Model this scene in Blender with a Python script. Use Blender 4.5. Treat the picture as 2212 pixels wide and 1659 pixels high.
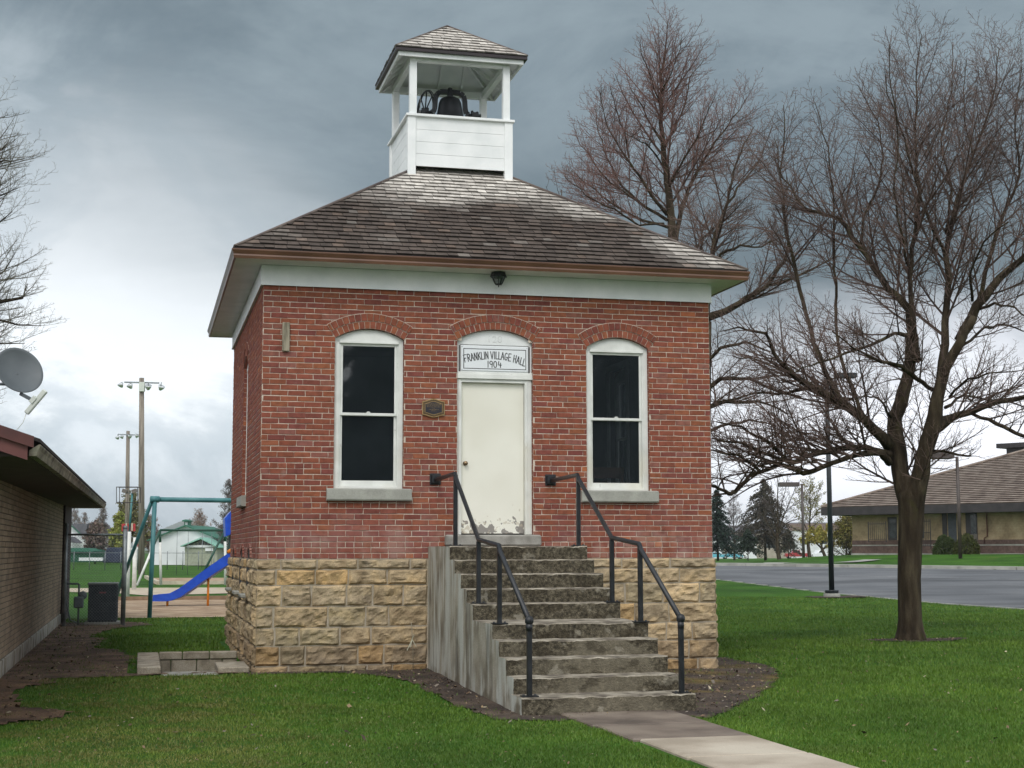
import bpy, bmesh, math, random
import numpy as np
from mathutils import Vector, Matrix, noise as mnoise
for o in list(bpy.data.objects): bpy.data.objects.remove(o)
R = math.radians
rnd = random.Random(7)
nr = np.random.RandomState(11)
scene = bpy.context.scene
# ------------------------------------------------------------------ camera
YAW, PITCH, ROLL, F0 = .2419, .1103, -.0015, 3224.2      # F0: focal length for a picture 2212 wide
CAM = Vector((-1.459, -19.446, 1.556))
FW = Vector((math.sin(YAW)*math.cos(PITCH), math.cos(YAW)*math.cos(PITCH), math.sin(PITCH)))
RT0 = Vector((math.cos(YAW), -math.sin(YAW), 0)); UP0 = RT0.cross(FW)
RT = RT0*math.cos(ROLL)+UP0*math.sin(ROLL); UP = -RT0*math.sin(ROLL)+UP0*math.cos(ROLL)
cd = bpy.data.cameras.new('camera'); cam = bpy.data.objects.new('camera', cd)
scene.collection.objects.link(cam); scene.camera = cam
cd.sensor_width = 36; cd.lens = 36*F0/2212; cd.clip_end = 12000; cd.clip_start = .05
m = Matrix((RT, UP, -FW)).transposed().to_4x4(); m.translation = CAM; cam.matrix_world = m
def at(X, Y, D):
    """world point at depth D metres on the sight line of survey pixel X, Y (2212 wide survey)"""
    return CAM + (FW + RT*((X-1106)/F0) - UP*((Y-829.5)/F0))*D
def rel(a, D):
    "ground position: lateral ratio a, distance D"
    f = Vector((math.sin(YAW), math.cos(YAW), 0)); return CAM.xy.to_3d() + f*D + RT0*(a*D)
# ------------------------------------------------------------------ world, sun
SUN_EL, SUN_AZ = R(48), R(205)      # azimuth clockwise from +y: behind the camera, a little to the left
w = bpy.data.worlds.new("World"); scene.world = w; w.use_nodes = True
def build_world():
    nt = w.node_tree; nt.nodes.clear(); N = nt.nodes.new; Lk = nt.links.new
    def M(op, a, b=None, c=None, clamp=False):
        n = N('ShaderNodeMath'); n.operation = op; n.use_clamp = clamp
        for i, v in enumerate((a, b, c)):
            if v is None: continue
            if isinstance(v, (int, float)): n.inputs[i].default_value = v
            else: Lk(v, n.inputs[i])
        return n.outputs[0]
    def SM(v, a, b, lo=0., hi=1., kind='SMOOTHSTEP'):
        n = N('ShaderNodeMapRange'); n.interpolation_type = kind
        for i, x in enumerate((v, a, b, lo, hi)):
            if isinstance(x, (int, float)): n.inputs[i].default_value = x
            else: Lk(x, n.inputs[i])
        return n.outputs[0]
    def mix(f, a, b):
        n = N('ShaderNodeMix'); n.data_type = 'RGBA'
        if isinstance(f, (int, float)): n.inputs[0].default_value = f
        else: Lk(f, n.inputs[0])
        for k, v in ((6, a), (7, b)):
            if isinstance(v, tuple): n.inputs[k].default_value = (*v, 1)
            else: Lk(v, n.inputs[k])
        return n.outputs[2]
    tc = N('ShaderNodeTexCoord'); sx = N('ShaderNodeSeparateXYZ'); Lk(tc.outputs['Generated'], sx.inputs[0])
    x, y, z = sx.outputs
    h = M('SQRT', M('ADD', M('MULTIPLY', x, x), M('MULTIPLY', y, y)))
    el = M('DIVIDE', z, M('MAXIMUM', h, .02)); az = M('SUBTRACT', M('ARCTAN2', x, y), YAW)
    def noise(scale, detail, dist=0., sc=(1, 1, 1), rough=.55):
        mp = N('ShaderNodeMapping'); mp.inputs['Scale'].default_value = sc; Lk(tc.outputs['Generated'], mp.inputs[0])
        n = N('ShaderNodeTexNoise'); n.inputs['Scale'].default_value = scale; n.inputs['Detail'].default_value = detail
        n.inputs['Distortion'].default_value = dist; n.inputs['Roughness'].default_value = rough
        Lk(mp.outputs[0], n.inputs['Vector']); return n.outputs['Fac']
    n1 = noise(3.2, 7, .5, (1, 1, 2.2)); n2 = noise(9, 8, .3, (1, 1, 2.5)); n3 = noise(2.6, 8, .8, (1, 1, 3.2), .6)
    n4 = noise(5.5, 9, .6, (1, 1, 1.7), .62)
    d1 = M('MULTIPLY', M('SUBTRACT', n1, .5), .14); d2 = M('MULTIPLY', M('SUBTRACT', n2, .5), .05)
    e2 = M('ADD', M('ADD', el, d1), d2)
    thr = SM(az, -.36, .02, .27, .165, 'LINEAR'); thr = M('SUBTRACT', thr, SM(az, .02, .2, 0, .035))
    soft = SM(az, -.3, .16, .16, .045)
    dark = SM(e2, M('SUBTRACT', thr, soft), M('ADD', thr, soft))
    # hard bright slit low under the storm cloud on the right
    slate = mix(SM(M('ADD', M('MULTIPLY', n3, .55), M('MULTIPLY', n4, .45)), .38, .62), (.150, .200, .232), (.270, .335, .372))
    slate = mix(SM(e2, .12, .34), (.125, .165, .185), slate)
    pale = mix(SM(n4, .36, .66), (.46, .55, .62), (.86, .93, .99))
    pale = mix(SM(az, .05, .2), pale, (1.20, 1.22, 1.30))
    gx = M('MULTIPLY', M('ADD', az, .235), 7.5); gy = M('MULTIPLY', M('SUBTRACT', el, .185), 9.); gg = M('ADD', M('ADD', M('MULTIPLY', gx, gx), M('MULTIPLY', gy, gy)), M('MULTIPLY', M('SUBTRACT', n4, .5), 6.))
    pale = mix(SM(gg, 1.3, 0.), pale, (1.05, 1.10, 1.14))
    front = mix(dark, pale, slate)
    top = mix(SM(n1, .3, .7), (.30, .36, .40), (.62, .68, .72))
    front = mix(SM(el, .45, 1.1), front, top)
    back = mix(SM(n1, .3, .7), (1.10, 1.16, 1.20), (1.55, 1.58, 1.6))
    allc = mix(SM(M('ABSOLUTE', az), .8, 1.9), front, back)
    sky = N('ShaderNodeTexSky'); sky.sky_type = 'NISHITA'; sky.sun_disc = False
    sky.sun_elevation = SUN_EL; sky.sun_rotation = SUN_AZ
    b1 = N('ShaderNodeBackground'); b1.inputs[1].default_value = .08; Lk(sky.outputs[0], b1.inputs[0])
    b2 = N('ShaderNodeBackground'); Lk(allc, b2.inputs[0]); b2.inputs[1].default_value = 1.0
    ms = N('ShaderNodeMixShader'); ms.inputs[0].default_value = .93
    Lk(b1.outputs[0], ms.inputs[1]); Lk(b2.outputs[0], ms.inputs[2])
    out = N('ShaderNodeOutputWorld'); Lk(ms.outputs[0], out.inputs[0])
build_world()
sl = bpy.data.lights.new('sun', 'SUN'); sl.energy = 1.2; sl.angle = R(22); sl.color = (1, .96, .9)
so = bpy.data.objects.new('sun', sl); scene.collection.objects.link(so)
sd = Vector((math.sin(SUN_AZ)*math.cos(SUN_EL), math.cos(SUN_AZ)*math.cos(SUN_EL), math.sin(SUN_EL)))
so.rotation_euler = sd.to_track_quat('Z', 'Y').to_euler()
scene.view_settings.view_transform = 'Standard'; scene.view_settings.look = 'None'
scene.view_settings.exposure = .16; scene.view_settings.gamma = 1

# ------------------------------------------------------------------ helpers
def srgb(r, g, b):
    f = lambda c: (c/255/12.92) if c/255 <= .04045 else ((c/255+.055)/1.055)**2.4
    return (f(r), f(g), f(b))
MATS = {}
def mat(name, cols, scale=5., detail=6, rough=.8, bump=0., bscale=40., attr=False, metal=0., spec=.5, stretch=(1, 1, 1),
        lo=.35, hi=.65, fine=0., fscale=90., extra=None, coat=0.):
    """procedural material: noise ramp between cols (times the piece tint when attr), fine speckle, bump"""
    mt = bpy.data.materials.new(name); mt.use_nodes = True; nt = mt.node_tree; N = nt.nodes.new; Lk = nt.links.new
    bs = nt.nodes['Principled BSDF']; tc = N('ShaderNodeTexCoord'); mp = N('ShaderNodeMapping')
    mp.inputs['Scale'].default_value = stretch; Lk(tc.outputs['Object'], mp.inputs[0])
    n = N('ShaderNodeTexNoise'); n.inputs['Scale'].default_value = scale; n.inputs['Detail'].default_value = detail
    Lk(mp.outputs[0], n.inputs['Vector'])
    cr = N('ShaderNodeValToRGB'); e = cr.color_ramp.elements
    while len(e) < len(cols): e.new(.5)
    for i, c in enumerate(cols):
        e[i].position = lo+(hi-lo)*i/max(1, len(cols)-1); e[i].color = (*c[:3], 1)
    Lk(n.outputs['Fac'], cr.inputs[0]); col = cr.outputs[0]
    def mul(c, fsock=None, color=None):
        x = N('ShaderNodeMix'); x.data_type = 'RGBA'; x.blend_type = 'MULTIPLY'; x.inputs[0].default_value = 1
        Lk(c, x.inputs[6]); Lk(fsock, x.inputs[7]); return x.outputs[2]
    if attr:
        a = N('ShaderNodeAttribute'); a.attribute_name = 'tint'; col = mul(col, a.outputs['Color'])
    if fine:
        f = N('ShaderNodeTexNoise'); f.inputs['Scale'].default_value = fscale; f.inputs['Detail'].default_value = 3
        Lk(tc.outputs['Object'], f.inputs['Vector'])
        mr = N('ShaderNodeMapRange'); mr.inputs[1].default_value = .3; mr.inputs[2].default_value = .7
        mr.inputs[3].default_value = 1-fine; mr.inputs[4].default_value = 1+fine
        Lk(f.outputs['Fac'], mr.inputs[0]); col = mul(col, mr.outputs[0])
    if extra: col = extra(nt, tc, col)
    Lk(col, bs.inputs['Base Color'])
    bs.inputs['Roughness'].default_value = rough; bs.inputs['Metallic'].default_value = metal
    bs.inputs['Specular IOR Level'].default_value = spec
    if coat: bs.inputs['Coat Weight'].default_value = coat; bs.inputs['Coat Roughness'].default_value = .1
    if bump:
        b = N('ShaderNodeTexNoise'); b.inputs['Scale'].default_value = bscale; b.inputs['Detail'].default_value = 6
        Lk(mp.outputs[0], b.inputs['Vector']); bn = N('ShaderNodeBump'); bn.inputs['Strength'].default_value = 1
        bn.inputs['Distance'].default_value = bump; Lk(b.outputs['Fac'], bn.inputs['Height']); Lk(bn.outputs[0], bs.inputs['Normal'])
    MATS[name] = mt; return mt
def stain(color, nscale, lo, hi, axis=None, a=0., b=1., stretch=(1, 1, 1), amount=1., detail=7):
    """a patch of other colour with a noisy outline; optional limit along an object axis from a (none) to b (full)"""
    def f(nt, tc, col):
        N = nt.nodes.new; Lk = nt.links.new
        mp = N('ShaderNodeMapping'); mp.inputs['Scale'].default_value = stretch; Lk(tc.outputs['Object'], mp.inputs[0])
        n = N('ShaderNodeTexNoise'); n.inputs['Scale'].default_value = nscale; n.inputs['Detail'].default_value = detail
        Lk(mp.outputs[0], n.inputs['Vector']); v = n.outputs['Fac']
        if axis is not None:
            s = N('ShaderNodeSeparateXYZ'); Lk(tc.outputs['Object'], s.inputs[0])
            r = N('ShaderNodeMapRange'); r.interpolation_type = 'SMOOTHSTEP'; Lk(s.outputs[axis], r.inputs[0])
            r.inputs[1].default_value = a; r.inputs[2].default_value = b; r.inputs[3].default_value = -.35; r.inputs[4].default_value = .0
            ad = N('ShaderNodeMath'); ad.operation = 'ADD'; Lk(v, ad.inputs[0]); Lk(r.outputs[0], ad.inputs[1]); v = ad.outputs[0]
        mr = N('ShaderNodeMapRange'); mr.interpolation_type = 'SMOOTHSTEP'; Lk(v, mr.inputs[0])
        mr.inputs[1].default_value = lo; mr.inputs[2].default_value = hi; mr.inputs[4].default_value = amount
        x = N('ShaderNodeMix'); x.data_type = 'RGBA'; Lk(mr.outputs[0], x.inputs[0]); Lk(col, x.inputs[6]); x.inputs[7].default_value = (*color, 1)
        return x.outputs[2]
    return f
def chain(*fs):
    def f(nt, tc, col):
        for g in fs: col = g(nt, tc, col)
        return col
    return f
def wloc(o):
    v = Vector((0, 0, 0))
    while o is not None: v = v+o.location; o = o.parent
    return v
class MB:
    "collects shapes in world coordinates; build() links them as one mesh object"
    def __init__(s): s.v = []; s.f = []; s.c = []; s.sm = []
    def add(s, vs, fs, col=(1, 1, 1), smooth=False):
        o = len(s.v); s.v += [tuple(p) for p in vs]; s.f += [tuple(i+o for i in f) for f in fs]
        s.c += [col]*len(fs); s.sm += [smooth]*len(fs); return s
    def box(s, a, b, col=(1, 1, 1)):
        x0, y0, z0 = a; x1, y1, z1 = b
        return s.add([(x0, y0, z0), (x1, y0, z0), (x1, y1, z0), (x0, y1, z0), (x0, y0, z1), (x1, y0, z1), (x1, y1, z1), (x0, y1, z1)],
              [(0, 3, 2, 1), (4, 5, 6, 7), (0, 1, 5, 4), (1, 2, 6, 5), (2, 3, 7, 6), (3, 0, 4, 7)], col)
    def obox(s, c, ax, ay, az, col=(1, 1, 1)):
        "box from centre and three half-axis vectors"
        c = Vector(c); ax, ay, az = Vector(ax), Vector(ay), Vector(az)
        vs = [c+ax*i+ay*j+az*k for k in (-1, 1) for i, j in ((-1, -1), (1, -1), (1, 1), (-1, 1))]
        return s.add(vs, [(0, 3, 2, 1), (4, 5, 6, 7), (0, 1, 5, 4), (1, 2, 6, 5), (2, 3, 7, 6), (3, 0, 4, 7)], col)
    def bar(s, p, q, w, h=None, up=(0, 0, 1), col=(1, 1, 1)):
        "square bar between two points"
        p, q = Vector(p), Vector(q); d = (q-p); u = Vector(up); h = h or w
        sd = d.cross(u)
        if sd.length < 1e-5: sd = Vector((1, 0, 0))
        sd.normalize(); u = sd.cross(d).normalized()
        return s.obox((p+q)/2, d/2, sd*w/2, u*h/2, col)
    def tube(s, pts, rad, n=8, col=(1, 1, 1), cap=True, smooth=True):
        pts = [Vector(p) for p in pts]
        if isinstance(rad, (int, float)): rad = [rad]*len(pts)
        o = len(s.v); ref = None; K = len(pts)
        for i, p in enumerate(pts):
            t = (pts[min(i+1, K-1)]-pts[max(i-1, 0)])
            t = t.normalized() if t.length > 1e-9 else Vector((0, 0, 1))
            if ref is None: ref = Vector((1, 0, 0)) if abs(t.x) < .8 else Vector((0, 1, 0))
            a = (ref-t*ref.dot(t)).normalized(); ref = a; b = t.cross(a)
            for k in range(n):
                an = 2*math.pi*k/n; s.v.append(tuple(p+(a*math.cos(an)+b*math.sin(an))*rad[i]))
        for i in range(K-1):
            for k in range(n):
                s.f.append((o+i*n+k, o+i*n+(k+1) % n, o+(i+1)*n+(k+1) % n, o+(i+1)*n+k)); s.c.append(col); s.sm.append(smooth)
        if cap:
            s.f.append(tuple(o+k for k in reversed(range(n)))); s.c.append(col); s.sm.append(False)
            s.f.append(tuple(o+(K-1)*n+k for k in range(n))); s.c.append(col); s.sm.append(False)
        return s
    def lathe(s, prof, c, n=16, axis=(0, 0, 1), col=(1, 1, 1), smooth=True):
        "profile of (radius, height)"
        c = Vector(c); t = Vector(axis).normalized(); r = Vector((1, 0, 0)) if abs(t.x) < .8 else Vector((0, 1, 0))
        a = (r-t*r.dot(t)).normalized(); b = t.cross(a); o = len(s.v)
        for (rr, hh) in prof:
            for k in range(n):
                an = 2*math.pi*k/n; s.v.append(tuple(c+t*hh+(a*math.cos(an)+b*math.sin(an))*rr))
        for i in range(len(prof)-1):
            for k in range(n):
                s.f.append((o+i*n+k, o+i*n+(k+1) % n, o+(i+1)*n+(k+1) % n, o+(i+1)*n+k)); s.c.append(col); s.sm.append(smooth)
        return s
    def prism(s, poly, fn, d0, d1, col=(1, 1, 1)):
        "2-D polygon extruded: fn(u, v, d) -> world"
        n = len(poly); vs = [fn(u, v, d0) for u, v in poly]+[fn(u, v, d1) for u, v in poly]
        fs = [tuple(range(n)), tuple(reversed(range(n, 2*n)))]+[(i, i+n, (i+1) % n+n, (i+1) % n) for i in range(n)]
        return s.add(vs, fs, col)
    def build(s, name, m, parent=None, bevel=0., fixn=True, seg=1):
        off = wloc(parent) if parent is not None else Vector((0, 0, 0))
        me = bpy.data.meshes.new(name)
        me.from_pydata([(x-off.x, y-off.y, z-off.z) for x, y, z in s.v], [], s.f)
        me.materials.append(m)
        me.polygons.foreach_set('use_smooth', s.sm)
        if any(c != (1, 1, 1) for c in s.c):
            at_ = me.attributes.new('tint', 'FLOAT_COLOR', 'CORNER'); arr = np.ones((len(me.loops), 4), np.float32)
            reps = np.array([len(f) for f in s.f]); arr[:, :3] = np.repeat(np.array(s.c, np.float32), reps, axis=0)
            at_.data.foreach_set('color', arr.ravel())
        else:
            at_ = me.attributes.new('tint', 'FLOAT_COLOR', 'CORNER'); at_.data.foreach_set('color', np.ones(len(me.loops)*4, np.float32))
        if fixn and len(s.f) < 60000:
            bm = bmesh.new(); bm.from_mesh(me); bmesh.ops.recalc_face_normals(bm, faces=bm.faces); bm.to_mesh(me); bm.free()
        me.update()
        o = bpy.data.objects.new(name, me); scene.collection.objects.link(o); o.parent = parent
        if bevel:
            b = o.modifiers.new('bevel', 'BEVEL'); b.width = bevel; b.segments = seg; b.limit_method = 'ANGLE'
        return o
def npmesh(name, V, Fc, m, parent=None, tint=None, smooth=False, nper=4):
    off = wloc(parent) if parent is not None else Vector((0, 0, 0))
    V = np.asarray(V, np.float32)-np.array(off, np.float32); Fc = np.asarray(Fc, np.int32)
    me = bpy.data.meshes.new(name); me.vertices.add(len(V)); me.vertices.foreach_set('co', V.ravel())
    nf = len(Fc); k = Fc.shape[1]; me.loops.add(nf*k); me.loops.foreach_set('vertex_index', Fc.ravel())
    me.polygons.add(nf); me.polygons.foreach_set('loop_start', np.arange(nf, dtype=np.int32)*k)
    me.polygons.foreach_set('loop_total', np.full(nf, k, np.int32))
    me.polygons.foreach_set('use_smooth', np.full(nf, smooth)); me.materials.append(m)
    a = me.attributes.new('tint', 'FLOAT_COLOR', 'CORNER'); arr = np.ones((nf*k, 4), np.float32)
    if tint is not None: arr[:, :3] = np.repeat(tint, k, axis=0)
    a.data.foreach_set('color', arr.ravel()); me.update(calc_edges=True)
    o = bpy.data.objects.new(name, me); scene.collection.objects.link(o); o.parent = parent; return o
def thing(name, label, cat, loc=(0, 0, 0), group=None):
    o = bpy.data.objects.new(name, None); scene.collection.objects.link(o); o.location = loc; o.empty_display_size = .2
    o['label'] = label; o['category'] = cat
    if group: o['group'] = group
    return o
def tag(o, label, cat, group=None, kind=None):
    if kind: o['kind'] = kind
    if label: o['label'] = label
    if cat: o['category'] = cat
    if group: o['group'] = group
    return o
def center(o):
    "move a single-mesh thing's origin to its base"
    vs = np.array([v.co for v in o.data.vertices]); c = (vs.min(0)+vs.max(0))/2; c[2] = vs[:, 2].min()
    o.data.transform(Matrix.Translation(-Vector(c))); o.location = Vector(c); return o
def copy_tree(o, parent=None, loc=None, rz=None, label=None):
    c = o.copy(); scene.collection.objects.link(c); c.parent = parent
    if loc is not None: c.location = loc
    if rz is not None: c.rotation_euler.z = rz
    if label: c['label'] = label
    for ch in list(o.children): copy_tree(ch, c)
    return c
def jit(a): return rnd.uniform(-a, a)
def mulc(c, k): return (c[0]*k, c[1]*k, c[2]*k)
def sstep(t): t = max(0., min(1., t)); return t*t*(3-2*t)

# ------------------------------------------------------------------ terrain
KA, KB = Vector((10., 73.9)), Vector((75., 10.0))           # far kerb line
KD = (KB-KA).normalized(); KN = Vector((-KD.y, KD.x))        # KN points away from the camera
if KN.y < 0: KN = -KN
BA, BB = Vector((44.8, 72.8)), Vector((57.0, 50.8))          # front wall line of the low tan building
BD = (BB-BA).normalized(); BN = Vector((BD.y, -BD.x))
if BN.y > 0: BN = -BN                                        # towards the camera
def base_z(D):
    return float(np.interp(D, [0, 44, 52, 66, 80, 90, 130, 220, 372, 900], [-.07, -.07, .05, .42, .66, .58, .34, -.12, -.86, -1.6]))
def ground_z(x, y, cut=True):
    near = -.07*max(sstep((x-2)/4), sstep(-y/5))
    dx, dy = x-CAM.x, y-CAM.y
    D = dx*math.sin(YAW)+dy*math.cos(YAW); u = dx*math.cos(YAW)-dy*math.sin(YAW)
    z = near
    if D > 44:
        wgt = sstep((u+4)/10); z = near*(1-wgt)+base_z(D)*wgt
        p = Vector((x, y))-BA; along = p.dot(BD); out = p.dot(BN)
        al = sstep((along+5)/6)
        z += wgt*al*.58*sstep(1-(out-1)/13)*sstep((D-66)/16)
        k = (Vector((x, y))-KA).dot(KN)
        if x > 15: z += .12*sstep((k+.4)/.8)*wgt*sstep((30-k)/20)
    if -1.3 < x < -.02 and .45 < y < 2.65: z -= .75
    if cut and x > 22.0 and (Vector((x, y))-KA).dot(KN) < .2: z -= .18
    return z
def road_z(x, y): return ground_z(x, y, False)-(.12*sstep(((Vector((x, y))-KA).dot(KN)+.4)/.8) if x > 15 else 0)

GRASS = mat('lawn', [srgb(40, 72, 16), srgb(54, 92, 22), srgb(68, 108, 28)], scale=.35, detail=9, rough=.9, bump=.03, bscale=60, lo=.3, hi=.7, fine=.35, fscale=60, spec=.2,
    extra=chain(stain(srgb(98, 92, 50), .8, .60, .74, amount=.45, detail=10)))
BLADE = mat('grass_blade', [(.8, .8, .8), (1.1, 1.1, 1.1)], scale=1.2, rough=.55, attr=True, spec=.3)
xs = np.unique(np.concatenate([[-3500, -2000, -1000, -500, -250, -120], np.arange(-60, -6, 4), np.arange(-6, 20.5, .5), [20.7, 21.5, 21.6, 22.05], np.arange(23, 82, 1.), [90, 100, 120, 150, 200, 300, 500, 800, 1500, 3500]]))
ys = np.unique(np.concatenate([[-60, -40, -30], np.arange(-22, 12, .5), np.arange(12, 90, 1.), np.arange(90, 200, 6), [220, 260, 300, 350, 400, 500, 700, 1000, 2000, 3500, 5000]]))
def build_ground():
    nx, ny = len(xs), len(ys); V = [(x, y, ground_z(x, y)) for y in ys for x in xs]
    Fc = [(j*nx+i, j*nx+i+1, (j+1)*nx+i+1, (j+1)*nx+i) for j in range(ny-1) for i in range(nx-1)]
    o = npmesh('ground', V, Fc, GRASS, smooth=True); o['kind'] = 'structure'
build_ground()
ASPH = mat('asphalt', [srgb(78, 80, 84), srgb(96, 98, 102), srgb(112, 113, 116)], scale=.25, detail=9, rough=.85, bump=.004, bscale=150, lo=.3, hi=.7, fine=.15, fscale=40, stretch=(1, 1, 1),
    extra=stain(srgb(66, 67, 70), .12, .5, .62, stretch=(1, 3, 1), amount=.6))
def build_road():
    V = []; n, mm = 46, 60
    for j in range(mm+1):
        t = j/mm; a = Vector((21.6, -14+t*76.2)); b = KB+(KA+KD*15.5-KB)*t
        for i in range(n+1):
            p = a.lerp(b, i/n); V.append((p.x, p.y, road_z(p.x, p.y)+.012))
    Fc = [(j*(n+1)+i, j*(n+1)+i+1, (j+1)*(n+1)+i+1, (j+1)*(n+1)+i) for j in range(mm) for i in range(n)]
    o = npmesh('road', V, Fc, ASPH, smooth=True); o['kind'] = 'structure'
    # faint worn parking lines
    mk = MB()
    for c0, c1, wd in (((24, 44), (46, 21), .12), ((27, 50), (52, 25), .10), ((30, 31), (36, 25), .1), ((33, 36), (40, 29), .1)):
        c0, c1 = Vector(c0), Vector(c1); d = (c1-c0).normalized(); nn = Vector((-d.y, d.x))*wd/2; K = 24
        for i in range(K):
            if rnd.random() < .25: continue
            p, q = c0.lerp(c1, i/K), c0.lerp(c1, (i+.95)/K)
            vs = [(v.x, v.y, road_z(v.x, v.y)+.03) for v in (p-nn, q-nn, q+nn, p+nn)]
            mk.add(vs, [(0, 1, 2, 3)])
    o = mk.build('road_markings', mat('worn_line_paint', [srgb(120, 121, 123), srgb(160, 160, 160)], scale=3, rough=.9)); o['kind'] = 'structure'
    # concrete kerb and pavement behind it
    CK = mat('kerb_concrete', [srgb(130, 130, 124), srgb(160, 160, 152)], scale=1.5, rough=.9, bump=.003, fine=.12)
    kb, pv = MB(), MB(); K = 90; a = KA+KD*8; b = KB
    for i in range(K):
        p, q = a.lerp(b, i/K), a.lerp(b, (i+1)/K)
        if i % 3 == 2: q = q-(q-p)*.03
        for mb_, o0, o1, zz, dz in ((kb, 0, .28, .15, -.3), (pv, .28, 1.7, .155, -.2)):
            vs = []
            for pt in (p, q):
                zr = road_z(pt.x, pt.y)
                for off, h in ((o0, dz), (o0, zz), (o1, zz), (o1, dz)):
                    s_ = pt+KN*off; vs.append((s_.x, s_.y, zr+h))
            mb_.add(vs, [(0, 4, 5, 1), (1, 5, 6, 2), (2, 6, 7, 3), (0, 1, 2, 3), (4, 7, 6, 5)])
    kb.build('kerb', CK)['kind'] = 'structure'; pv.build('pavement', CK)['kind'] = 'structure'
    # thin concrete edging along the near side of the road
    eg = MB()
    for i in range(60):
        y0 = -12+i*1.2; eg.box((21.42, y0, ground_z(20.6, y0)-.05), (21.6, y0+1.19, ground_z(20.6, y0)+.03))
    eg.build('road_edging', CK)['kind'] = 'structure'
    # path of pale concrete across the far lawn to the tan building's door
    pth = MB(); A = at(1650, 1213, 78); B = at(1885, 1200, 88)
    A, B = Vector((A.x, A.y)), Vector((B.x, B.y)); nn = Vector((-(B-A).y, (B-A).x)).normalized()*.6
    for i in range(12):
        p, q = A.lerp(B, i/12), A.lerp(B, (i+1)/12)
        pth.add([(v.x, v.y, ground_z(v.x, v.y)+.06) for v in (p-nn, q-nn, q+nn, p+nn)], [(0, 1, 2, 3)])
    pth.build('path', CK)['kind'] = 'structure'
build_road()

def in_poly(x, y, poly):
    c = False; n = len(poly)
    for i in range(n):
        x0, y0 = poly[i]; x1, y1 = poly[i-1]
        if (y0 > y) != (y1 > y) and x < (x1-x0)*(y-y0)/(y1-y0)+x0: c = not c
    return c
DIRT = mat('bare_dirt', [srgb(40, 30, 25), srgb(62, 50, 42), srgb(86, 72, 60)], scale=2.2, detail=10, rough=.95, bump=.02, bscale=30, lo=.3, hi=.7, fine=.4, fscale=70, attr=True)
BEDS = {
 'soil_bed': [(-.15, .2), (-.15, -.28), (.5, -.25), (1.05, -.42), (1.5, -.9), (1.68, -1.8), (1.70, -2.9), (1.78, -4.45), (1.86, -5.3), (2.4, -5.55), (2.6, -5.4), (3.7, -5.4), (3.85, -5.75), (4.7, -4.6), (5.6, -3.1), (6.6, -1.3), (7.1, .2), (7.0, 1.7), (6.3, 2.3), (5.5, .4), (2.6, .4)],
 'dirt_strip': [(-3.3, -5.6), (-2.9, -4.9), (-2.5, -4.35), (-2.1, -4.1), (-2.05, -3.8), (-2.4, -3.4), (-2.75, -3.0), (-2.72, -1.6), (-2.45, -.3), (-1.6, -.2), (-1.3, .15), (-.2, -.05), (-.1, 1.0), (-1.5, 1.3), (-1.6, 4.2), (-2.1, 5.8), (-2.1, 7.5), (-2.3, 9.5), (-1.9, 11.5), (-1.3, 12.6), (-1.3, 13.9), (-3.3, 14.2)],
 'tree_soil': [(12.0+.9*math.cos(a)*(1+.25*math.sin(3*a)), 4.9+.55*math.sin(a)*(1+.2*math.cos(2*a))) for a in [k*.35 for k in range(18)]],
 'post_soil': [(20.3+1.0*math.cos(a), 25.2+.8*math.sin(a)*(1+.3*math.cos(2*a))) for a in [k*.4 for k in range(16)]],
}
def patch(name, poly, m, cell=.06, zoff=.008, amp=.10, tintf=None):
    px = [p[0] for p in poly]; py = [p[1] for p in poly]; mb = {}; V = []; Fc = []; T = []
    def vid(i, j):
        if (i, j) not in mb:
            x, y = i*cell, j*cell; mb[(i, j)] = len(V)
            V.append((x, y, ground_z(x, y)+zoff+.012*mnoise.noise(Vector((x*2.5, y*2.5, 3)))+.006*mnoise.noise(Vector((x*11, y*11, 1)))))
        return mb[(i, j)]
    for i in range(int(min(px)/cell)-3, int(max(px)/cell)+4):
        for j in range(int(min(py)/cell)-3, int(max(py)/cell)+4):
            x, y = (i+.5)*cell, (j+.5)*cell
            q = mnoise.noise_vector(Vector((x*1.7, y*1.7, 5)))*amp+mnoise.noise_vector(Vector((x*7, y*7, 9)))*amp*.35
            if -1.6 < x < 0 and .2 < y < 2.9: continue
            if in_poly(x+q.x, y+q.y, poly):
                Fc.append((vid(i, j), vid(i+1, j), vid(i+1, j+1), vid(i, j+1)))
                T.append(tintf(x, y) if tintf else (1, 1, 1))
    o = npmesh(name, V, Fc, m, tint=np.array(T, np.float32), smooth=True); o['kind'] = 'structure'; return o
def moss(x, y):
    k = max(0, mnoise.noise(Vector((x*1.3, y*1.3, 2)))+.15)*2.2 if (x > 3.9 and -3.5 < y < .5) else 0
    k = min(1, k); return (1*(1-k)+1.5*k, 1*(1-k)+1.5*k, 1*(1-k)+.45*k)
patch('soil_bed', BEDS['soil_bed'], DIRT, tintf=moss, zoff=.012)
patch('dirt_strip', BEDS['dirt_strip'], DIRT, cell=.08, zoff=.014, amp=.22, tintf=lambda x, y: (2.0, 1.85, 1.65) if y > -.3 else (2.2, 1.85, 1.45))
patch('dirt_strip', BEDS['tree_soil'], DIRT, zoff=.02, tintf=lambda x, y: (.8, .75, .7)); patch('dirt_strip', BEDS['post_soil'], DIRT, cell=.15, zoff=.03)
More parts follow.
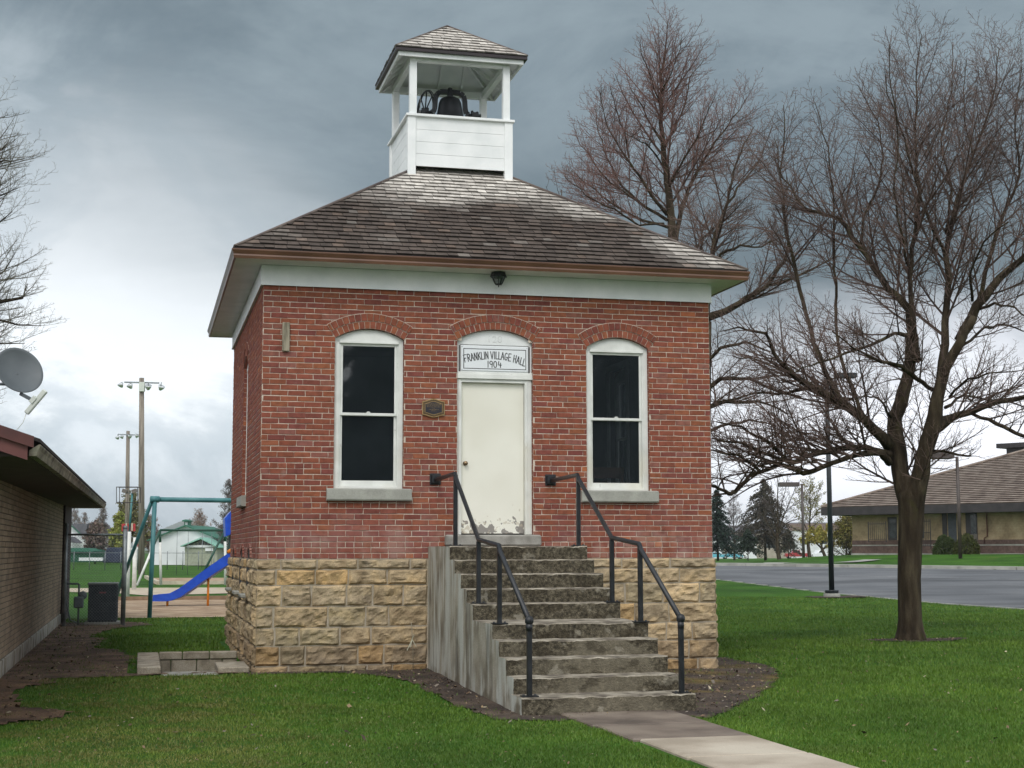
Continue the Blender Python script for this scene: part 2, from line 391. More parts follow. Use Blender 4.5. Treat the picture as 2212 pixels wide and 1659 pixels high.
# concrete walk in front of the steps: wet brown slab, then pale slabs
WET = mat('wet_concrete', [srgb(84, 74, 66), srgb(112, 100, 90), srgb(130, 118, 106)], scale=1.6, detail=9, rough=.55, bump=.002, bscale=60, fine=.12)
DRY = mat('dry_concrete', [srgb(150, 138, 122), srgb(172, 160, 144), srgb(186, 176, 160)], scale=1.3, detail=9, rough=.85, bump=.002, bscale=60, fine=.1, extra=stain(srgb(120, 104, 88), 2, .62, .75, amount=.5))
def slab(x0, x1, y0, y1, m, nm, skew=0):
    mb = MB(); z = ground_z(2.9, (y0+y1)/2)
    mb.box((x0, y0, z-.1), (x1, y1, z+.028)); o = mb.build(nm, m, bevel=.012); o['kind'] = 'structure'; return o
slab(2.58, 3.72, -6.12, -4.9, WET, 'walk'); slab(2.62, 3.71, -7.16, -6.135, WET, 'walk')
for k in range(4): slab(2.68+.02*k, 3.70+.01*k, -7.175-1.15*(k+1)+.015, -7.175-1.15*k, DRY, 'walk')

# ------------------------------------------------------------------ village hall
W_, L_, ZB, ZT, OV, OY = 6.185, 6.477, 1.436, 5.0, .44, .469
WHITE = mat('white_paint', [(.68, .70, .70), (.78, .79, .79)], scale=3, rough=.55, bump=.0006, bscale=120, fine=.03)
WORN = mat('worn_white_paint', [(.62, .63, .60), (.76, .77, .74)], scale=4, detail=9, rough=.6, bump=.0012, bscale=90,
   extra=chain(stain((.30, .29, .27), 26, .66, .74, amount=.6, stretch=(1, 1, .35)), stain((.62, .58, .46), 1.3, .45, .7, axis=2, a=4.2, b=2.6, amount=.55)))
CREAM = mat('cream_door_paint', [(.72, .70, .61), (.80, .785, .70)], scale=1.3, rough=.5, bump=.0006, bscale=60,
   extra=chain(stain((.26, .24, .22), 9, .475, .49, axis=2, a=2.20, b=1.80, detail=11), stain((.48, .42, .32), 16, .56, .60, axis=2, a=2.5, b=1.8, amount=.6)))
BRICK = mat('red_brick', [(.82, .80, .80), (1., 1., 1.), (1.15, 1.12, 1.1)], scale=14, detail=8, rough=.85, bump=.003, bscale=90, attr=True, fine=.16, fscale=160, spec=.25,
   extra=chain(stain((.27, .12, .115), 2.2, .38, .75, axis=2, a=3.6, b=1.6, amount=.55, stretch=(1, 1, .7)), stain((.42, .34, .30), 5, .64, .80, amount=.3), stain((.38, .25, .215), 3.1, .40, .62, axis=2, a=2.3, b=1.45, amount=.5), stain((.13, .06, .05), 2.6, .60, .76, amount=.35, stretch=(1, 1, .5))))
MORTAR = mat('mortar', [(.46, .38, .31), (.60, .51, .43)], scale=6, detail=8, rough=.95, bump=.002, bscale=120, fine=.2)
STONE = mat('sandstone', [(.72, .70, .68), (1., 1., 1.), (1.2, 1.15, 1.05)], scale=5, detail=10, rough=.92, bump=.012, bscale=22, attr=True, fine=.2, fscale=90, spec=.2,
   extra=stain((.18, .15, .12), 4, .58, .80, amount=.55))
SHMAT = mat('cedar_shingle', [(.75, .75, .75), (1.15, 1.15, 1.15)], scale=10, detail=8, rough=.85, bump=.002, bscale=70, attr=True, fine=.15, fscale=120, spec=.25, stretch=(1, 1, 1))
GUT = mat('brown_metal', [srgb(86, 60, 46), srgb(104, 74, 58)], scale=2, rough=.35, spec=.5)
DRIP = mat('dark_drip_edge', [srgb(24, 14, 18), srgb(34, 20, 24)], scale=3, rough=.4)
BLACK = mat('black_iron', [srgb(22, 24, 28), srgb(38, 41, 46)], scale=8, rough=.42, bump=.001, bscale=80, metal=.1)
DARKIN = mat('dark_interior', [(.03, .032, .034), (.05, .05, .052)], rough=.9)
def glass(name, tint=(.02, .025, .03), refl=1.0, clear=.35):
    mt = bpy.data.materials.new(name); mt.use_nodes = True; nt = mt.node_tree; nt.nodes.clear(); N = nt.nodes.new; Lk = nt.links.new
    tr = N('ShaderNodeBsdfTransparent'); tr.inputs[0].default_value = (clear, clear*1.02, clear*1.04, 1)
    gl = N('ShaderNodeBsdfGlossy'); gl.inputs['Roughness'].default_value = .03; gl.inputs[0].default_value = (refl, refl, refl, 1)
    fr = N('ShaderNodeFresnel'); fr.inputs[0].default_value = 1.5
    nz = N('ShaderNodeTexNoise'); nz.inputs['Scale'].default_value = 2.5; bp = N('ShaderNodeBump'); bp.inputs['Distance'].default_value = .0010
    tc = N('ShaderNodeTexCoord'); Lk(tc.outputs['Object'], nz.inputs[0]); Lk(nz.outputs[0], bp.inputs['Height']); Lk(bp.outputs[0], gl.inputs['Normal'])
    ms = N('ShaderNodeMixShader'); Lk(fr.outputs[0], ms.inputs[0]); Lk(tr.outputs[0], ms.inputs[1]); Lk(gl.outputs[0], ms.inputs[2])
    df_ = N('ShaderNodeBsdfDiffuse'); df_.inputs[0].default_value = (.16, .20, .23, 1); m2 = N('ShaderNodeMixShader'); dn_ = N('ShaderNodeTexNoise'); dn_.inputs['Scale'].default_value = 1.8; dn_.inputs['Detail'].default_value = 7; Lk(tc.outputs['Object'], dn_.inputs[0])
    mr = N('ShaderNodeMapRange'); mr.inputs[1].default_value = .3; mr.inputs[2].default_value = .75; mr.inputs[3].default_value = .05; mr.inputs[4].default_value = .085; Lk(dn_.outputs['Fac'], mr.inputs[0]); Lk(mr.outputs[0], m2.inputs[0]); Lk(ms.outputs[0], m2.inputs[1]); Lk(df_.outputs[0], m2.inputs[2])
    o = N('ShaderNodeOutputMaterial'); Lk(m2.outputs[0], o.inputs[0]); return mt
GLASS = glass('window_glass', clear=.8)
hall = thing('village_hall', 'square red brick hall with shingled hip roof and white open bell tower above', 'hall')
# wall frames: u along the wall, d outwards
def FS(u, z, d): return (u, -d, z)                 # south (front)
def FWt(u, z, d): return (-d, u, z)                # west (left)
def FE(u, z, d): return (W_+d, u, z)
def FN(u, z, d): return (u, L_+d, z)
class Arch:
    def __init__(s, u0, u1, z0, zs, zc, t=.205, rings=2):
        s.u0, s.u1, s.z0, s.zs, s.zc, s.t, s.rings = u0, u1, z0, zs, zc, t, rings
        h = (u1-u0)/2; sg = zc-zs; s.h = h; s.uc = (u0+u1)/2; s.R = (h*h+sg*sg)/(2*sg); s.cz = zc-s.R; s.th = math.asin(min(1, h/s.R))
    def half(s, z, extra=0.):
        "half width of opening plus ring at height z"
        if z < s.z0: return None
        if z <= s.zs: return s.h
        ro = s.R+s.t+extra
        if z >= s.cz+ro: return None
        w_ = math.sqrt(max(0, ro*ro-(z-s.cz)**2)); return min(w_, (z-s.cz)*math.tan(s.th)+.0)
OPS = [Arch(.945, 1.862, 2.352, 4.325, 4.46), Arch(2.586, 3.628, 1.75, 4.358, 4.506), Arch(4.388, 5.285, 2.352, 4.308, 4.455)]
def bcol():
    b = rnd.random(); c = (.228, .071, .043)
    if b < .16: c = (.258, .086, .046)
    elif b < .34: c = (.190, .058, .044)
    elif b < .42: c = (.225, .088, .066)
    elif b < .426: c = (.36, .12, .05)
    k = rnd.uniform(.90, 1.08); return (c[0]*k, c[1]*k*rnd.uniform(.96, 1.05), c[2]*k*rnd.uniform(.95, 1.06))
NC = 49; CH = (ZT-ZB)/NC; BLEN = .222
def brick(mb, F, u0, u1, z0, z1, d0, col, j=.003):
    q = [(u0+jit(j), z0+jit(j)*.7), (u1+jit(j), z0+jit(j)*.7), (u1+jit(j), z1+jit(j)*.7), (u0+jit(j), z1+jit(j)*.7)]
    d = d0+jit(.002); c = .004
    vs = [F(u, z, d-c) for u, z in q]; mu, mz = (u0+u1)/2, (z0+z1)/2
    vs += [F(u+(c if u < mu else -c), z+(c if z < mz else -c), d) for u, z in q]; vs += [F(u, z, -.02) for u, z in q]
    mb.add(vs, [(4, 5, 6, 7)]+[(i, (i+1) % 4, (i+1) % 4+4, i+4) for i in range(4)]+[(i+8, (i+1) % 4+8, (i+1) % 4, i) for i in range(4)], col)
def brickwall(F, ops, u0, u1, seed):
    mb, mo = MB(), MB()
    for c in range(NC):
        z0 = ZB+c*CH; z1 = z0+CH; zm = (z0+z1)/2
        gaps = []; gm = []
        for a in ops:
            hs = [a.half(z) for z in (z0+.01, zm, z1-.01)]
            hs = [x for x in hs if x is not None]
            if hs and zm > a.z0-CH*.5:
                if zm > a.zs and len(hs) < 3: continue
                hh = min(hs) if zm > a.zs else a.h
                if zm > a.zs: hh = max(.0, hh-.012)
                if hh < .03: continue
                gaps.append((a.uc-hh, a.uc+hh)); g2 = a.h if zm <= a.zs+.02 else max(.0, min([a.half(z) or 0 for z in (z0, z1)])-.06)
                gm.append((a.uc-g2, a.uc+g2))
        def ints(g):
            r = [(u0, u1)]
            for a_, b_ in g:
                r = [x for p, q in r for x in ((p, min(q, a_)), (max(p, b_), q)) if x[1]-x[0] > .02]
            return r
        for p, q in ints(gm): mo.add([F(p, z0, -.006), F(q, z0, -.006), F(q, z1, -.006), F(p, z1, -.006)], [(0, 1, 2, 3)])
        header = (c % 7 == 2 and c < 20) or c == 0; bl = BLEN/2 if header else BLEN
        off = 0 if header else (c % 2)*BLEN/2+jit(.02)
        for p, q in ints(gaps):
            u = u0-off-bl
            while u < q:
                e = u+bl*(1+jit(.03)); a_, b_ = max(u, p), min(e, q)
                if b_-a_ > .03: brick(mb, F, a_+.0032, b_-.0032, z0+.0046, z1-.0046, 0, bcol(), j=.0036)
                u = e
    for a in ops:
        if a.zc-a.zs < .02: continue
        n = int(2*a.th*(a.R+.1)/.075)
        for r in range(a.rings):
            ra = a.R+.004+r*a.t/a.rings; rb = ra+a.t/a.rings-.009; sh = .5 if r else 0
            for i in range(-1 if r else 0, n):
                t0 = -a.th+2*a.th*(i+sh)/n; t1 = -a.th+2*a.th*(i+1+sh)/n; t0 = max(t0, -a.th); t1 = min(t1, a.th)
                if t1-t0 < .01: continue
                g = .0042/a.R; t0 += g; t1 -= g; col = bcol()
                P = [(a.uc+rr*math.sin(t), a.cz+rr*math.cos(t)) for rr, t in ((ra, t0), (ra, t1), (rb, t1), (rb, t0))]
                vs = [F(u+jit(.002), z+jit(.002), .008+.008*r) for u, z in P]+[F(u, z, -.02) for u, z in P]
                mb.add(vs, [(0, 1, 2, 3)]+[(i_+4, (i_+1) % 4+4, (i_+1) % 4, i_) for i_ in range(4)], col)
        K = 24
        for i in range(K):
            t0 = -a.th+2*a.th*i/K; t1 = -a.th+2*a.th*(i+1)/K; ra, rb = a.R, a.R+a.t+.004
            P = [(a.uc+rr*math.sin(t), a.cz+rr*math.cos(t)) for rr, t in ((ra, t0), (ra, t1), (rb, t1), (rb, t0))]
            mo.add([F(u, z, .002) for u, z in P]+[F(u, z, -.01) for u, z in P], [(0, 1, 2, 3)]+[(i_+4, (i_+1) % 4+4, (i_+1) % 4, i_) for i_ in range(4)])
            mb.add([F(P[0][0], P[0][1], .004), F(P[1][0], P[1][1], .004), F(P[1][0], P[1][1], -.14), F(P[0][0], P[0][1], -.14)], [(0, 1, 2, 3)], (.26, .08, .055))
    for a in ops:   # jambs
        z = a.z0
        while z < a.zs-.005:
            zz = min(z+CH, a.zs)
            for u in (a.u0, a.u1):
                mb.add([F(u, z+.003, -.002), F(u, zz-.003, -.002), F(u, zz-.003, -.14), F(u, z+.003, -.14)], [(0, 1, 2, 3)], bcol())
                s_ = .001 if u == a.u0 else -.001
                mo.add([F(u-s_*2, z, -.006), F(u-s_*2, zz, -.006), F(u-s_*2, zz, -.14), F(u-s_*2, z, -.14)], [(0, 1, 2, 3)])
            z = zz
    return mb, mo
SIDE = [Arch(3.0, 3.9, 2.352, 4.32, 4.46)]
WSIDE = [Arch(2.77, 3.67, 2.352, 4.32, 4.46)]
allb, allm = MB(), MB()
for F, ops, a0, a1 in ((FS, OPS, 0, W_), (FWt, WSIDE, .105, L_), (FE, SIDE, .105, L_), (FN, [], .105, W_-.105)):
    b_, m_ = brickwall(F, ops, a0, a1, 1)
    for src, dst in ((b_, allb), (m_, allm)):
        o_ = len(dst.v); dst.v += src.v; dst.f += [tuple(i+o_ for i in f) for f in src.f]; dst.c += src.c; dst.sm += src.sm
wall = allb.build('brick_wall', BRICK, hall)
allm.build('mortar', MORTAR, wall)
# inner shell (plaster, floor, ceiling) so that the rooms behind the glass are real
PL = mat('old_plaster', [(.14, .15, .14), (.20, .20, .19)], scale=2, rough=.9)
def inner(F, ops, u0, u1):
    mb = MB(); cuts = sorted([(a.u0-.03, a.u1+.03, a.z0, a.zc) for a in ops]); d0, d1 = -.13, -.22; u = u0
    def bx(a, b, z0, z1):
        if b-a > .01 and z1-z0 > .01:
            P = [F(x, z, d) for d in (d0, d1) for x, z in ((a, z0), (b, z0), (b, z1), (a, z1))]
            mb.add(P, [(0, 1, 2, 3), (4, 7, 6, 5), (0, 4, 5, 1), (1, 5, 6, 2), (2, 6, 7, 3), (3, 7, 4, 0)])
    for a, b, z0, z1 in cuts: bx(u, a, 1.6, 5.0); bx(a, b, 1.6, z0); bx(a, b, z1, 5.0); u = b
    bx(u, u1, 1.6, 5.0); return mb
im = MB()
for F, ops, a0, a1 in ((FS, OPS, .0, W_), (FWt, WSIDE, .22, L_-.22), (FE, SIDE, .22, L_-.22), (FN, [], .0, W_)):
    s_ = inner(F, ops, a0+.14, a1-.14) if F in (FS, FN) else inner(F, ops, a0, a1)
    o_ = len(im.v); im.v += s_.v; im.f += [tuple(i+o_ for i in f) for f in s_.f]; im.c += s_.c; im.sm += s_.sm
im.box((.15, .15, 1.62), (W_-.15, L_-.15, 1.74)); im.box((.15, .15, 4.9), (W_-.15, L_-.15, 4.98))
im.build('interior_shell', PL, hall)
# ---- windows
def frame_arch(mb, F, a, o0, o1, d0, d1, ztop):
    "arched head: between straight bottom ztop and the arch inset by o0"
    K = 18; h = a.h-o0; sg = (a.zc-a.zs)*.97; Rr = (h*h+sg*sg)/(2*sg); cz = a.zc-o1-Rr; th = math.asin(h/Rr)
    poly = [(a.uc-h, ztop), (a.uc+h, ztop)]+[(a.uc+Rr*math.sin(th-2*th*i/K), cz+Rr*math.cos(th-2*th*i/K)) for i in range(K+1)]
    mb.prism(poly, F, d0, d1)
def window(F, a, name='window', zgt=4.197, zgb=2.455, zm=3.325):
    fr = MB(); st = .062
    e = .004
    fr.prism([(a.u0+e, a.z0), (a.u0+st, a.z0), (a.u0+st, a.zs-.02), (a.u0+e, a.zs-.02)], F, -.05, -.14)
    fr.prism([(a.u1-st, a.z0), (a.u1-e, a.z0), (a.u1-e, a.zs-.02), (a.u1-st, a.zs-.02)], F, -.05, -.14)
    frame_arch(fr, F, a, e, e, -.052, -.14, a.zs-.022)
    frame_arch(fr, F, a, .05, .035, -.045, -.052, a.zs-.028)     # raised moulding round the head
    fr.prism([(a.u0+st, a.z0), (a.u1-st, a.z0), (a.u1-st, a.z0+.03), (a.u0+st, a.z0+.03)], F, -.045, -.14)
    fr.prism([(a.u0+st, a.zs-.055), (a.u1-st, a.zs-.055), (a.u1-st, a.zs-.024), (a.u0+st, a.zs-.024)], F, -.04, -.14)
    fr.prism([(a.u0+st, a.z0+.03), (a.u0+st+.018, a.z0+.03), (a.u0+st+.018, a.zs-.055), (a.u0+st, a.zs-.055)], F, -.062, -.14)
    fr.prism([(a.u1-st-.018, a.z0+.03), (a.u1-st, a.z0+.03), (a.u1-st, a.zs-.055), (a.u1-st-.018, a.zs-.055)], F, -.062, -.14)
    w_ = fr.build(name, WORN, hall, bevel=.004)
    x0, x1 = a.u0+st+.018, a.u1-st-.018
    for (za, zb, d) in ((zm-.012, a.zs-.055, -.078), (a.z0+.03, zm+.02, -.106)):
        sb = MB(); s = .034; tp = .034 if d == -.078 else .036; bt = .036 if d == -.078 else .075
        sb.prism([(x0, za), (x0+s, za), (x0+s, zb), (x0, zb)], F, d, d-.026); sb.prism([(x1-s, za), (x1, za), (x1, zb), (x1-s, zb)], F, d, d-.026)
        sb.prism([(x0+s, zb-tp), (x1-s, zb-tp), (x1-s, zb), (x0+s, zb)], F, d-.001, d-.025); sb.prism([(x0+s, za), (x1-s, za), (x1-s, za+bt), (x0+s, za+bt)], F, d-.001, d-.025)
        if d == -.078: sb.prism([((x0+x1)/2-.03, za+.036), ((x0+x1)/2+.03, za+.036), ((x0+x1)/2+.015, za+.055), ((x0+x1)/2-.015, za+.055)], F, d, d-.03)
        so_ = sb.build('sash', WORN, w_, bevel=.003)
        gb = MB(); gb.prism([(x0+s-.005, za+bt-.005), (x1-s+.005, za+bt-.005), (x1-s+.005, zb-tp+.005), (x0+s-.005, zb-tp+.005)], F, d-.012, d-.015)
        gb.build('pane', GLASS, w_)
    return w_
def sill(F, u0, u1, z0, z1, parent, m):
    s = MB(); P = [(.06, z0), (.075, z0+.02), (.07, z1-.012), (.0, z1), (-.05, z1+.004), (-.05, z0)]
    vs = [F(u, z, d) for u in (u0, u1) for d, z in P]; n = len(P)
    s.add(vs, [tuple(range(n)), tuple(reversed(range(n, 2*n)))]+[(i, (i+1) % n, (i+1) % n+n, i+n) for i in range(n)])
    return s.build('sill', m, parent, bevel=.004)
SILL = mat('sill_stone', [(.27, .27, .24), (.36, .36, .32)], scale=5, detail=8, rough=.85, bump=.002, bscale=80, fine=.12)
for F, a in ((FS, OPS[0]), (FS, OPS[2]), (FWt, WSIDE[0]), (FE, SIDE[0])):
    w_ = window(F, a); sill(F, a.u0-.095, a.u1+.105, 2.185, 2.35, w_, SILL)
# inner casings of the east windows (seen through the glass)
for a in SIDE:
    ic = MB()
    for u in (a.u0-.05, a.u1+.05): ic.box((W_-.25, u-.05, 2.25), (W_-.221, u+.05, 4.5))
    ic.box((W_-.26, a.u0-.12, 2.2), (W_-.221, a.u1+.12, 2.28)); ic.box((W_-.26, a.u0-.12, 4.45), (W_-.221, a.u1+.12, 4.55))
    ic.build('inner_casing', WHITE, hall)
# a wooden chair just inside the right-hand window
ch = thing('wooden_chair', 'dark wooden chair inside behind the lower pane of the right front window', 'chair', (4.98, .75, 1.745))
CHM = mat('dark_chair_wood', [(.10, .05, .03), (.16, .08, .05)], rough=.5); b = MB(); b.box((4.72, .52, 2.19), (5.24, 1.0, 2.24)); b.build('seat', CHM, ch)
for x in (4.75, 5.2):
    for y in (.55, .96):
        b = MB(); b.box((x-.02, y-.02, 1.745), (x+.02, y+.02, 2.19 if y < .9 else 2.72)); b.build('leg', CHM, ch)
b = MB(); b.box((4.775, .945, 2.56), (5.175, .975, 2.72)); b.box((4.775, .945, 2.36), (5.175, .975, 2.42)); b.build('backrest', CHM, ch)
# ---- door
a = OPS[1]; df = MB()
df.prism([(a.u0+.004, a.z0), (2.653, a.z0), (2.653, 3.835), (a.u0+.004, 3.835)], FS, -.045, -.15)
df.prism([(3.53, a.z0), (a.u1-.004, a.z0), (a.u1-.004, 3.835), (3.53, 3.835)], FS, -.045, -.15)
df.prism([(2.653, 3.79), (3.53, 3.79), (3.53, 3.835), (2.653, 3.835)], FS, -.047, -.15)
df.prism([(a.u0-.012, 3.837), (a.u1+.012, 3.837), (a.u1+.012, 3.90), (a.u0-.012, 3.90)], FS, -.018, -.15)
df.prism([(a.u0-.004, 3.90), (a.u1+.004, 3.90), (a.u1+.004, 3.93), (a.u0-.004, 3.93)], FS, -.03, -.15)
for u in (a.u0+.03, 3.545): df.prism([(u, a.z0+.002), (u+.02, a.z0+.002), (u+.02, 3.82), (u, 3.82)], FS, -.038, -.045)
df.build('door_frame', WORN, hall, bevel=.004)
dl = MB(); dl.box((2.657, .105, 1.765), (3.526, .148, 3.787)); door = dl.build('door', CREAM, hall, bevel=.003)
kn = MB(); kn.lathe([(.0, .0), (.03, .0), (.03, .008), (.012, .012), (.012, .03), (.026, .036), (.03, .05), (.022, .062), (.0, .066)], (2.715, .105, 2.70), 16, (0, -1, 0))
kn.build('door_knob', mat('old_brass', [(.16, .11, .07), (.24, .17, .1)], rough=.35, metal=.8), door)
tp = MB(); frame_arch(tp, FS, a, .004, .004, -.05, -.15, 3.93)
tpo = tp.build('transom_panel', WHITE, hall)
tm = MB(); tm.prism([(2.63, 4.295), (3.585, 4.295), (3.585, 4.302), (2.63, 4.302)], FS, -.047, -.052)
for u in (2.615, 3.578): tm.prism([(u, 3.93), (u+.022, 3.93), (u+.022, 4.29), (u, 4.29)], FS, -.044, -.052)
tm.build('moulding', mat('painted_gap_shadow', [(.10, .10, .10)]*2), tpo)  # dark grey moulding lines: shadow of the gap put into the colour
# ghost outline of the removed house number
def text_mesh(txt, size, m, name, parent, F, u, z, d, align='CENTER', ext=.001, sx=1.):
    cu = bpy.data.curves.new('t', 'FONT'); cu.body = txt; cu.size = size; cu.align_x = align; cu.extrude = ext
    o = bpy.data.objects.new('t', cu); scene.collection.objects.link(o); dg = bpy.context.evaluated_depsgraph_get()
    me = bpy.data.meshes.new_from_object(o.evaluated_get(dg)); bpy.data.objects.remove(o); off = wloc(parent)
    for v in me.vertices:
        v.co = Vector(F(u+v.co.x*sx, z+v.co.y, d+v.co.z))-off
    me.materials.clear(); me.materials.append(m); ob = bpy.data.objects.new(name, me); scene.collection.objects.link(ob); ob.parent = parent; return ob
GHOST = mat('faded_number_outline', [(.46, .47, .46)]*2)
for c_, u_ in (('1', 3.035), ('2', 3.108), ('8', 3.181)):
    dg_ = text_mesh(c_, .125, GHOST, 'house_number', tpo, FS, u_, 4.34, -.049); text_mesh(c_, .108, WHITE, 'number_fill', dg_, FS, u_, 4.346, -.0475)
# threshold
th = MB(); th.box((2.42, -.10, 1.60), (3.72, .15, 1.748)); th.build('threshold', mat('grey_threshold', [(.20, .19, .17), (.34, .33, .30)], scale=6, detail=9, rough=.9, bump=.004, bscale=50), hall, bevel=.02)
# ---- frieze, soffit, gutter
fz = MB(); e = .03
for F, a0, a1 in ((FS, -e, W_+e), (FWt, 0, L_), (FE, 0, L_), (FN, -e, W_+e)):
    fz.prism([(a0, ZT-.005), (a1, ZT-.005), (a1, 5.255), (a0, 5.255)], F, 0 if F in (FS, FN) else .0, e)
    fz.prism([(a0-.002, ZT-.012), (a1+.002, ZT-.012), (a1+.002, ZT+.012), (a0-.002, ZT+.012)], F, e+.001, e+.009)
fz.build('frieze', WHITE, hall)
sf = MB(); oi = OV-.055; oyi = OY-.055
for A, B, C_, D_ in (((-oi, -oyi), (W_+oi, -oyi), (W_+e, -e), (-e, -e)), ((-oi, L_+oyi), (-oi, -oyi), (-e, -e), (-e, L_+e)),
        ((W_+oi, -oyi), (W_+oi, L_+oyi), (W_+e, L_+e), (W_+e, -e)), ((W_+oi, L_+oyi), (-oi, L_+oyi), (-e, L_+e), (W_+e, L_+e))):
    sf.add([(p[0], p[1], 5.258) for p in (A, B, C_, D_)]+[(p[0], p[1], 5.275) for p in (A, B, C_, D_)], [(0, 1, 2, 3), (7, 6, 5, 4)])
K = [(-oi-.012, -oyi-.012), (W_+oi+.012, -oyi-.012), (W_+oi+.012, L_+oyi+.012), (-oi-.012, L_+oyi+.012)]
sf.build('soffit', WHITE, hall)
gt = MB(); prof = [(.0, 5.255), (.028, 5.250), (.036, 5.285), (.030, 5.305), (.045, 5.335), (.055, 5.355), (.055, 5.372), (.047, 5.372), (.047, 5.352), (.01, 5.30), (.0, 5.36)]
rings = []
for dx, z in prof:
    rings.append([(-oi-dx, -oyi-dx, z), (W_+oi+dx, -oyi-dx, z), (W_+oi+dx, L_+oyi+dx, z), (-oi-dx, L_+oyi+dx, z)])
for i in range(len(rings)):
    r0, r1 = rings[i], rings[(i+1) % len(rings)]
    for k in range(4): gt.add([r0[k], r0[(k+1) % 4], r1[(k+1) % 4], r1[k]], [(0, 1, 2, 3)])
gt.build('gutter', GUT, hall)
# ---- shingled roofs
def shade_main(p):
    "weathering: pale bleached field below the tower and along the right hip"
    x, y, z = p; n = mnoise.noise(Vector((x*.9, y*.9, z*1.5)))
    v = 0
    if y < 3.0:
        v = 1.15*sstep((1.75-abs(x-2.9)+.6*n)/.8)*sstep((z-6.28+.45*n)/.6)
        v = max(v, .75*sstep(1-(6.55-(x+.12)-(0)-max(0, (z-5.4)/.665)*1.0+.0)/.9)*sstep((n+.35)/.5)*(1 if z < 6.75 else .25))
        v = max(v, .16*sstep((mnoise.noise(Vector((x*1.3, z*2.2, 7)))-.25)/.3)*(1 if x < 2.2 else .3))
    return v
def shingle_col(p, shade):
    v = shade(p); k = rnd.uniform(.75, 1.2); d = (.080*k, .062*k, .052*k)
    if rnd.random() < .06: d = (.12*k, .088*k, .070*k)
    if rnd.random() < .03: v = max(v, .18)
    v = min(1, v)*rnd.uniform(.62, 1.0); l = (.60, .56, .51); return tuple(d[i]*(1-v)+l[i]*v for i in range(3))
def shingle_face(mb, A, B, T, n_up, rows, wd, shade, thick=.0125, ov=.02, tmax=1.):
    "A, B eave ends; T apex; rows counted to the apex"
    A, B, T = Vector(A), Vector(B), Vector(T); nrm = (B-A).cross(T-A).normalized()
    if nrm.z < 0: nrm = -nrm
    up = (T-(A+B)/2); up = (up-(B-A).normalized()*up.dot((B-A).normalized())).normalized(); al = (B-A).normalized()
    H = (T-A).dot(up); rh = H/rows
    for r in range(rows):
        t0 = r/rows
        if t0 > tmax: break
        a = A.lerp(T, t0); b = B.lerp(T, t0); Lr = (b-a).length
        x = -rnd.uniform(0, wd); t1 = min(1, (r+1.15)/rows); a1 = (A.lerp(T, t1)-a).dot(al); b1 = (B.lerp(T, t1)-a).dot(al)
        while x < Lr:
            w_ = wd*rnd.uniform(.72, 1.3); x0, x1 = max(0, x), min(Lr, x+w_)
            if x1-x0 > .015:
                g = .003; dz = jit(.006); th_ = thick*rnd.uniform(.8, 1.3)
                p0, p1 = a+al*(x0+g)-up*(ov*0-dz), a+al*(x1-g)-up*(ov*0-dz+jit(.004)*.3)
                u0 = min(max(x0+g, a1), b1); u1 = min(max(x1-g, a1), b1)
                q0, q1 = a+al*u0+up*rh*1.15, a+al*u1+up*rh*1.15
                vs = [p0+nrm*th_*1.9, p1+nrm*th_*1.9, q1+nrm*.002, q0+nrm*.002, p0+nrm*.001, p1+nrm*.001]
                mb.add(vs, [(0, 1, 2, 3)], cs_ := shingle_col((p0+q1)/2, shade)); mb.add(vs, [(4, 5, 1, 0), (4, 0, 3), (5, 2, 1)], mulc(cs_, .32))  # weathered butts, darkened further: the row shadow line is painted into the tint
            x += w_
ex, ey, ez = OV-.035, OY-.035, 5.385
CX, CY = W_/2, L_/2-.13; AP = Vector((3.092, 3.108, 5.385+.665*3.54))
sh = MB(); C4 = [(-ex, -ey, ez), (W_+ex, -ey, ez), (W_+ex, L_+ey, ez), (-ex, L_+ey, ez)]
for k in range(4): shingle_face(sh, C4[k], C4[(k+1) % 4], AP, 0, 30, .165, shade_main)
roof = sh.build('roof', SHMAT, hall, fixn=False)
dk = MB(); dk.add(C4+[AP-Vector((0, 0, .01))], [(0, 1, 4), (1, 2, 4), (2, 3, 4), (3, 0, 4)])
lo_ = [(x, y, ez-.03) for x, y, z in C4]; dk.add(C4+lo_, [(k, (k+1) % 4, (k+1) % 4+4, k+4) for k in range(4)]+[(7, 6, 5, 4)])
dk.build('roof_deck', DRIP, roof)
HF = mat('hip_flashing', [srgb(70, 58, 54), srgb(100, 88, 80)], scale=3, rough=.5)
for k in range(4):
    hc = MB(); c0 = Vector(C4[k]); top = c0.lerp(AP, .78); hc.tube([c0+Vector((0, 0, .018)), top+Vector((0, 0, .024))], .022, 6); hc.build('hip_cap', HF, roof)
# ---- belfry
MX, MY, CC, CY2 = 3.092, 3.108, .8146, .8813
b = MB(); z0s = [7.302, 7.491, 7.680, 7.868, 8.062]
x0, x1, y0, y1 = MX-CC, MX+CC, MY-CY2, MY+CY2
for i in range(4):
    za, zb = z0s[i]+.0035, z0s[i+1]-.0005
    b.box((x0+.10, y0+.022, za), (x1-.10, y0+.045, zb)); b.box((x0+.10, y1-.045, za), (x1-.10, y1-.022, zb))
for i in range(5):
    za = 7.112+.19*i; zb = min(za+.187, 8.062)
    b.box((x0+.022, y0+.10, za+.003), (x0+.045, y1-.10, zb)); b.box((x1-.045, y0+.10, za+.003), (x1-.022, y1-.10, zb))
b.box((x0+.046, y0+.046, 7.99), (x1-.046, y1-.046, 8.03))
belf = b.build('bell_tower', WHITE, hall)
b = MB()
for xa in (x0, x1-.125):
    for ya in (y0, y1-.125):
        zt_ = 7.10 if ya == y0 else 7.0
        b = MB(); b.box((xa, ya, 7.06), (xa+.125, ya+.125, 8.062)); b.build('corner_board', WHITE, belf, bevel=.004)
b = MB(); q = .028
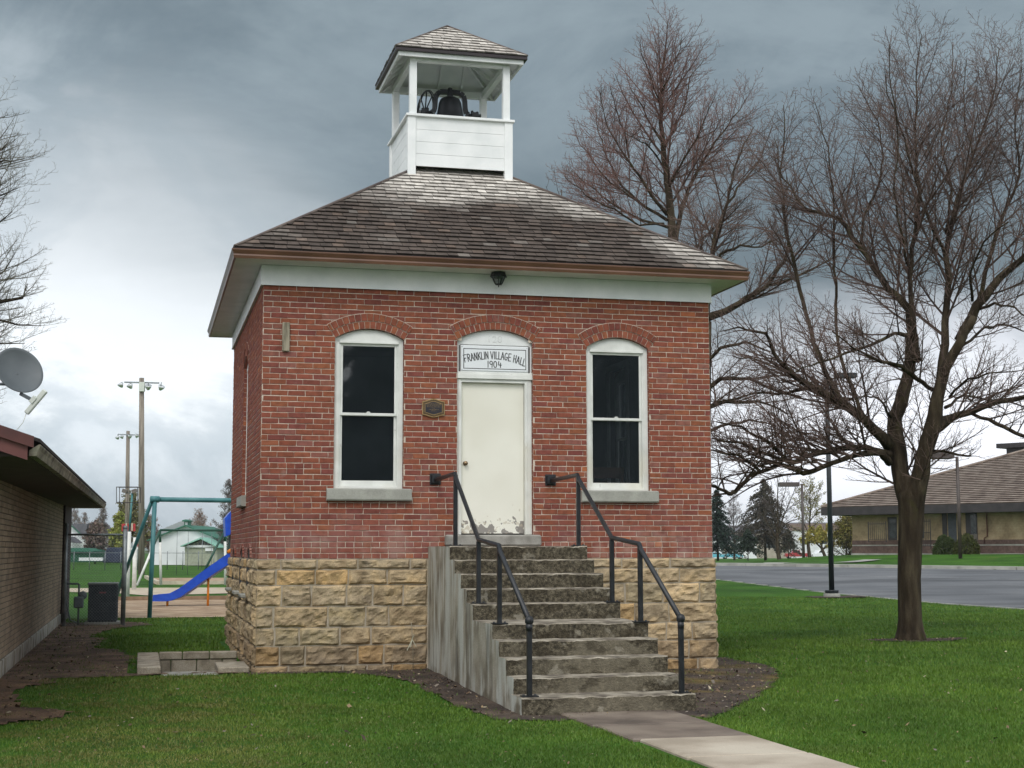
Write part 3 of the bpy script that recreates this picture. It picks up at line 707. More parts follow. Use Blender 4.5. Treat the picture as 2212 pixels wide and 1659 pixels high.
for A, B in (((x0-q, y0-q, 8.063), (x1+q, y0+.13, 8.102)), ((x0-q, y1-.13, 8.063), (x1+q, y1+q, 8.102)), ((x0-q, y0+.131, 8.063), (x0+.13, y1-.131, 8.102)), ((x1-.13, y0+.131, 8.063), (x1+q, y1-.131, 8.102))): b.box(A, B)
b.build('cap_rail', WHITE, belf, bevel=.004)
for xa in (x0+.035, x1-.035-.106):
    for ya in (y0+.03, y1-.03-.106):
        b = MB(); b.box((xa, ya, 8.103), (xa+.106, ya+.106, 9.03)); b.build('post', WHITE, belf, bevel=.004)
rr, rf = 1.022, .972; RC = (3.085, 3.108)
za_, zr_ = 9.815, 9.085; apx = Vector((RC[0]-.035, RC[1], za_))
R4 = [(RC[0]-rr, RC[1]-rr, zr_), (RC[0]+rr, RC[1]-rr, zr_), (RC[0]+rr, RC[1]+rr, zr_), (RC[0]-rr, RC[1]+rr, zr_)]
sh = MB()
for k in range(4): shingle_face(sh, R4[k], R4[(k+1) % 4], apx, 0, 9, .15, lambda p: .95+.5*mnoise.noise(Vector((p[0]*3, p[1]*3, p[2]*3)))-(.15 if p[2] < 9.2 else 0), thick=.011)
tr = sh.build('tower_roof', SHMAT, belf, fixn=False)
b = MB(); R5 = [(x, y, z-.012) for x, y, z in R4]; R6 = [(x, y, z-.055) for x, y, z in R4]; n = len(b.v)
b.add(R5+[apx-Vector((0, 0, .012))], [(0, 1, 4), (1, 2, 4), (2, 3, 4), (3, 0, 4)]); b.add(R5+R6, [(k, (k+1) % 4, (k+1) % 4+4, k+4) for k in range(4)])
inn = [(RC[0]+(x-RC[0])*.95, RC[1]+(y-RC[1])*.95, zr_-.055) for x, y, z in R4]; b.add(R6+inn, [(k, (k+1) % 4, (k+1) % 4+4, k+4) for k in range(4)])
b.build('drip_edge', DRIP, belf)
for k in range(4):
    hc = MB(); hc.tube([Vector(R4[k])+Vector((0, 0, .012)), apx+Vector((0, 0, .02))], .014, 6); hc.build('hip_cap', HF, belf)
b = MB(); t = .03
for k, (sx, sy) in enumerate(((0, -1), (1, 0), (0, 1), (-1, 0))):
    if sy: b.box((RC[0]-rf, RC[1]+sy*rf-(t if sy > 0 else 0), 8.963), (RC[0]+rf, RC[1]+sy*rf+(t if sy < 0 else 0), 9.032))
    else: b.box((RC[0]+sx*rf-(t if sx > 0 else 0), RC[1]-rf+t+.001, 8.963), (RC[0]+sx*rf+(t if sx < 0 else 0), RC[1]+rf-t-.001, 9.032))
b.build('fascia', WHITE, belf)
b = MB(); zi = 9.02; pin = [(RC[0]+sx*(rf-t-.002), RC[1]+sy*(rf-t-.002), zi) for sx, sy in ((-1, -1), (1, -1), (1, 1), (-1, 1))]
ap2 = Vector((apx.x, apx.y, za_-.075)); b.add(pin+[ap2], [(0, 1, 4), (1, 2, 4), (2, 3, 4), (3, 0, 4)]); b.build('ceiling', WHITE, belf, fixn=False)
for A, B in [((pin[k][0], pin[k][1], 8.985), ap2-Vector((0, 0, .05))) for k in range(4)]:
    b = MB(); b.bar(A, B, .04, .07); b.build('rafter', WHITE, belf)
for k in range(4):
    p, q_ = Vector(pin[k]), Vector(pin[(k+1) % 4])
    for s_ in (.3, .5, .7):
        s0 = p.lerp(q_, s_); m_ = Vector((apx.x, apx.y, 0)); cc = (p+q_)/2
        tt = 1-abs(s_-.5)*2; end = s0.lerp(Vector((ap2.x, ap2.y, ap2.z))+(s0-cc), tt*.97) if s_ == .5 else s0+(Vector((ap2.x, ap2.y, ap2.z))-cc)*(tt*.97)
        b = MB(); b.bar(s0-Vector((0, 0, .025)), end-Vector((0, 0, .04)), .035, .06); b.build('rafter', WHITE, belf)
b = MB()
xa, xb, ya, yb = x0+.035, x1-.035, y0+.03, y1-.03
for A, B in (((xa+.107, ya, 8.93), (xb-.107, ya+.08, 9.03)), ((xa+.107, yb-.08, 8.93), (xb-.107, yb, 9.03)), ((xa, ya+.107, 8.93), (xa+.08, yb-.107, 9.03)), ((xb-.08, ya+.107, 8.93), (xb, yb-.107, 9.03))): b.box(A, B)
b.build('tie_beam', WHITE, belf)
# ---- bell
bell = thing('church_bell', 'large black cast iron bell hanging in its yoke inside the white tower', 'bell', (3.10, 3.1, 8.03))
b = MB(); z = 8.24
b.lathe([(.285, z-.05), (.29, z-.03), (.25, z+.03), (.222, z+.10), (.205, z+.17), (.190, z+.25), (.178, z+.33), (.150, z+.39), (.09, z+.425), (.0, z+.435)], (3.10, 3.1, 0), 32); b.lathe([(.275, z-.05), (.2, z+.08), (.16, z+.3), (.0, z+.40)], (3.10, 3.1, 0), 32)
b.build('bell_body', BLACK, bell)
b = MB(); yk = [(-.30, 8.40), (-.262, 8.42), (-.245, 8.48), (-.237, 8.62), (-.215, 8.70), (-.16, 8.742), (-.07, 8.75), (0, 8.75), (.07, 8.75), (.16, 8.742), (.215, 8.70), (.237, 8.62), (.245, 8.48), (.262, 8.42), (.30, 8.40)]
for i in range(len(yk)-1):
    p, q = yk[i], yk[i+1]; b.bar((3.1+p[0], 3.1, p[1]), (3.1+q[0], 3.1, q[1]), .075, .062, up=(0, 1, 0))
b.lathe([(.0, .085), (.035, .07), (.04, .03), (.05, 0), (.05, -.05)], (3.1, 3.1, 8.745), 12); b.bar((3.1, 3.1, 8.70), (3.1, 3.1, 8.62), .08)
b.build('yoke', BLACK, bell)
b = MB()
for s_ in (-1, 1):
    b = MB(); b.tube([(3.1+s_*.28, 3.1, 8.40), (3.1+s_*.50, 3.1, 8.40)], .026, 10); b.box((3.1+s_*.40-.05, 3.03, 8.365), (3.1+s_*.40+.05, 3.17, 8.435))
    for t in (-1, 1): b.bar((3.1+s_*.40, 3.1, 8.40), (3.1+s_*.40, 3.1+t*.30, 8.03), .05, .04)
    b.box((3.1+s_*.40-.04, 2.74, 8.03), (3.1+s_*.40+.04, 3.46, 8.06))
    b.lathe([(0, .05), (.022, .04), (.022, 0)], (3.1+s_*.36, 3.1, 8.43), 8); b.lathe([(0, .04), (.02, .03), (.02, 0)], (3.1+s_*.44, 3.1, 8.43), 8); b.build('stand', BLACK, bell)
b = MB(); wc = Vector((2.70, 3.1, 8.40)); K = 30; wr = .33; ax = Vector((1, .22, 0)).normalized(); e1 = Vector((-ax.y, ax.x, 0))
b.tube([wc+e1*wr*math.cos(2*math.pi*k/K)+Vector((0, 0, wr*math.sin(2*math.pi*k/K))) for k in range(K+1)], .014, 6)
b.tube([wc+ax*.025+e1*(wr+.012)*math.cos(2*math.pi*k/K)+Vector((0, 0, (wr+.012)*math.sin(2*math.pi*k/K))) for k in range(K+1)], .008, 6)
for k in range(8):
    an = math.pi*k/4+.2; b.tube([wc, wc+e1*wr*math.cos(an)+Vector((0, 0, wr*math.sin(an)))], .011, 6)
b.build('wheel', BLACK, bell)
b = MB(); b.tube([(2.62, 3.0, 8.72), (2.60, 2.99, 8.5), (2.60, 3.0, 8.04)], .005, 5); b.tube([(2.80, 3.05, 8.6), (2.84, 3.03, 8.3), (2.85, 3.0, 8.04)], .005, 5); b.build('rope', mat('rope', [(.3, .3, .28)]*2), bell)
# ---- stone foundation
def stonewall(F, u0, u1, z0, z1, mb, rows, gaps=(), seed=0):
    rn = random.Random(seed); z = z1
    for ri, h in enumerate(rows):
        za, zb = z-h, z; z = za; u = u0; first = True
        while u < u1-.02:
            wd = rn.uniform(.30, .72) if not first else rn.uniform(.22, .6); first = False
            e_ = u+wd
            if u1-e_ < .2: e_ = u1
            if any(u < g1 and e_ > g0 and zb > gz0 and za < gz1 for g0, g1, gz0, gz1 in gaps):
                hit = [g for g in gaps if u < g[1] and e_ > g[0] and zb > g[2] and za < g[3]][0]
                if hit[0]-u > .12: e_ = hit[0]
                else: u = hit[1]; continue
            g = .010; a, b_ = u+g, e_-g; c0, c1 = za+g*.8, zb-g*.8
            nx, nz = max(5, int((b_-a)/.022)), max(6, int((c1-c0)/.022)); bul = rn.uniform(.018, .036); sd = rn.uniform(0, 99)
            t = rn.random(); col = (.42, .325, .205) if t < .55 else (.38, .305, .205) if t < .86 else (.45, .315, .165) if t < .93 else (.37, .305, .20)
            k = rn.uniform(.85, 1.1); col = mulc(col, k)
            col = (col[0], col[1]*.99, col[2]*.98)
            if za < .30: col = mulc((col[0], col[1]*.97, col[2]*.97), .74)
            vs = []
            for j in range(nz+1):
                for i in range(nx+1):
                    s, q = i/nx, j/nz; x = a+(b_-a)*s; zz = c0+(c1-c0)*q
                    ed = min(s*(b_-a), (1-s)*(b_-a), q*(c1-c0), (1-q)*(c1-c0)); f = sstep(ed/.022)
                    nv = mnoise.fractal(Vector((x*5+sd, zz*7, sd)), .9, 2.1, 5); rg = abs(mnoise.noise(Vector((x*7+sd, zz*11, sd*2))))
                    ff = f if 0 < i < nx and 0 < j < nz else 0
                    d = .012+ff*(bul*.8+.030*nv-.034*rg) if ff else .0
                    jx = mnoise.noise(Vector((x*6, zz*6, sd)))*.012; vs.append(F(x+(jx if 0 < i < nx or True else 0), zz+jx, max(.004, d)-.0))
            fs = [(j*(nx+1)+i, j*(nx+1)+i+1, (j+1)*(nx+1)+i+1, (j+1)*(nx+1)+i) for j in range(nz) for i in range(nx)]
            mb.add(vs, fs, col, False); u = e_
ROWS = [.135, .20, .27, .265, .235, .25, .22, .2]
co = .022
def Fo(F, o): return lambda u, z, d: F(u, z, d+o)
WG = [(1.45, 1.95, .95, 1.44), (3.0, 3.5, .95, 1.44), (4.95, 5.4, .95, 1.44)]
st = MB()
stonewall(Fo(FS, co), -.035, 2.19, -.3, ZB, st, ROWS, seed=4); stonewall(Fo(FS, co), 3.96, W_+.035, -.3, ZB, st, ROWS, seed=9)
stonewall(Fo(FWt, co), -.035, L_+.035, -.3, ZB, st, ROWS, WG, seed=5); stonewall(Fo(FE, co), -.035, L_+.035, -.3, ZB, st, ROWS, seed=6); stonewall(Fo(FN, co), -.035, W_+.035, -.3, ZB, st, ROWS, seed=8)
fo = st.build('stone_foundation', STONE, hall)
b = MB(); b.box((-co, -co, -.4), (W_+co, L_+co, ZB-.004)); b.build('mortar', mat('grey_mortar', [(.33, .28, .21), (.44, .38, .30)], scale=6, detail=9, rough=.95, bump=.004, bscale=50, fine=.2), fo)
b = MB(); b.box((.03, .03, ZB-.003), (W_-.03, L_-.03, 1.62)); b.build('floor_slab', PL, hall)
for g0, g1, gz0, gz1 in WG:
    b = MB(); b.box((-co-.004, g0+.02, gz0+.03), (-co+.03, g1-.02, gz1-.02)); b.build('basement_window', DARKIN, hall)
    b = MB(); b.box((-.13, g0-.03, gz0-.05), (-.03, g1+.03, gz0)); b.build('sill', SILL, hall, bevel=.01)
    b = MB(); K = 12
    for i in range(K):
        t0, t1 = math.pi*i/K+.03, math.pi*(i+1)/K-.03; r0, r1 = (g1-g0)/2, (g1-g0)/2+.11; uc = (g0+g1)/2
        P = [(uc-rr_*math.cos(t), ZB+.01+rr_*math.sin(t)*.55) for rr_, t in ((r0, t0), (r0, t1), (r1, t1), (r1, t0))]
        b.add([FWt(u, z, .022) for u, z in P]+[FWt(u, z, -.01) for u, z in P], [(0, 1, 2, 3)]+[(i_+4, (i_+1) % 4+4, (i_+1) % 4, i_) for i_ in range(4)], bcol())
    b.build('brick_arch', BRICK, hall)
    b = MB(); P = [(uc-r0*math.cos(math.pi*i/14), ZB+.01+r0*math.sin(math.pi*i/14)*.55) for i in range(15)]; b.prism(P, FWt, .006, -.01); b.build('basement_window', DARKIN, hall)

# ---- sign above the door
sg = thing('sign', 'white board with black border lettered FRANKLIN VILLAGE HALL 1904 above the door', 'sign', (3.10, .04, 3.945))
b = MB(); b.box((2.645, .035, 3.948), (3.572, .049, 4.283)); b.build('board', mat('sign_white', [(.72, .75, .78), (.78, .80, .82)], scale=2, rough=.4), sg, bevel=.002)
INK = mat('black_sign_paint', [(.012, .012, .014), (.03, .03, .032)], scale=20, rough=.5)
b = MB(); yb_ = .0335
X0, X1, Z0, Z1 = 2.675, 3.545, 3.972, 4.247; t = .009
for A, B in (((X0, Z0), (X1, Z0+t)), ((X0, Z1-t), (X1, Z1)), ((X0, Z0+t), (X0+t, Z1-t)), ((X1-t, Z0+t), (X1, Z1-t))): b.box((A[0], yb_, A[1]), (B[0], .0352, B[1]))
b.build('border', INK, sg)
for x in (2.658, 3.558):
    for z in (3.962, 4.268): b = MB(); b.lathe([(0, .003), (.004, .002), (.004, 0)], (x, .035, z), 8, (0, -1, 0)); b.build('screw', INK, sg)
def arc(cx, cy, rx, ry, a0, a1, n=10): return [(cx+rx*math.cos(R(a0+(a1-a0)*i/n)), cy+ry*math.sin(R(a0+(a1-a0)*i/n))) for i in range(n+1)]
GL = {'F': [[(.1, 0), (.1, 1), (.62, 1)], [(.1, .52), (.5, .54)]], 'R': [[(.1, 0), (.1, 1)]+arc(.3, .75, .3, .25, 90, -90)+[(.1, .5)], [(.25, .5), (.65, 0)]],
 'A': [[(.02, 0), (.33, 1), (.64, 0)], [(.13, .36), (.53, .36)]], 'N': [[(.08, 0), (.08, 1), (.58, 0), (.58, 1)]], 'K': [[(.1, 0), (.1, 1)], [(.58, 1), (.1, .45)], [(.25, .6), (.62, 0)]],
 'L': [[(.1, 1), (.1, 0), (.55, .02)]], 'I': [[(.15, 0), (.15, 1)]], 'V': [[(.02, 1), (.32, 0), (.62, 1)]], 'G': [arc(.36, .5, .28, .5, 50, 330)+[(.64, .42), (.4, .42)]],
 'E': [[(.6, 1), (.1, 1), (.1, 0), (.6, 0)], [(.1, .52), (.5, .52)]], 'H': [[(.1, 0), (.1, 1)], [(.58, 0), (.58, 1)], [(.1, .5), (.58, .5)]],
 '1': [[(.2, 0), (.2, 1)]], '9': [arc(.34, .74, .24, .26, 0, 360, 16), [(.58, .76), (.5, 0)]], '0': [arc(.36, .5, .27, .5, 0, 360, 18)], '4': [[(.16, 1), (.12, .42), (.66, .42)], [(.5, .75), (.46, 0)]]}
def stroke(mb, pts, place, wd):
    P = [Vector(place(*p)) for p in pts]
    for i in range(len(P)-1):
        mb.bar(P[i], P[i+1], .0025, wd, up=(P[i+1]-P[i]).cross(Vector((0, 1, 0))))
        mb.lathe([(0, .0013), (wd/2, .0013), (wd/2, -.0013)], P[i], 8, (0, -1, 0))
    mb.lathe([(0, .0013), (wd/2, .0013), (wd/2, -.0013)], P[-1], 8, (0, -1, 0))
lt = MB(); text = 'FRANKLIN VILLAGE HALL'; adv = {'I': .34, ' ': .36, 'L': .60, 'K': .70, 'G': .78}
adv = [adv.get(c, .74) for c in text]; tot = sum(adv); wdt = .835; h = .098; run = 0
for c, a_ in zip(text, adv):
    s = (run+a_/2)/tot*2-1; xc = 3.108+s*wdt/2; zc = 4.113-.062*max(0, s)**2*1.5-.045*max(0, -s)**2*1.3; rot = -s*.24 if s > 0 else -s*.26; k = wdt/tot
    for st_ in GL.get(c, []):
        def place(u, v, xc=xc, zc=zc, rot=rot, a_=a_):
            x = (u-.5*a_+.02)*k*1.0; z = v*h; return (xc+x*math.cos(rot)-z*math.sin(rot), .0335, zc+x*math.sin(rot)+z*math.cos(rot))
        stroke(lt, st_, place, .0105)
    run += a_
lx = 3.0
for c, a_ in zip('1904', (.42, .74, .86, .7)):
    for st_ in GL[c]: stroke(lt, st_, lambda u, v, lx=lx: (lx+u*.075, .0335, 3.996+v*.085), .0105)
    lx += a_*.075
lt.build('lettering', INK, sg)
# ---- bronze plaque
pq = thing('plaque', 'small bronze and black plaque on the brick wall left of the door', 'plaque', (2.26, -.01, 3.32))
def plq(hw, hh, bow, n=12):
    T = [(-hw+2*hw*i/n, hh+bow*(.5+.5*math.cos(math.pi*(2*i/n-1)))) for i in range(n+1)]
    return [(x+2.26, z+3.423) for x, z in T]+[(x+2.26, -z+3.423) for x, z in reversed(T)]
BRZ = mat('bronze', [(.30, .19, .08), (.50, .35, .17)], scale=60, rough=.4, metal=.6); b = MB(); b.prism(plq(.152, .092, .034), FS, .006, .022); b.build('rim', BRZ, pq, bevel=.003)
b = MB(); b.prism(plq(.140, .081, .032), FS, .0205, .0235); b.build('groove', mat('dark_bronze', [(.05, .035, .02), (.16, .10, .05)], scale=80, rough=.5, metal=.5), pq)
b = MB(); b.prism(plq(.119, .062, .029), FS, .0215, .0255); b.build('inner_rim', BRZ, pq)
b = MB(); b.prism(plq(.113, .057, .027), FS, .022, .0268); b.build('face', mat('plaque_black', [(.015, .013, .02), (.03, .028, .035)], rough=.4), pq)
for i, (tx, sz) in enumerate((('FRANKLIN VILLAGE HALL', .019), ('Built in 1904, has been placed on the', .0125), ('National Register of Historic Places', .0128), ('by the', .0125), ('United States Department', .0125), ('of the Interior', .0125), ('', .012), ('', .011))):
    if tx: text_mesh(tx, sz, BRZ, 'lettering', pq, FS, 2.26, 3.470-.0175*i, .0272, ext=.0006)
# ---- lantern under the eaves, weathered board on the wall
ln = thing('porch_lantern', 'dark metal lantern with clear panes hanging under the eaves over the door', 'lantern', (3.106, -.2, 5.257))
b = MB(); b.lathe([(0, 0), (.095, 0), (.105, -.03), (.118, -.055), (.112, -.066), (.09, -.062), (0, -.05)], (3.106, -.2, 5.255), 8, smooth=False); b.build('canopy', BLACK, ln)
b = MB()
for k in range(6):
    an = math.pi/3*k+.3; c, s = math.cos(an), math.sin(an)
    b.tube([(3.106+c*r_, -.2+s*r_, 5.255+z) for r_, z in ((.098, -.06), (.082, -.10), (.058, -.145), (.035, -.17))], .0055, 5)
b.lathe([(.045, -.155), (.04, -.168), (.0, -.178)], (3.106, -.2, 5.255), 8); b.tube([(3.106, -.2, 5.08), (3.106, -.2, 5.055)], .007, 6); b.build('cage', BLACK, ln)
b = MB(); b.lathe([(.090, -.062), (.075, -.10), (.051, -.145), (.03, -.165)], (3.106, -.2, 5.255), 6, smooth=False); b.build('shade', glass('lantern_glass', clear=.8), ln)
b = MB(); b.box((.250, -.045, 4.125), (.345, -.004, 4.505)); o = b.build('wooden_block', mat('grey_weathered_wood', [(.15, .13, .09), (.26, .23, .17), (.34, .30, .22)], scale=6, rough=.9, bump=.002, bscale=40, stretch=(4, 4, .6)), None, bevel=.006)
tag(center(o), 'short weathered grey board fixed upright to the brick near the top left corner', 'wooden board')

# ------------------------------------------------------------------ concrete steps and handrails
SX0, SX1 = 2.2, 3.955
FY_ = [-1.42, -1.71, -2.09, -2.40, -2.74, -3.72, -4.03, -4.34, -4.66, -5.07]; FZ_ = [1.594, 1.43, 1.266, 1.10, .94, .76, .60, .436, .27, .11]
RIS = mat('mossy_aggregate_concrete', [srgb(54, 50, 42), srgb(80, 74, 62), srgb(106, 99, 84)], scale=26, detail=12, rough=.95, bump=.016, bscale=60, lo=.34, hi=.66, fine=.6, fscale=130, spec=.2,
   extra=chain(stain(srgb(120, 113, 98), 1.6, .44, .54, axis=2, a=1.2, b=.4, amount=.55, detail=13), stain(srgb(150, 144, 130), 4.5, .60, .66, amount=.6, detail=14), stain(srgb(46, 40, 30), 3.2, .54, .60, amount=.5, detail=14, stretch=(1, 1, 1.6))))
TRD = mat('worn_concrete_tread', [srgb(92, 84, 74), srgb(130, 122, 108), srgb(160, 152, 138)], scale=5, detail=10, rough=.8, bump=.004, bscale=60, fine=.2)
SIDEM = mat('streaked_concrete', [srgb(112, 104, 90), srgb(142, 136, 122), srgb(160, 155, 143)], scale=2.5, detail=9, rough=.9, bump=.004, bscale=40, fine=.15,
   extra=chain(stain(srgb(176, 178, 172), 3.6, .44, .62, stretch=(1, 1, .26), amount=.9, detail=12), stain(srgb(190, 192, 186), 8, .54, .62, stretch=(1, 1, .14), amount=.6, detail=12), stain(srgb(66, 60, 48), 2.8, .56, .70, stretch=(1, 1, .22), amount=.65), stain(srgb(90, 82, 66), 3, .40, .6, axis=2, a=.5, b=-.1, amount=.8)))
steps = thing('concrete_steps', 'ten mossy weathered concrete steps with a landing climbing to the front door', 'steps', (3.08, -2.5, -.07))
def rough_grid(mb, P, nu, nv, amp, seed, col=(1, 1, 1), lock=None):
    "bilinear grid over corner points P00 P10 P11 P01, displaced by noise"
    P = [Vector(p) for p in P]; vs = []
    for j in range(nv+1):
        for i in range(nu+1):
            p = (P[0].lerp(P[1], i/nu)).lerp(P[3].lerp(P[2], i/nu), j/nv)
            n = mnoise.noise_vector(p*9)*amp*.6+mnoise.noise_vector(p*27)*amp*.4; n.x *= .5; n.z = min(n.z, .004) if True else n.z; vs.append(p+n)
    mb.add(vs, [(j*(nu+1)+i, j*(nu+1)+i+1, (j+1)*(nu+1)+i+1, (j+1)*(nu+1)+i) for j in range(nv) for i in range(nu)], col, True)
for k in range(10):
    rs, td = MB(), MB()
    y, z = FY_[k], FZ_[k]; zl = FZ_[k+1] if k < 9 else -.16; yb = FY_[k-1] if k else 0.
    xx1 = SX1+(.03 if k == 9 else 0); xx0 = SX0-(.02 if k == 9 else 0)
    nz = .018; ee = .012
    rough_grid(rs, [(xx0, y, zl-.01), (xx1, y, zl-.01), (xx1, y+.004, z-ee), (xx0, y+.004, z-ee)], 60, 6, .022, k)
    rough_grid(td, [(xx0, y+.004, z-ee), (xx1, y+.004, z-ee), (xx1, y+.02, z), (xx0, y+.02, z)], 60, 1, .022, k)
    rough_grid(td, [(xx0, y+.02, z), (xx1, y+.02, z), (xx1, yb+.02, z), (xx0, yb+.02, z)], 60, 5, .010 if k != 0 else .008, k)
    rs.build('riser', RIS, steps, fixn=False); td.build('tread', TRD, steps, fixn=False)
for x in (SX0, SX1):
    yprev = 0.; sdm = MB()
    for k in range(10):
        y, z = FY_[k], FZ_[k]; x_ = x+((-.02 if x == SX0 else .03) if k == 9 else 0)
        rough_grid(sdm, [(x_, yprev, -.25), (x_, y, -.25), (x_, y, z), (x_, yprev, z)], max(3, int((yprev-y)/.06)), 22, .010, k); yprev = y
    sdm.build('side_wall', SIDEM, steps, fixn=False)
def handrail(x, label, PY, TZ, brk):
    h = thing('handrail', label, 'handrail', (x, PY[0], FZ_[0]), 'black iron handrails on the steps')
    bz = [FZ_[0], FZ_[4], FZ_[5], FZ_[9]]
    for y, zb, zt in zip(PY, bz, TZ):
        b = MB(); b.bar((x, y, zb), (x, y, zt-.02), .048, .048, up=(0, 1, 0)); b.build('post', BLACK, h, bevel=.003)
        b = MB(); b.box((x-.085, y-.05, zb+.001), (x+.085, y+.05, zb+.012))
        for sx in (-.06, .06): b.lathe([(0, .014), (.012, .012), (.012, 0)], (x+sx, y, zb+.012), 6)
        b.build('base_plate', BLACK, h)
    b = MB(); P = [(x, -.03, brk-.01), (x, PY[0]+.03, TZ[0]), (x, PY[0]-.03, TZ[0]-.06), (x, PY[1], TZ[1]), (x, PY[2]+.02, TZ[2]), (x, PY[2]-.03, TZ[2]-.06), (x, PY[3], TZ[3])]
    b.tube(P, .0265, 10); b.build('rail', BLACK, h)
    b = MB(); b.lathe([(0, -.052), (.03, -.04), (.043, -.02), (.045, 0), (.043, .02), (.03, .04), (0, .05)], (x, PY[3], TZ[3]), 12); b.tube([(x, PY[3], TZ[3]-.10), (x, PY[3], TZ[3]-.03)], .034, 10); b.build('elbow_ball', BLACK, h)
    b = MB(); b.box((x-.075, -.012, brk-.075), (x+.075, .0, brk+.075)); b.box((x-.055, -.06, brk-.055), (x+.055, -.0125, brk+.055)); b.build('wall_bracket', BLACK, h, bevel=.008, seg=2)
handrail(2.29, 'left handrail of the steps, black iron with four posts and a ball elbow', [-1.33, -2.64, -3.67, -4.95], [2.49, 1.667, 1.597, .852], 2.481)
handrail(3.87, 'right handrail of the steps, black iron with four posts and a ball elbow', [-1.33, -2.70, -3.72, -4.98], [2.49, 1.69, 1.612, .855], 2.484)
# ------------------------------------------------------------------ block window well on the left side
BLK = mat('split_face_block', [(.22, .19, .15), (.33, .29, .23), (.40, .36, .30)], scale=7, detail=9, rough=.95, bump=.006, bscale=45, fine=.25, attr=True)
wl = thing('window_well', 'sunken window well curbed with low tan split-face blocks beside the left foundation wall', 'window well', (-.75, .7, 0))
def blockm(x0, x1, y0, y1, z0, z1, nm='block', parent=wl):
    b = MB(); b.box((x0, y0, z0), (x1, y1, z1), (lambda k: (k, k, k*.98))(rnd.uniform(.85, 1.1))); o = b.build(nm, BLK, parent, bevel=.012)
for a0, a1 in ((-1.18, -.86), (-.85, -.48), (-.47, -.09)): blockm(a0, a1, 2.62, 2.80, .0, .105)
for a0, a1 in ((-1.18, -1.02), (-1.01, -.66), (-.65, -.30), (-.29, -.09)): blockm(a0, a1, 2.635, 2.80, -.20, -.005)
for a0, a1 in ((-1.18, -.80), (-.79, -.40), (-.39, -.09)): blockm(a0, a1, 2.63, 2.80, -.42, -.21)
for y0_, y1_ in ((.06, .72), (.73, 1.42), (1.43, 2.10), (2.11, 2.80)): blockm(-1.48, -1.19, y0_, y1_, .0, .10)
for y0_, y1_ in ((.07, .62), (.63, 1.22), (1.23, 1.9), (1.91, 2.79)): blockm(-1.46, -1.20, y0_, y1_, -.42, -.005)
blockm(-.48, -.09, .06, 1.05, -.02, .075)
b = MB(); b.box((-1.185, -.16, -.25), (-.49, .34, .012)); b.build('slab', MATS['kerb_concrete'], wl, bevel=.008)
b = MB(); b.box((-1.19, .30, -.6), (-.1, 2.7, -.45)); b.build('gravel_floor', DIRT, wl)
# ------------------------------------------------------------------ survey helpers
SK = 2212/3296
ZD = None
def Z(x0, y0, s): return lambda x, y: ((x0+x/s)*SK, (y0+y/s)*SK)
ZP, Z2, ZR, ZT8, ZV, ZU, ZC = Z(200, 1550, 3.318), Z(0, 1050, 2.37), Z(2250, 1400, 2.1147), Z(2280, 1000, 1.508), Z(2450, 100, 1.383), Z(1850, 50, 1.7457), Z(2250, 1550, 3.687)
HD = Vector((math.sin(YAW), math.cos(YAW), 0))
ZD = Z(2285, 1545, 2.629)
def ray(X, Y): return FW+RT*((X-1106)/F0)-UP*((Y-829.5)/F0)
def atH(XY, H):
    "point on the sight line at horizontal forward distance H"
    d = ray(*XY); return CAM+d*(H/d.dot(HD))
def onplane(XY, p, n): d = ray(*XY); n = Vector(n); return CAM+d*((Vector(p)-CAM).dot(n)/d.dot(n))
def gz(p): return ground_z(p.x, p.y, False)
def ground_pt(a, H):
    p = rel(a, H); p.z = ground_z(p.x, p.y, False); return p
# ------------------------------------------------------------------ bare trees
BARK = mat('bark', [srgb(36, 30, 24), srgb(58, 50, 40), srgb(80, 72, 58)], scale=7, detail=10, rough=.95, bump=.05, bscale=13, stretch=(1, 1, .22), lo=.3, hi=.7, fine=.25, spec=.15, extra=stain(srgb(66, 66, 34), 2.2, .58, .72, amount=.5))
TWIG = mat('twigs', [(.9, .9, .9), (1.1, 1.1, 1.1)], scale=2, rough=.85, attr=True, spec=.15)
def seg_mesh(name, S, m, parent, tint):
    "S: array of rows p0(3) p1(3) r0 r1 -> three-sided tapered prisms"
    S = np.array(S, np.float64); n = len(S); p0, p1, r0, r1 = S[:, :3], S[:, 3:6], S[:, 6], S[:, 7]
    d = p1-p0; d /= np.maximum(np.linalg.norm(d, axis=1, keepdims=True), 1e-9)
    ref = np.where(np.abs(d[:, 2:3]) < .9, np.array([[0, 0, 1.]]), np.array([[1., 0, 0]])); a = np.cross(d, ref); a /= np.linalg.norm(a, axis=1, keepdims=True); b = np.cross(d, a)
    V = np.zeros((n, 6, 3)); 
    for k in range(3):
        c, s = math.cos(2*math.pi*k/3), math.sin(2*math.pi*k/3); o = a*c+b*s
        V[:, k] = p0+o*r0[:, None]; V[:, k+3] = p1+o*r1[:, None]
    base = (np.arange(n)*6)[:, None]; Fc = np.concatenate([base+np.array([[k, (k+1) % 3, (k+1) % 3+3, k+3]]) for k in range(3)], axis=1).reshape(-1, 4)
    T = np.repeat(tint, 3, axis=0) if tint is not None else None
    return npmesh(name, V.reshape(-1, 3), Fc, m, parent, tint=T)
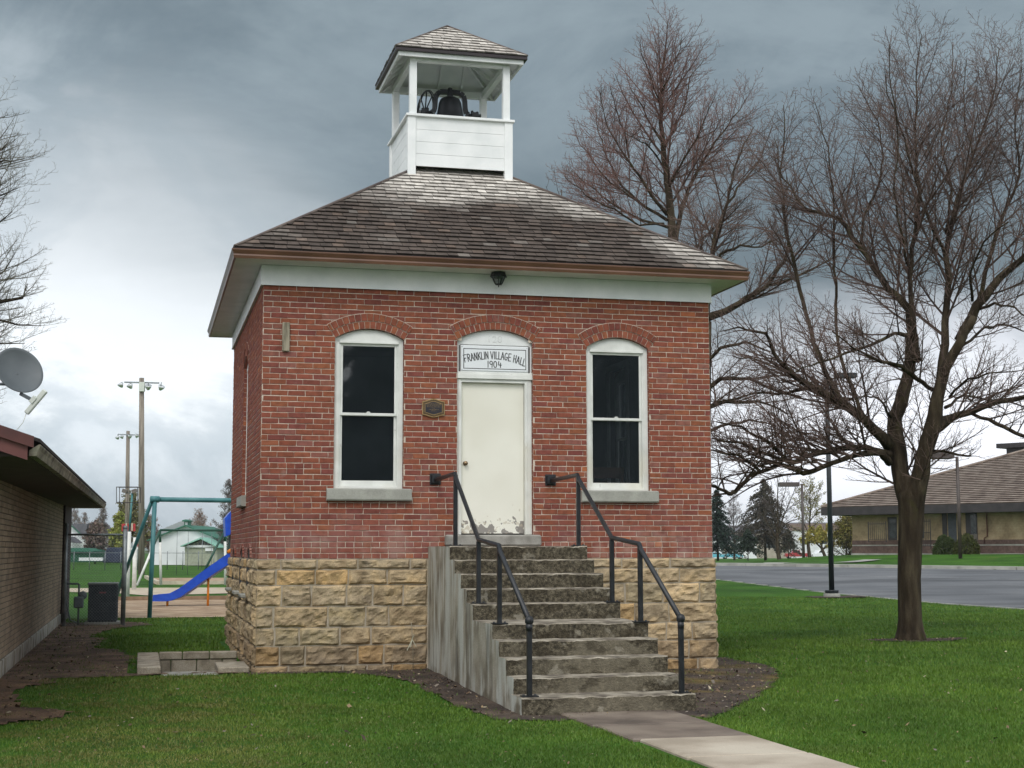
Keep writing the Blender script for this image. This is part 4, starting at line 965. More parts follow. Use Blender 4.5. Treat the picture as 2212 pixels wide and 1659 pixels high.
class Tree:
    def __init__(s, seed, rmin=.003, up=.25, spacing=(.30, .20, .11), ang=(40, 65), lens=(.45, .42, .40), maxlev=4, droop=0., col0=(.050, .036, .030), col1=(.150, .103, .088), wig=.10):
        s.r = random.Random(seed); s.S = []; s.T = []; s.th = MB(); s.rmin = rmin; s.up = up; s.sp = spacing; s.ang = ang; s.lens = lens; s.mx = maxlev; s.droop = droop; s.c0 = col0; s.c1 = col1; s.wig = wig
    def limb(s, pts, rad, lev, n=7, start=.15, thick=True, lmax=None):
        if thick: s.th.tube(pts, rad, n, cap=True)
        s.spawn(pts, rad, lev, start, lmax)
    def spawn(s, pts, rad, lev, start=.15, lmax=None):
        if lev >= s.mx: return
        sp = s.sp[min(lev-1, len(s.sp)-1)] if lev >= 1 else s.sp[0]; L = [(pts[i+1]-pts[i]).length for i in range(len(pts)-1)]; tot = sum(L)
        if tot <= 0: return
        x = tot*start+s.r.random()*sp; i = 0; acc = 0; side = s.r.random()*6.28
        while x < tot:
            while i < len(L)-1 and acc+L[i] < x: acc += L[i]; i += 1
            t = (x-acc)/max(L[i], 1e-6); p = pts[i].lerp(pts[i+1], min(t, 1)); r = rad[i]*(1-t)+rad[i+1]*t; d = (pts[i+1]-pts[i]).normalized()
            side += 2.4+s.r.uniform(-.5, .5); a = d.orthogonal().normalized(); b = d.cross(a); o = a*math.cos(side)+b*math.sin(side)
            an = R(s.r.uniform(*s.ang)); nd = (d*math.cos(an)+o*math.sin(an)).normalized()
            if nd.z < -.12: nd.z = -nd.z*.4; nd.normalize()
            f = x/tot; ln = s.lens[min(lev-1, len(s.lens)-1)] if lev >= 1 else s.lens[0]
            base = lmax if lmax else tot
            length = base*ln*s.r.uniform(.5, 1.15)*(1.12-.80*f)
            cap_ = (2.6, 1.15, .42, .2)[min(lev-1, 3)] if lev >= 1 else 4; length = min(length, cap_*s.r.uniform(.7, 1.1)); length = max(length, (.3, .16, .07, .05)[min(lev-1, 3)])
            s.grow(p, nd, length, max(s.rmin, min(r*.55, .006+length*.0115)), lev+1); x += sp*s.r.uniform(.6, 1.4)
    def grow(s, p, d, length, r, lev):
        n = (6, 6, 5, 3, 2)[min(lev, 4)]; st = length/n; pts = [p]; rad = [r]; upv = s.up if lev < 3 else s.up*.6
        for i in range(n):
            d = (d+Vector((s.r.uniform(-1, 1), s.r.uniform(-1, 1), s.r.uniform(-1, 1)))*s.wig+Vector((0, 0, 1))*(upv*.28-s.droop*.1)).normalized()
            p = p+d*st; pts.append(p); rad.append(max(s.rmin*.8, r*(1-.75*(i+1)/n)))
        k = min(1, max(0, (lev-1)/3+s.r.uniform(-.2, .2))); c = tuple(s.c0[j]*(1-k)+s.c1[j]*k for j in range(3)); g = s.r.uniform(.75, 1.2); c = mulc(c, g)
        for i in range(n):
            q = pts[i]; w_ = pts[i+1]; s.S.append((q.x, q.y, q.z, w_.x, w_.y, w_.z, rad[i], rad[i+1])); s.T.append(c)
        s.spawn(pts, rad, lev, .12)
    def finish(s, root):
        print('segs', root['label'][:40], len(s.S))
        if s.th.v: s.th.build('limbs', BARK, root, fixn=False)
        if s.S: seg_mesh('crown', s.S, TWIG, root, np.array(s.T, np.float32))
def lead_limbs(T, spec, H, scale, rootfn, lev=1, dmax=3., seed=1, thick=True, start=.12):
    "spec: list of (survey zoom, [(x, y, width)...], depth drift)"
    rn = random.Random(seed)
    for fn, pts, dd in spec:
        d0, d1 = dd if isinstance(dd, tuple) else (0, dd)
        n = len(pts); P = []; Rr = []; acc = 0
        for i, (x, y, w_) in enumerate(pts):
            q = i/(n-1); h = H+d0+(d1-d0)*q; p = atH(fn(x, y), h); P.append(p); Rr.append(max(.008, w_*scale(fn)*.5*h/H))
        # subdivide with a slight wander
        PP, RR = [P[0]], [Rr[0]]
        for i in range(n-1):
            k = 3
            for j in range(1, k+1):
                t = j/k; p = P[i].lerp(P[i+1], t); L = (P[i+1]-P[i]).length
                if j < k: p = p+Vector((rn.uniform(-1, 1), rn.uniform(-1, 1), rn.uniform(-1, 1)))*L*.035
                PP.append(p); RR.append(Rr[i]*(1-t)+Rr[i+1]*t)
        T.limb(PP, RR, lev, n=10 if Rr[0] > .08 else 6, start=start, thick=thick)
def trunk_mesh(P, Rr, root, flare=1.25):
    b = MB(); PP, RR = [], []
    for i in range(len(P)-1):
        for j in range(6):
            t = j/6; PP.append(P[i].lerp(P[i+1], t)); RR.append(Rr[i]*(1-t)+Rr[i+1]*t)
    PP.append(P[-1]); RR.append(Rr[-1]); RR[0] *= flare; RR[1] *= 1+(flare-1)*.35
    b.tube([PP[0]-Vector((0, 0, .15))]+PP, [RR[0]*1.08]+RR, 20); o = b.build('trunk', BARK, root, fixn=False)
    for v in o.data.vertices:
        n = mnoise.noise(Vector((v.co.x*4, v.co.y*4, v.co.z*1.2))); c = v.co; v.co = c+Vector((n, n*.6, 0))*.02
    return o
# --- big tree on the right lawn
def scA(h):
    def f(fn):
        s = {ZT8: 1.508, ZV: 1.383, ZU: 1.7457, ZR: 2.1147, ZP: 3.318, ZD: 2.629}[fn]; return SK/s*h/F0
    return f
HA = 26.9; tb = atH(ZT8(982, 1590), HA); tb.z = ground_z(tb.x, tb.y)
big = thing('bare_tree', 'largest bare tree, forked trunk standing on the right lawn before the road', 'tree', tb, 'bare leafless trees')
T = Tree(3, rmin=.0030, up=.32, spacing=(.19, .095, .06), ang=(30, 58), lens=(.5, .5, .45), maxlev=4, wig=.065)
w1 = scA(HA)(ZT8)
trunk_mesh([tb, atH(ZT8(975, 1300), HA), atH(ZT8(985, 1000), HA), atH(ZT8(980, 900), HA), atH(ZT8(978, 800), HA)], [.5*118*w1, .5*108*w1, .5*122*w1, .5*118*w1, .5*40*w1], big, 1.34)
SPA = [
 (ZT8, [(978, 1020, 70), (958, 900, 88), (930, 780, 82), (915, 650, 84), (905, 520, 70), (945, 400, 66), (985, 230, 50), (975, 120, 45)], .5),
 (ZV, [(690, 1470, 40), (680, 1370, 44), (658, 1240, 36), (530, 1090, 29), (440, 960, 25), (340, 830, 18), (200, 795, 12), (90, 650, 7), (60, 480, 3)], 1.2),
 (ZV, [(680, 1370, 34), (662, 1100, 22), (688, 900, 22), (705, 680, 16), (686, 450, 11), (690, 250, 7), (715, 20, 3)], .2),
 (ZV, [(440, 960, 14), (455, 830, 12), (525, 680, 11), (545, 560, 8), (520, 400, 6), (430, 240, 3)], (.6, .2)),
 (ZV, [(658, 1060, 14), (620, 880, 12), (590, 720, 9), (610, 500, 7), (580, 260, 5), (570, 60, 3)], -1.5),
 (ZT8, [(880, 660, 62), (760, 530, 46), (640, 440, 44), (500, 370, 35), (400, 300, 30), (340, 240, 20), (280, 110, 15), (150, 80, 9), (60, 100, 4)], -1.4),
 (ZT8, [(770, 560, 26), (720, 430, 22), (650, 250, 19), (620, 60, 15)], (-.17, .8)), (ZV, [(333, 1300, 16), (335, 1180, 14), (325, 1000, 12), (320, 700, 9), (300, 520, 6), (240, 320, 3)], (.8, 1.2)),
 (ZT8, [(640, 430, 28), (560, 280, 27), (500, 100, 24), (470, 0, 20)], (-.35, 1.4)), (ZV, [(196, 1245, 21), (162, 1110, 19), (110, 900, 14), (82, 640, 9), (100, 330, 4)], (1.4, 1.8)),
 (ZT8, [(880, 700, 44), (760, 662, 31), (630, 670, 30), (500, 700, 26), (400, 740, 22), (300, 700, 17), (160, 640, 13), (20, 620, 8)], -2.0),
 (ZT8, [(880, 740, 40), (840, 690, 36), (720, 700, 25), (600, 740, 23), (460, 790, 25), (350, 745, 20), (200, 800, 20), (130, 880, 22), (100, 890, 20), (30, 850, 15), (-60, 840, 8)], -2.8),
 (ZT8, [(250, 780, 18), (150, 700, 12), (60, 690, 9), (-40, 660, 5)], (-1.8, -2.2)), (ZT8, [(400, 740, 20), (300, 640, 14), (160, 560, 10), (40, 540, 6)], (-1.1, -3)),
 (ZT8, [(500, 370, 22), (380, 400, 14), (220, 400, 10), (60, 440, 6), (0, 440, 4)], (-.5, 1.0)), (ZT8, [(700, 430, 18), (520, 400, 15), (380, 300, 12), (240, 240, 9), (120, 220, 5)], (-.3, 2.5)),
 (ZT8, [(1000, 1010, 88), (1008, 900, 92), (1040, 720, 76), (1090, 560, 80), (1112, 420, 62), (1150, 280, 52), (1225, 150, 46), (1290, 30, 36)], -.5),
 (ZV, [(880, 1380, 46), (960, 1220, 42), (1060, 1100, 34), (1170, 1010, 28), (1300, 820, 20), (1380, 500, 12), (1400, 200, 5)], -.9),
 (ZV, [(960, 1220, 24), (1020, 1000, 21), (1060, 860, 17), (1150, 640, 12), (1130, 400, 8), (1160, 160, 4)], .6),
 (ZV, [(800, 1560, 44), (818, 1300, 33), (822, 1000, 25), (870, 750, 15), (940, 560, 11), (1030, 300, 7), (1060, 80, 3)], .8),
 (ZV, [(822, 1010, 18), (760, 870, 16), (700, 700, 12), (640, 480, 8), (560, 280, 5), (550, 180, 3)], (.27, -1)),
 (ZV, [(822, 900, 14), (850, 700, 11), (800, 480, 8), (850, 260, 5), (850, 60, 3)], (.3, 1.4)), (ZV, [(940, 560, 9), (905, 400, 7), (900, 260, 5), (915, 130, 3)], (.5, 1.4)),
 (ZT8, [(1100, 560, 60), (1180, 520, 38), (1280, 490, 32), (1400, 440, 28), (1532, 420, 25), (1650, 380, 18), (1760, 300, 9)], 1.5),
 (ZT8, [(1280, 500, 16), (1400, 550, 20), (1532, 610, 18), (1640, 650, 10)], (.5, -1.5)), (ZT8, [(1090, 680, 16), (1180, 690, 13), (1262, 706, 11), (1275, 703, 6)], -1),
 (ZT8, [(1090, 385, 20), (1010, 330, 22), (940, 270, 24), (840, 250, 16), (700, 180, 10), (600, 100, 6)], -2.2), (ZT8, [(985, 115, 24), (900, 110, 17), (720, 190, 15), (540, 250, 10), (420, 300, 6)], -2.0),
 (ZT8, [(1150, 470, 18), (1240, 410, 12), (1340, 430, 9), (1440, 480, 5)], 2), (ZT8, [(1170, 420, 14), (1260, 330, 11), (1400, 300, 8), (1520, 290, 5)], -2),
 (ZT8, [(1230, 170, 16), (1340, 80, 12), (1450, 70, 9), (1560, 100, 5)], 2), (ZT8, [(890, 520, 14), (830, 430, 10), (760, 410, 7), (700, 440, 4)], -1.6),
 (ZV, [(960, 1240, 16), (1040, 1210, 12), (1130, 1230, 9), (1220, 1300, 5)], -2), (ZV, [(940, 1200, 14), (930, 1080, 12), (990, 940, 9), (1100, 850, 6)], -2),
]
lead_limbs(T, SPA, HA, scA(HA), None, lev=1, seed=5)
T.droop = 1.6; T.up = .12; T.sp = (.34, .15, .09); lead_limbs(T, [SPA[i] for i in (5, 9, 10, 11, 12, 13, 14, 22, 23, 25, 26)], HA, scA(HA), None, lev=1, seed=5, thick=False)
T.droop = 0; T.up = .32; T.sp = (.19, .095, .06); lead_limbs(T, [SPA[i] for i in (1, 2, 3, 7, 8, 17, 18, 19)], HA, scA(HA), None, lev=1, seed=5, thick=False, start=.5)
T.finish(big)
# --- pyramid-crowned tree behind the hall
HB = 40.; tb = ground_pt((ZU(552, 0)[0]-1106)/F0, HB)
tr2 = thing('bare_tree', 'tall pyramid-shaped bare tree rising behind the right side of the hall roof', 'tree', tb, 'bare leafless trees')
T = Tree(8, rmin=.0040, up=.26, spacing=(.19, .105, .07), ang=(30, 55), lens=(.5, .5, .45), wig=.065, col1=(.20, .115, .10)); w2 = scA(HB)(ZU)
trunk_mesh([tb, atH(ZU(548, 1250), HB)], [.5*70*w2, .5*50*w2], tr2)
SPB = [(ZU, [(548, 1250, 52), (530, 1000, 42), (500, 800, 34), (482, 600, 25), (485, 400, 15), (508, 200, 9), (520, 30, 3)], .3),
 (ZU, [(565, 1300, 32), (600, 1080, 26), (650, 950, 19), (720, 820, 15), (830, 660, 10), (920, 540, 6), (970, 460, 3)], 1.5),
 (ZU, [(520, 1120, 24), (420, 990, 18), (330, 860, 14), (250, 740, 10), (190, 640, 7), (150, 480, 4), (140, 420, 3)], -1),
 (ZU, [(520, 1150, 20), (350, 1040, 15), (250, 940, 12), (180, 800, 9), (130, 650, 6), (120, 500, 3)], 2),
 (ZU, [(525, 1190, 18), (380, 1150, 14), (200, 1050, 11), (60, 940, 7), (-20, 870, 4)], 1), (ZU, [(500, 1170, 16), (360, 1180, 12), (230, 1090, 9), (60, 1010, 6), (-60, 900, 3)], -2),
 (ZU, [(350, 1040, 12), (200, 940, 10), (90, 800, 7), (10, 680, 4)], 2),
 (ZU, [(530, 960, 20), (590, 850, 14), (680, 700, 10), (740, 560, 6), (790, 450, 3)], -1.5), (ZU, [(500, 740, 16), (560, 640, 12), (620, 500, 9), (645, 350, 6), (730, 240, 3)], 1.4),
 (ZU, [(485, 700, 14), (420, 600, 10), (360, 480, 8), (310, 400, 5), (290, 330, 3)], 1.3), (ZU, [(482, 520, 11), (430, 350, 8), (380, 230, 5), (365, 150, 3)], -1.2), (ZU, [(485, 440, 9), (540, 330, 6), (590, 200, 4), (600, 130, 3)], -1),
 (ZU, [(305, 800, 12), (280, 650, 9), (230, 520, 6), (200, 400, 3)], -1), (ZU, [(500, 860, 12), (420, 740, 9), (340, 690, 6), (280, 660, 3)], -2), (ZU, [(520, 930, 12), (640, 880, 9), (760, 860, 7), (850, 900, 4)], 2), (ZU, [(500, 420, 8), (470, 260, 6), (450, 120, 3)], .8)]
lead_limbs(T, SPB, HB, scA(HB), None, seed=6); lead_limbs(T, SPB, HB, scA(HB), None, seed=6, thick=False, start=.4); T.finish(tr2)
# --- spreading tree half hidden by the hall's right corner
HC = 33.; tb = ground_pt((ZU(700, 0)[0]-1106)/F0, HC)
tr3 = thing('bare_tree', 'spreading bare tree whose trunk is hidden behind the right corner of the hall', 'tree', tb, 'bare leafless trees')
T = Tree(12, rmin=.0036, up=.22, spacing=(.17, .09, .06), lens=(.5, .5, .45), wig=.07, ang=(30, 58)); w3 = scA(HC)(ZU)
trunk_mesh([tb, atH(ZU(735, 1720), HC)], [.5*90*w3, .5*66*w3], tr3)
SPC = [(ZU, [(735, 1720, 50), (745, 1450, 34), (790, 1230, 26), (835, 1120, 23), (860, 1040, 16), (890, 880, 12), (950, 720, 8), (1010, 620, 4)], 0),
 (ZU, [(855, 1060, 15), (950, 930, 11), (1050, 790, 7), (1110, 620, 4)], 1.5), (ZU, [(740, 1700, 50), (850, 1660, 40), (960, 1590, 34), (1080, 1520, 26), (1180, 1380, 18), (1200, 1250, 12), (1170, 1100, 8), (1190, 900, 4)], -1),
 (ZU, [(1080, 1520, 18), (1220, 1480, 14), (1380, 1400, 10), (1500, 1350, 5)], 1), (ZU, [(740, 1500, 26), (820, 1340, 18), (930, 1290, 13), (1050, 1300, 9), (1180, 1230, 5)], -2),
 (ZU, [(700, 1340, 16), (720, 1250, 12), (800, 1180, 9), (900, 1110, 6), (1010, 1060, 3)], 2), (ZU, [(735, 1480, 18), (680, 1330, 13), (720, 1200, 8), (760, 1090, 4)], 2),
 (ZT8, [(-60, 420, 30), (60, 330, 22), (200, 330, 16), (330, 390, 11), (450, 420, 6)], 1), (ZT8, [(-60, 500, 26), (80, 440, 20), (240, 440, 14), (380, 500, 9)], 2.5), (ZT8, [(-70, 300, 24), (60, 180, 17), (180, 150, 12), (300, 200, 7)], -1),
 (ZT8, [(-60, 620, 22), (60, 560, 16), (200, 530, 11), (330, 560, 6)], 0)]
lead_limbs(T, SPC, HC, scA(HC), None, seed=9); T.finish(tr3)
def auto_tree(root_name, label, base, height, trunk_r, crown_r, seed, group, lean=0., first=.25, nl=16, rmin=.006, spacing=(.5, .3, .2), maxlev=4, col0=(.05, .04, .035), col1=(.13, .10, .085), leaf=None, up=.25, spread=1.0, flat=.55, far=0.):
    root = thing(root_name, label, 'tree', base, group); T = Tree(seed, rmin=rmin, up=up, spacing=spacing, maxlev=maxlev, col0=col0, col1=col1); rn = random.Random(seed)
    P = [base+Vector((lean*height*t+rn.uniform(-1, 1)*.02*height*t, rn.uniform(-1, 1)*.02*height*t, height*t)) for t in (0, .2, .4, .6, .8, 1)]
    Rr = [trunk_r*(1-.93*t) for t in (0, .2, .4, .6, .8, 1)]
    trunk_mesh(P, Rr, root)
    for i in range(nl):
        t = first+(1-first)*(i/nl)**.9; k = min(4, int(t*5)); q = P[k].lerp(P[k+1], t*5-k); an = i*2.4+rn.uniform(-.5, .5)
        ln = crown_r*spread*(1-t*.72)*rn.uniform(.8, 1.2)*1.1; el = R(rn.uniform(22, 42)+t*28); d = Vector((math.cos(an)*math.cos(el), math.sin(an)*math.cos(el), math.sin(el)))
        pts = [q]; rad = [max(.012, trunk_r*(1-.9*t)*.5)]
        for j in range(5):
            d = (d+Vector((rn.uniform(-1, 1), rn.uniform(-1, 1), rn.uniform(-1, 1)))*.13+Vector((0, 0, .09))).normalized(); pts.append(pts[-1]+d*ln/5); rad.append(max(.006, rad[0]*(1-.85*(j+1)/5)))
        T.limb(pts, rad, 1, n=5, start=.2)
    T.finish(root)
    if far and not leaf: leaf = (mulc(col1, .85), 9000, far)
    if leaf:
        col, n, sz = leaf; S = np.array(T.S); idx = nr.randint(0, len(S), n); p = S[idx, 3:6]+nr.normal(0, .12, (n, 3)); leaf_quads('buds', p, sz, col, root)
    return root
LEAF = mat('leaves', [(.85, .85, .85), (1.1, 1.1, 1.1)], scale=1, rough=.7, attr=True, spec=.2)
def leaf_quads(name, p, sz, col, root, var=.35, m=None):
    n = len(p); a = nr.normal(size=(n, 3)); a /= np.linalg.norm(a, axis=1, keepdims=True); b = np.cross(a, nr.normal(size=(n, 3))); b /= np.linalg.norm(b, axis=1, keepdims=True)
    s = sz*nr.uniform(.6, 1.3, (n, 1)); V = np.stack([p-a*s-b*s*.5, p+a*s-b*s*.5, p+a*s+b*s*.5, p-a*s+b*s*.5], axis=1).reshape(-1, 3)
    T = np.array(col)[None]*nr.uniform(1-var, 1+var, (n, 1))*nr.uniform(.9, 1.1, (n, 3)); return npmesh(name, V, np.arange(n*4).reshape(-1, 4), m or LEAF, root, tint=T.astype(np.float32))
def X2a(X): return (X-1106)/F0
ZW = Z(-60, 250, 1.508); HW_ = 34.; tb = ground_pt(X2a(-330), HW_)
trw = thing('bare_tree', 'budding bare tree reaching in from the left edge behind the satellite dish', 'tree', tb, 'bare leafless trees')
T = Tree(14, rmin=.0030, up=.22, spacing=(.20, .11, .07), lens=(.5, .5, .45), col0=(.09, .08, .065), col1=(.19, .18, .14), wig=.07); ww = SK/1.508*HW_/F0
trunk_mesh([tb, atH(ZW(-740, 1300), HW_), atH(ZW(-740, 300), HW_)], [.26, .2, .1], trw)
for pts in ([(-740, 1100), (-450, 1120), (-200, 1150), (40, 1165), (180, 1200), (290, 1205)], [(-740, 1000), (-450, 1000), (-200, 1020), (0, 1010), (110, 940), (165, 850)], [(-740, 1150), (-400, 1250), (-150, 1280), (60, 1290), (210, 1290)],
  [(-740, 850), (-420, 800), (-180, 760), (-20, 720), (90, 700), (150, 650)], [(-740, 800), (-420, 700), (-180, 620), (0, 575), (100, 570), (178, 535)], [(-740, 700), (-400, 560), (-150, 480), (30, 440), (110, 400), (160, 410)], [(-740, 600), (-400, 420), (-160, 300), (0, 220), (50, 170), (62, 130)],
  [(-740, 650), (-380, 500), (-120, 420), (20, 360), (100, 350), (122, 320)], [(-200, 1150), (-60, 1080), (90, 1090), (200, 1070), (225, 1000)], [(-740, 1250), (-400, 1380), (-150, 1400), (60, 1390), (190, 1330)], [(-400, 1380), (-200, 1500), (0, 1520), (60, 1600)]):
    P_ = [atH(ZW(*q), HW_+.5*math.sin(k*1.7+pts[0][1])) for k, q in enumerate(pts)]; n = len(P_); r0 = .07
    T.limb(P_, [r0*(1-.9*k/(n-1)) for k in range(n)], 1, n=6, start=.1)
T.finish(trw); S_ = np.array(T.S); idx = nr.randint(0, len(S_), 9000); leaf_quads('buds', S_[idx, 3:6]+nr.normal(0, .03, (9000, 3)), .014, (.10, .10, .07), trw) if False else None
auto_tree('bare_tree', 'slender bare tree just showing behind the right side of the bell tower', ground_pt(X2a(1120), 52), 13.6, .17, 2.6, 22, 'bare leafless trees', first=.3, nl=16, spacing=(.4, .28, .16))
auto_tree('bare_tree', 'low bare tree showing over the right slope of the hall roof', ground_pt(X2a(1225), 48), 13.3, .2, 3.6, 23, 'bare leafless trees', first=.3, nl=20, spacing=(.4, .26, .15))
# --- background trees on the left
GL_ = 'background trees beyond the playground'
for (x, top, hw, H, seed, lb, kw) in (
  (450, 320, 90, 190, 31, 'pale grey bare tree beyond the chain-link gate', dict(col1=(.22, .19, .17))),
  (620, 380, 75, 178, 32, 'yellow-green budding tree just left of the floodlight poles', dict(leaf=((.24, .26, .06), 9000, .13), col1=(.22, .2, .08))),
  (740, 190, 190, 186, 33, 'large brownish budding tree behind the caged floodlight pole', dict(leaf=((.17, .16, .07), 8000, .11), col1=(.19, .15, .11))),
  (380, 470, 110, 170, 34, 'bushy bare tree beside the grey-roofed house', dict(leaf=((.16, .12, .10), 4000, .12), col1=(.2, .14, .12))),
  (960, 400, 110, 200, 35, 'reddish bare tree left of the white hall with the cupola', dict(col1=(.24, .16, .13))),
  (1480, 360, 150, 205, 36, 'pale tan bare tree behind the white gabled building', dict(col1=(.30, .22, .17), col0=(.16, .12, .1))),
  (1790, 40, 150, 150, 37, 'grey bare tree partly hidden by the left corner of the hall', dict(col1=(.17, .15, .14))),
  (150, 330, 110, 230, 38, 'hazy bare tree above the roof of the far left house', dict(col1=(.26, .22, .2), col0=(.14, .12, .11))),
  (260, 370, 80, 235, 39, 'small hazy bare tree right of the far left house', dict(col1=(.26, .22, .2), col0=(.14, .12, .11)))):
    X, Y = ZP(x, top); p = ground_pt(X2a(X), H); hgt = (atH((X, Y), H)-p).z
    auto_tree('background_tree', lb, p, hgt, .016*hgt, hw/3.318*SK*H/F0*1.75, seed, GL_, far=.045, first=.12, nl=34, rmin=.022, spacing=(.32, .24, .2), maxlev=4, **kw)
# --- background trees on the right
GR_ = 'background trees across the road'
def conifer(label, base, height, rad, seed, col=(.020, .040, .022), sz=.10, dn=5, t0=.10):
    root = thing('spruce_tree', label, 'tree', base, GR_); rn = random.Random(seed); b = MB(); b.tube([base-Vector((0, 0, .2)), base+Vector((0, 0, height))], [.02*height, .02], 8); b.build('trunk', BARK, root)
    pts = []; br = []
    n = int(height*22)
    for i in range(n):
        t = (i/n)**.9; t = t0+(1-t0)*t; z = height*t; an = rn.uniform(0, 6.28); L = rad*(1-t)**.8*rn.uniform(.6, 1.15)+.2; k = int(L/.12)+2
        for j in range(k):
            s = j/k; q = base+Vector((math.cos(an)*L*s, math.sin(an)*L*s, z-.28*L*s*s-.1*L*s)); 
            for _ in range(dn): pts.append((q.x+rn.gauss(0, .09), q.y+rn.gauss(0, .09), q.z-abs(rn.gauss(0, .16))))
        br.append((base.x, base.y, base.z+z, q.x, q.y, q.z, .02, .008))
    leaf_quads('needles', np.array(pts), sz, col, root, var=.5); seg_mesh('branches', br, TWIG, root, np.full((len(br), 3), .05, np.float32))
    return root
def gp(fn, x, H): return ground_pt(X2a(fn(x, 0)[0]), H)
def hat(fn, x, y, H): return (atH(fn(x, y), H)-gp(fn, x, H)).z
conifer('dark green spruce right against the hall corner across the road', gp(ZC, 205, 200), hat(ZC, 205, 90, 200), 4.2, 41, (.020, .036, .027), dn=3, t0=.16)
conifer('wide dark spruce left of the round bare tree across the road', gp(ZC, 765, 215), hat(ZC, 700, -40, 215), 7.6, 42, (.055, .047, .032), dn=3, t0=.24)
conifer('low spreading spruce in front of the white house across the road', gp(ZC, 560, 205), hat(ZC, 560, 560, 205), 3.4, 43, (.022, .036, .022), t0=.36, dn=3)
conifer('small dark fir between the far red truck and the bare tree', gp(ZC, 1040, 230), hat(ZC, 1040, 560, 230), 2.6, 44, (.03, .038, .02), t0=.4, dn=3)
def far_tree(label, H, tr, limbs, seed, col1, leaf=None):
    b0 = ground_pt(X2a(ZD(*tr[0][:2])[0]), H); rt = thing('background_tree', label, 'tree', b0, GR_); wz = SK/2.629*H/F0
    T = Tree(seed, rmin=.016, up=.2, spacing=(.5, .3, .22), ang=(28, 55), lens=(.5, .5, .5), col0=(.06, .048, .042), col1=col1, wig=.07)
    trunk_mesh([b0]+[atH(ZD(x, y), H) for x, y, w_ in tr[1:]], [.5*w_*wz for x, y, w_ in tr], rt, 1.15)
    lead_limbs(T, [(ZD, L, .3*(k % 5-2)) for k, L in enumerate(limbs)], H, scA(H), None, lev=1, seed=seed); T.finish(rt)
    if leaf:
        col, n, sz = leaf; S = np.array(T.S); idx = nr.randint(0, len(S), n); leaf_quads('buds', S[idx, 3:6]+nr.normal(0, .15, (n, 3)), sz, col, rt)
far_tree('vase-shaped bare tree with a straight dark trunk across the road', 180, [(572, 675, 38), (568, 560, 30), (570, 450, 26)],
 [[(570, 470, 22), (568, 300, 15), (572, 120, 8), (578, -60, 3)], [(568, 500, 16), (500, 390, 11), (430, 270, 7), (370, 120, 3)], [(572, 470, 16), (640, 370, 11), (700, 340, 7), (770, 320, 3)], [(574, 450, 15), (625, 300, 10), (690, 150, 6), (730, 40, 3)],
  [(568, 430, 14), (530, 280, 9), (490, 130, 6), (460, 0, 3)], [(568, 520, 12), (470, 440, 8), (390, 400, 5), (320, 340, 3)], [(574, 420, 12), (600, 250, 8), (640, 80, 5), (655, -40, 3)], [(572, 500, 10), (660, 440, 7), (720, 430, 3)], [(568, 350, 10), (520, 180, 6), (520, 20, 3)], [(572, 330, 9), (680, 230, 6), (760, 190, 3)]], 51, (.12, .10, .095))
far_tree('tall thin bare tree behind the brown street light pole', 215, [(828, 655, 34), (832, 560, 28), (838, 460, 22)],
 [[(838, 470, 20), (848, 300, 13), (846, 120, 7), (850, 0, 3)], [(838, 460, 10), (785, 340, 7), (760, 180, 4), (750, 80, 3)], [(846, 350, 10), (910, 260, 7), (985, 210, 3)], [(846, 300, 9), (890, 150, 6), (950, 30, 3)], [(846, 280, 8), (810, 150, 5), (790, 20, 3)], [(840, 420, 8), (920, 350, 5), (975, 320, 3)], [(838, 500, 8), (760, 430, 5), (700, 410, 3)]], 52, (.22, .18, .13), ((.20, .19, .07), 3500, .08))
far_tree('low yellow-green budding tree with a forked trunk beside the white truck', 205, [(968, 655, 30), (955, 600, 26), (942, 560, 22)],
 [[(944, 575, 18), (900, 535, 12), (850, 500, 8), (800, 470, 3)], [(946, 570, 16), (950, 500, 10), (930, 440, 6), (900, 400, 3)], [(955, 590, 16), (1000, 545, 10), (1040, 500, 6), (1050, 440, 3)], [(944, 560, 10), (900, 470, 6), (860, 420, 3)], [(950, 540, 10), (990, 460, 6), (1000, 400, 3)], [(900, 535, 8), (840, 530, 5), (780, 520, 3)]], 53, (.15, .12, .07), ((.27, .23, .05), 6500, .10))
for (x, top, hw, H, seed, lb, kw) in (
   (1720, 420, 150, 150, 54, 'yellow budding tree against the end of the tan building', dict(leaf=((.25, .22, .06), 7000, .08), col1=(.16, .13, .08))),
   (400, 200, 230, 240, 55, 'grey bare tree between the spruces across the road', dict(col1=(.15, .12, .115)))):
    p = gp(ZC, x, H); hgt = hat(ZC, x, top, H)
    auto_tree('background_tree', lb, p, hgt, .018*hgt, hw/3.687*SK*H/F0*1.35, seed, GR_, far=.04, rmin=.02, spacing=(.34, .26, .22), maxlev=4, **({'nl': 28, 'first': .15} | kw))
for i, (x, y, h, r) in enumerate(((3, -52, 12, 5.2), (10.5, -50, 12.5, 5.5), (17, -54, 14, 5.5), (23.5, -50, 13, 5.5), (31, -54, 13, 5.5), (-6, -56, 11, 4.5), (6.5, -60, 11, 6), (14, -62, 15, 6.5), (20, -63, 14.5, 6.5), (27, -62, 15, 6.5))):  # out-of-view trees, added and enlarged to darken the reflections in the panes
    o_ = conifer('dark evergreen tree behind the viewer across the street', Vector((x, y, 0)), h+(8 if x > 9 else 3), r+1, 70+i, (.022, .034, .016), sz=.22, dn=3); o_['group'] = 'evergreens mirrored in the hall windows'
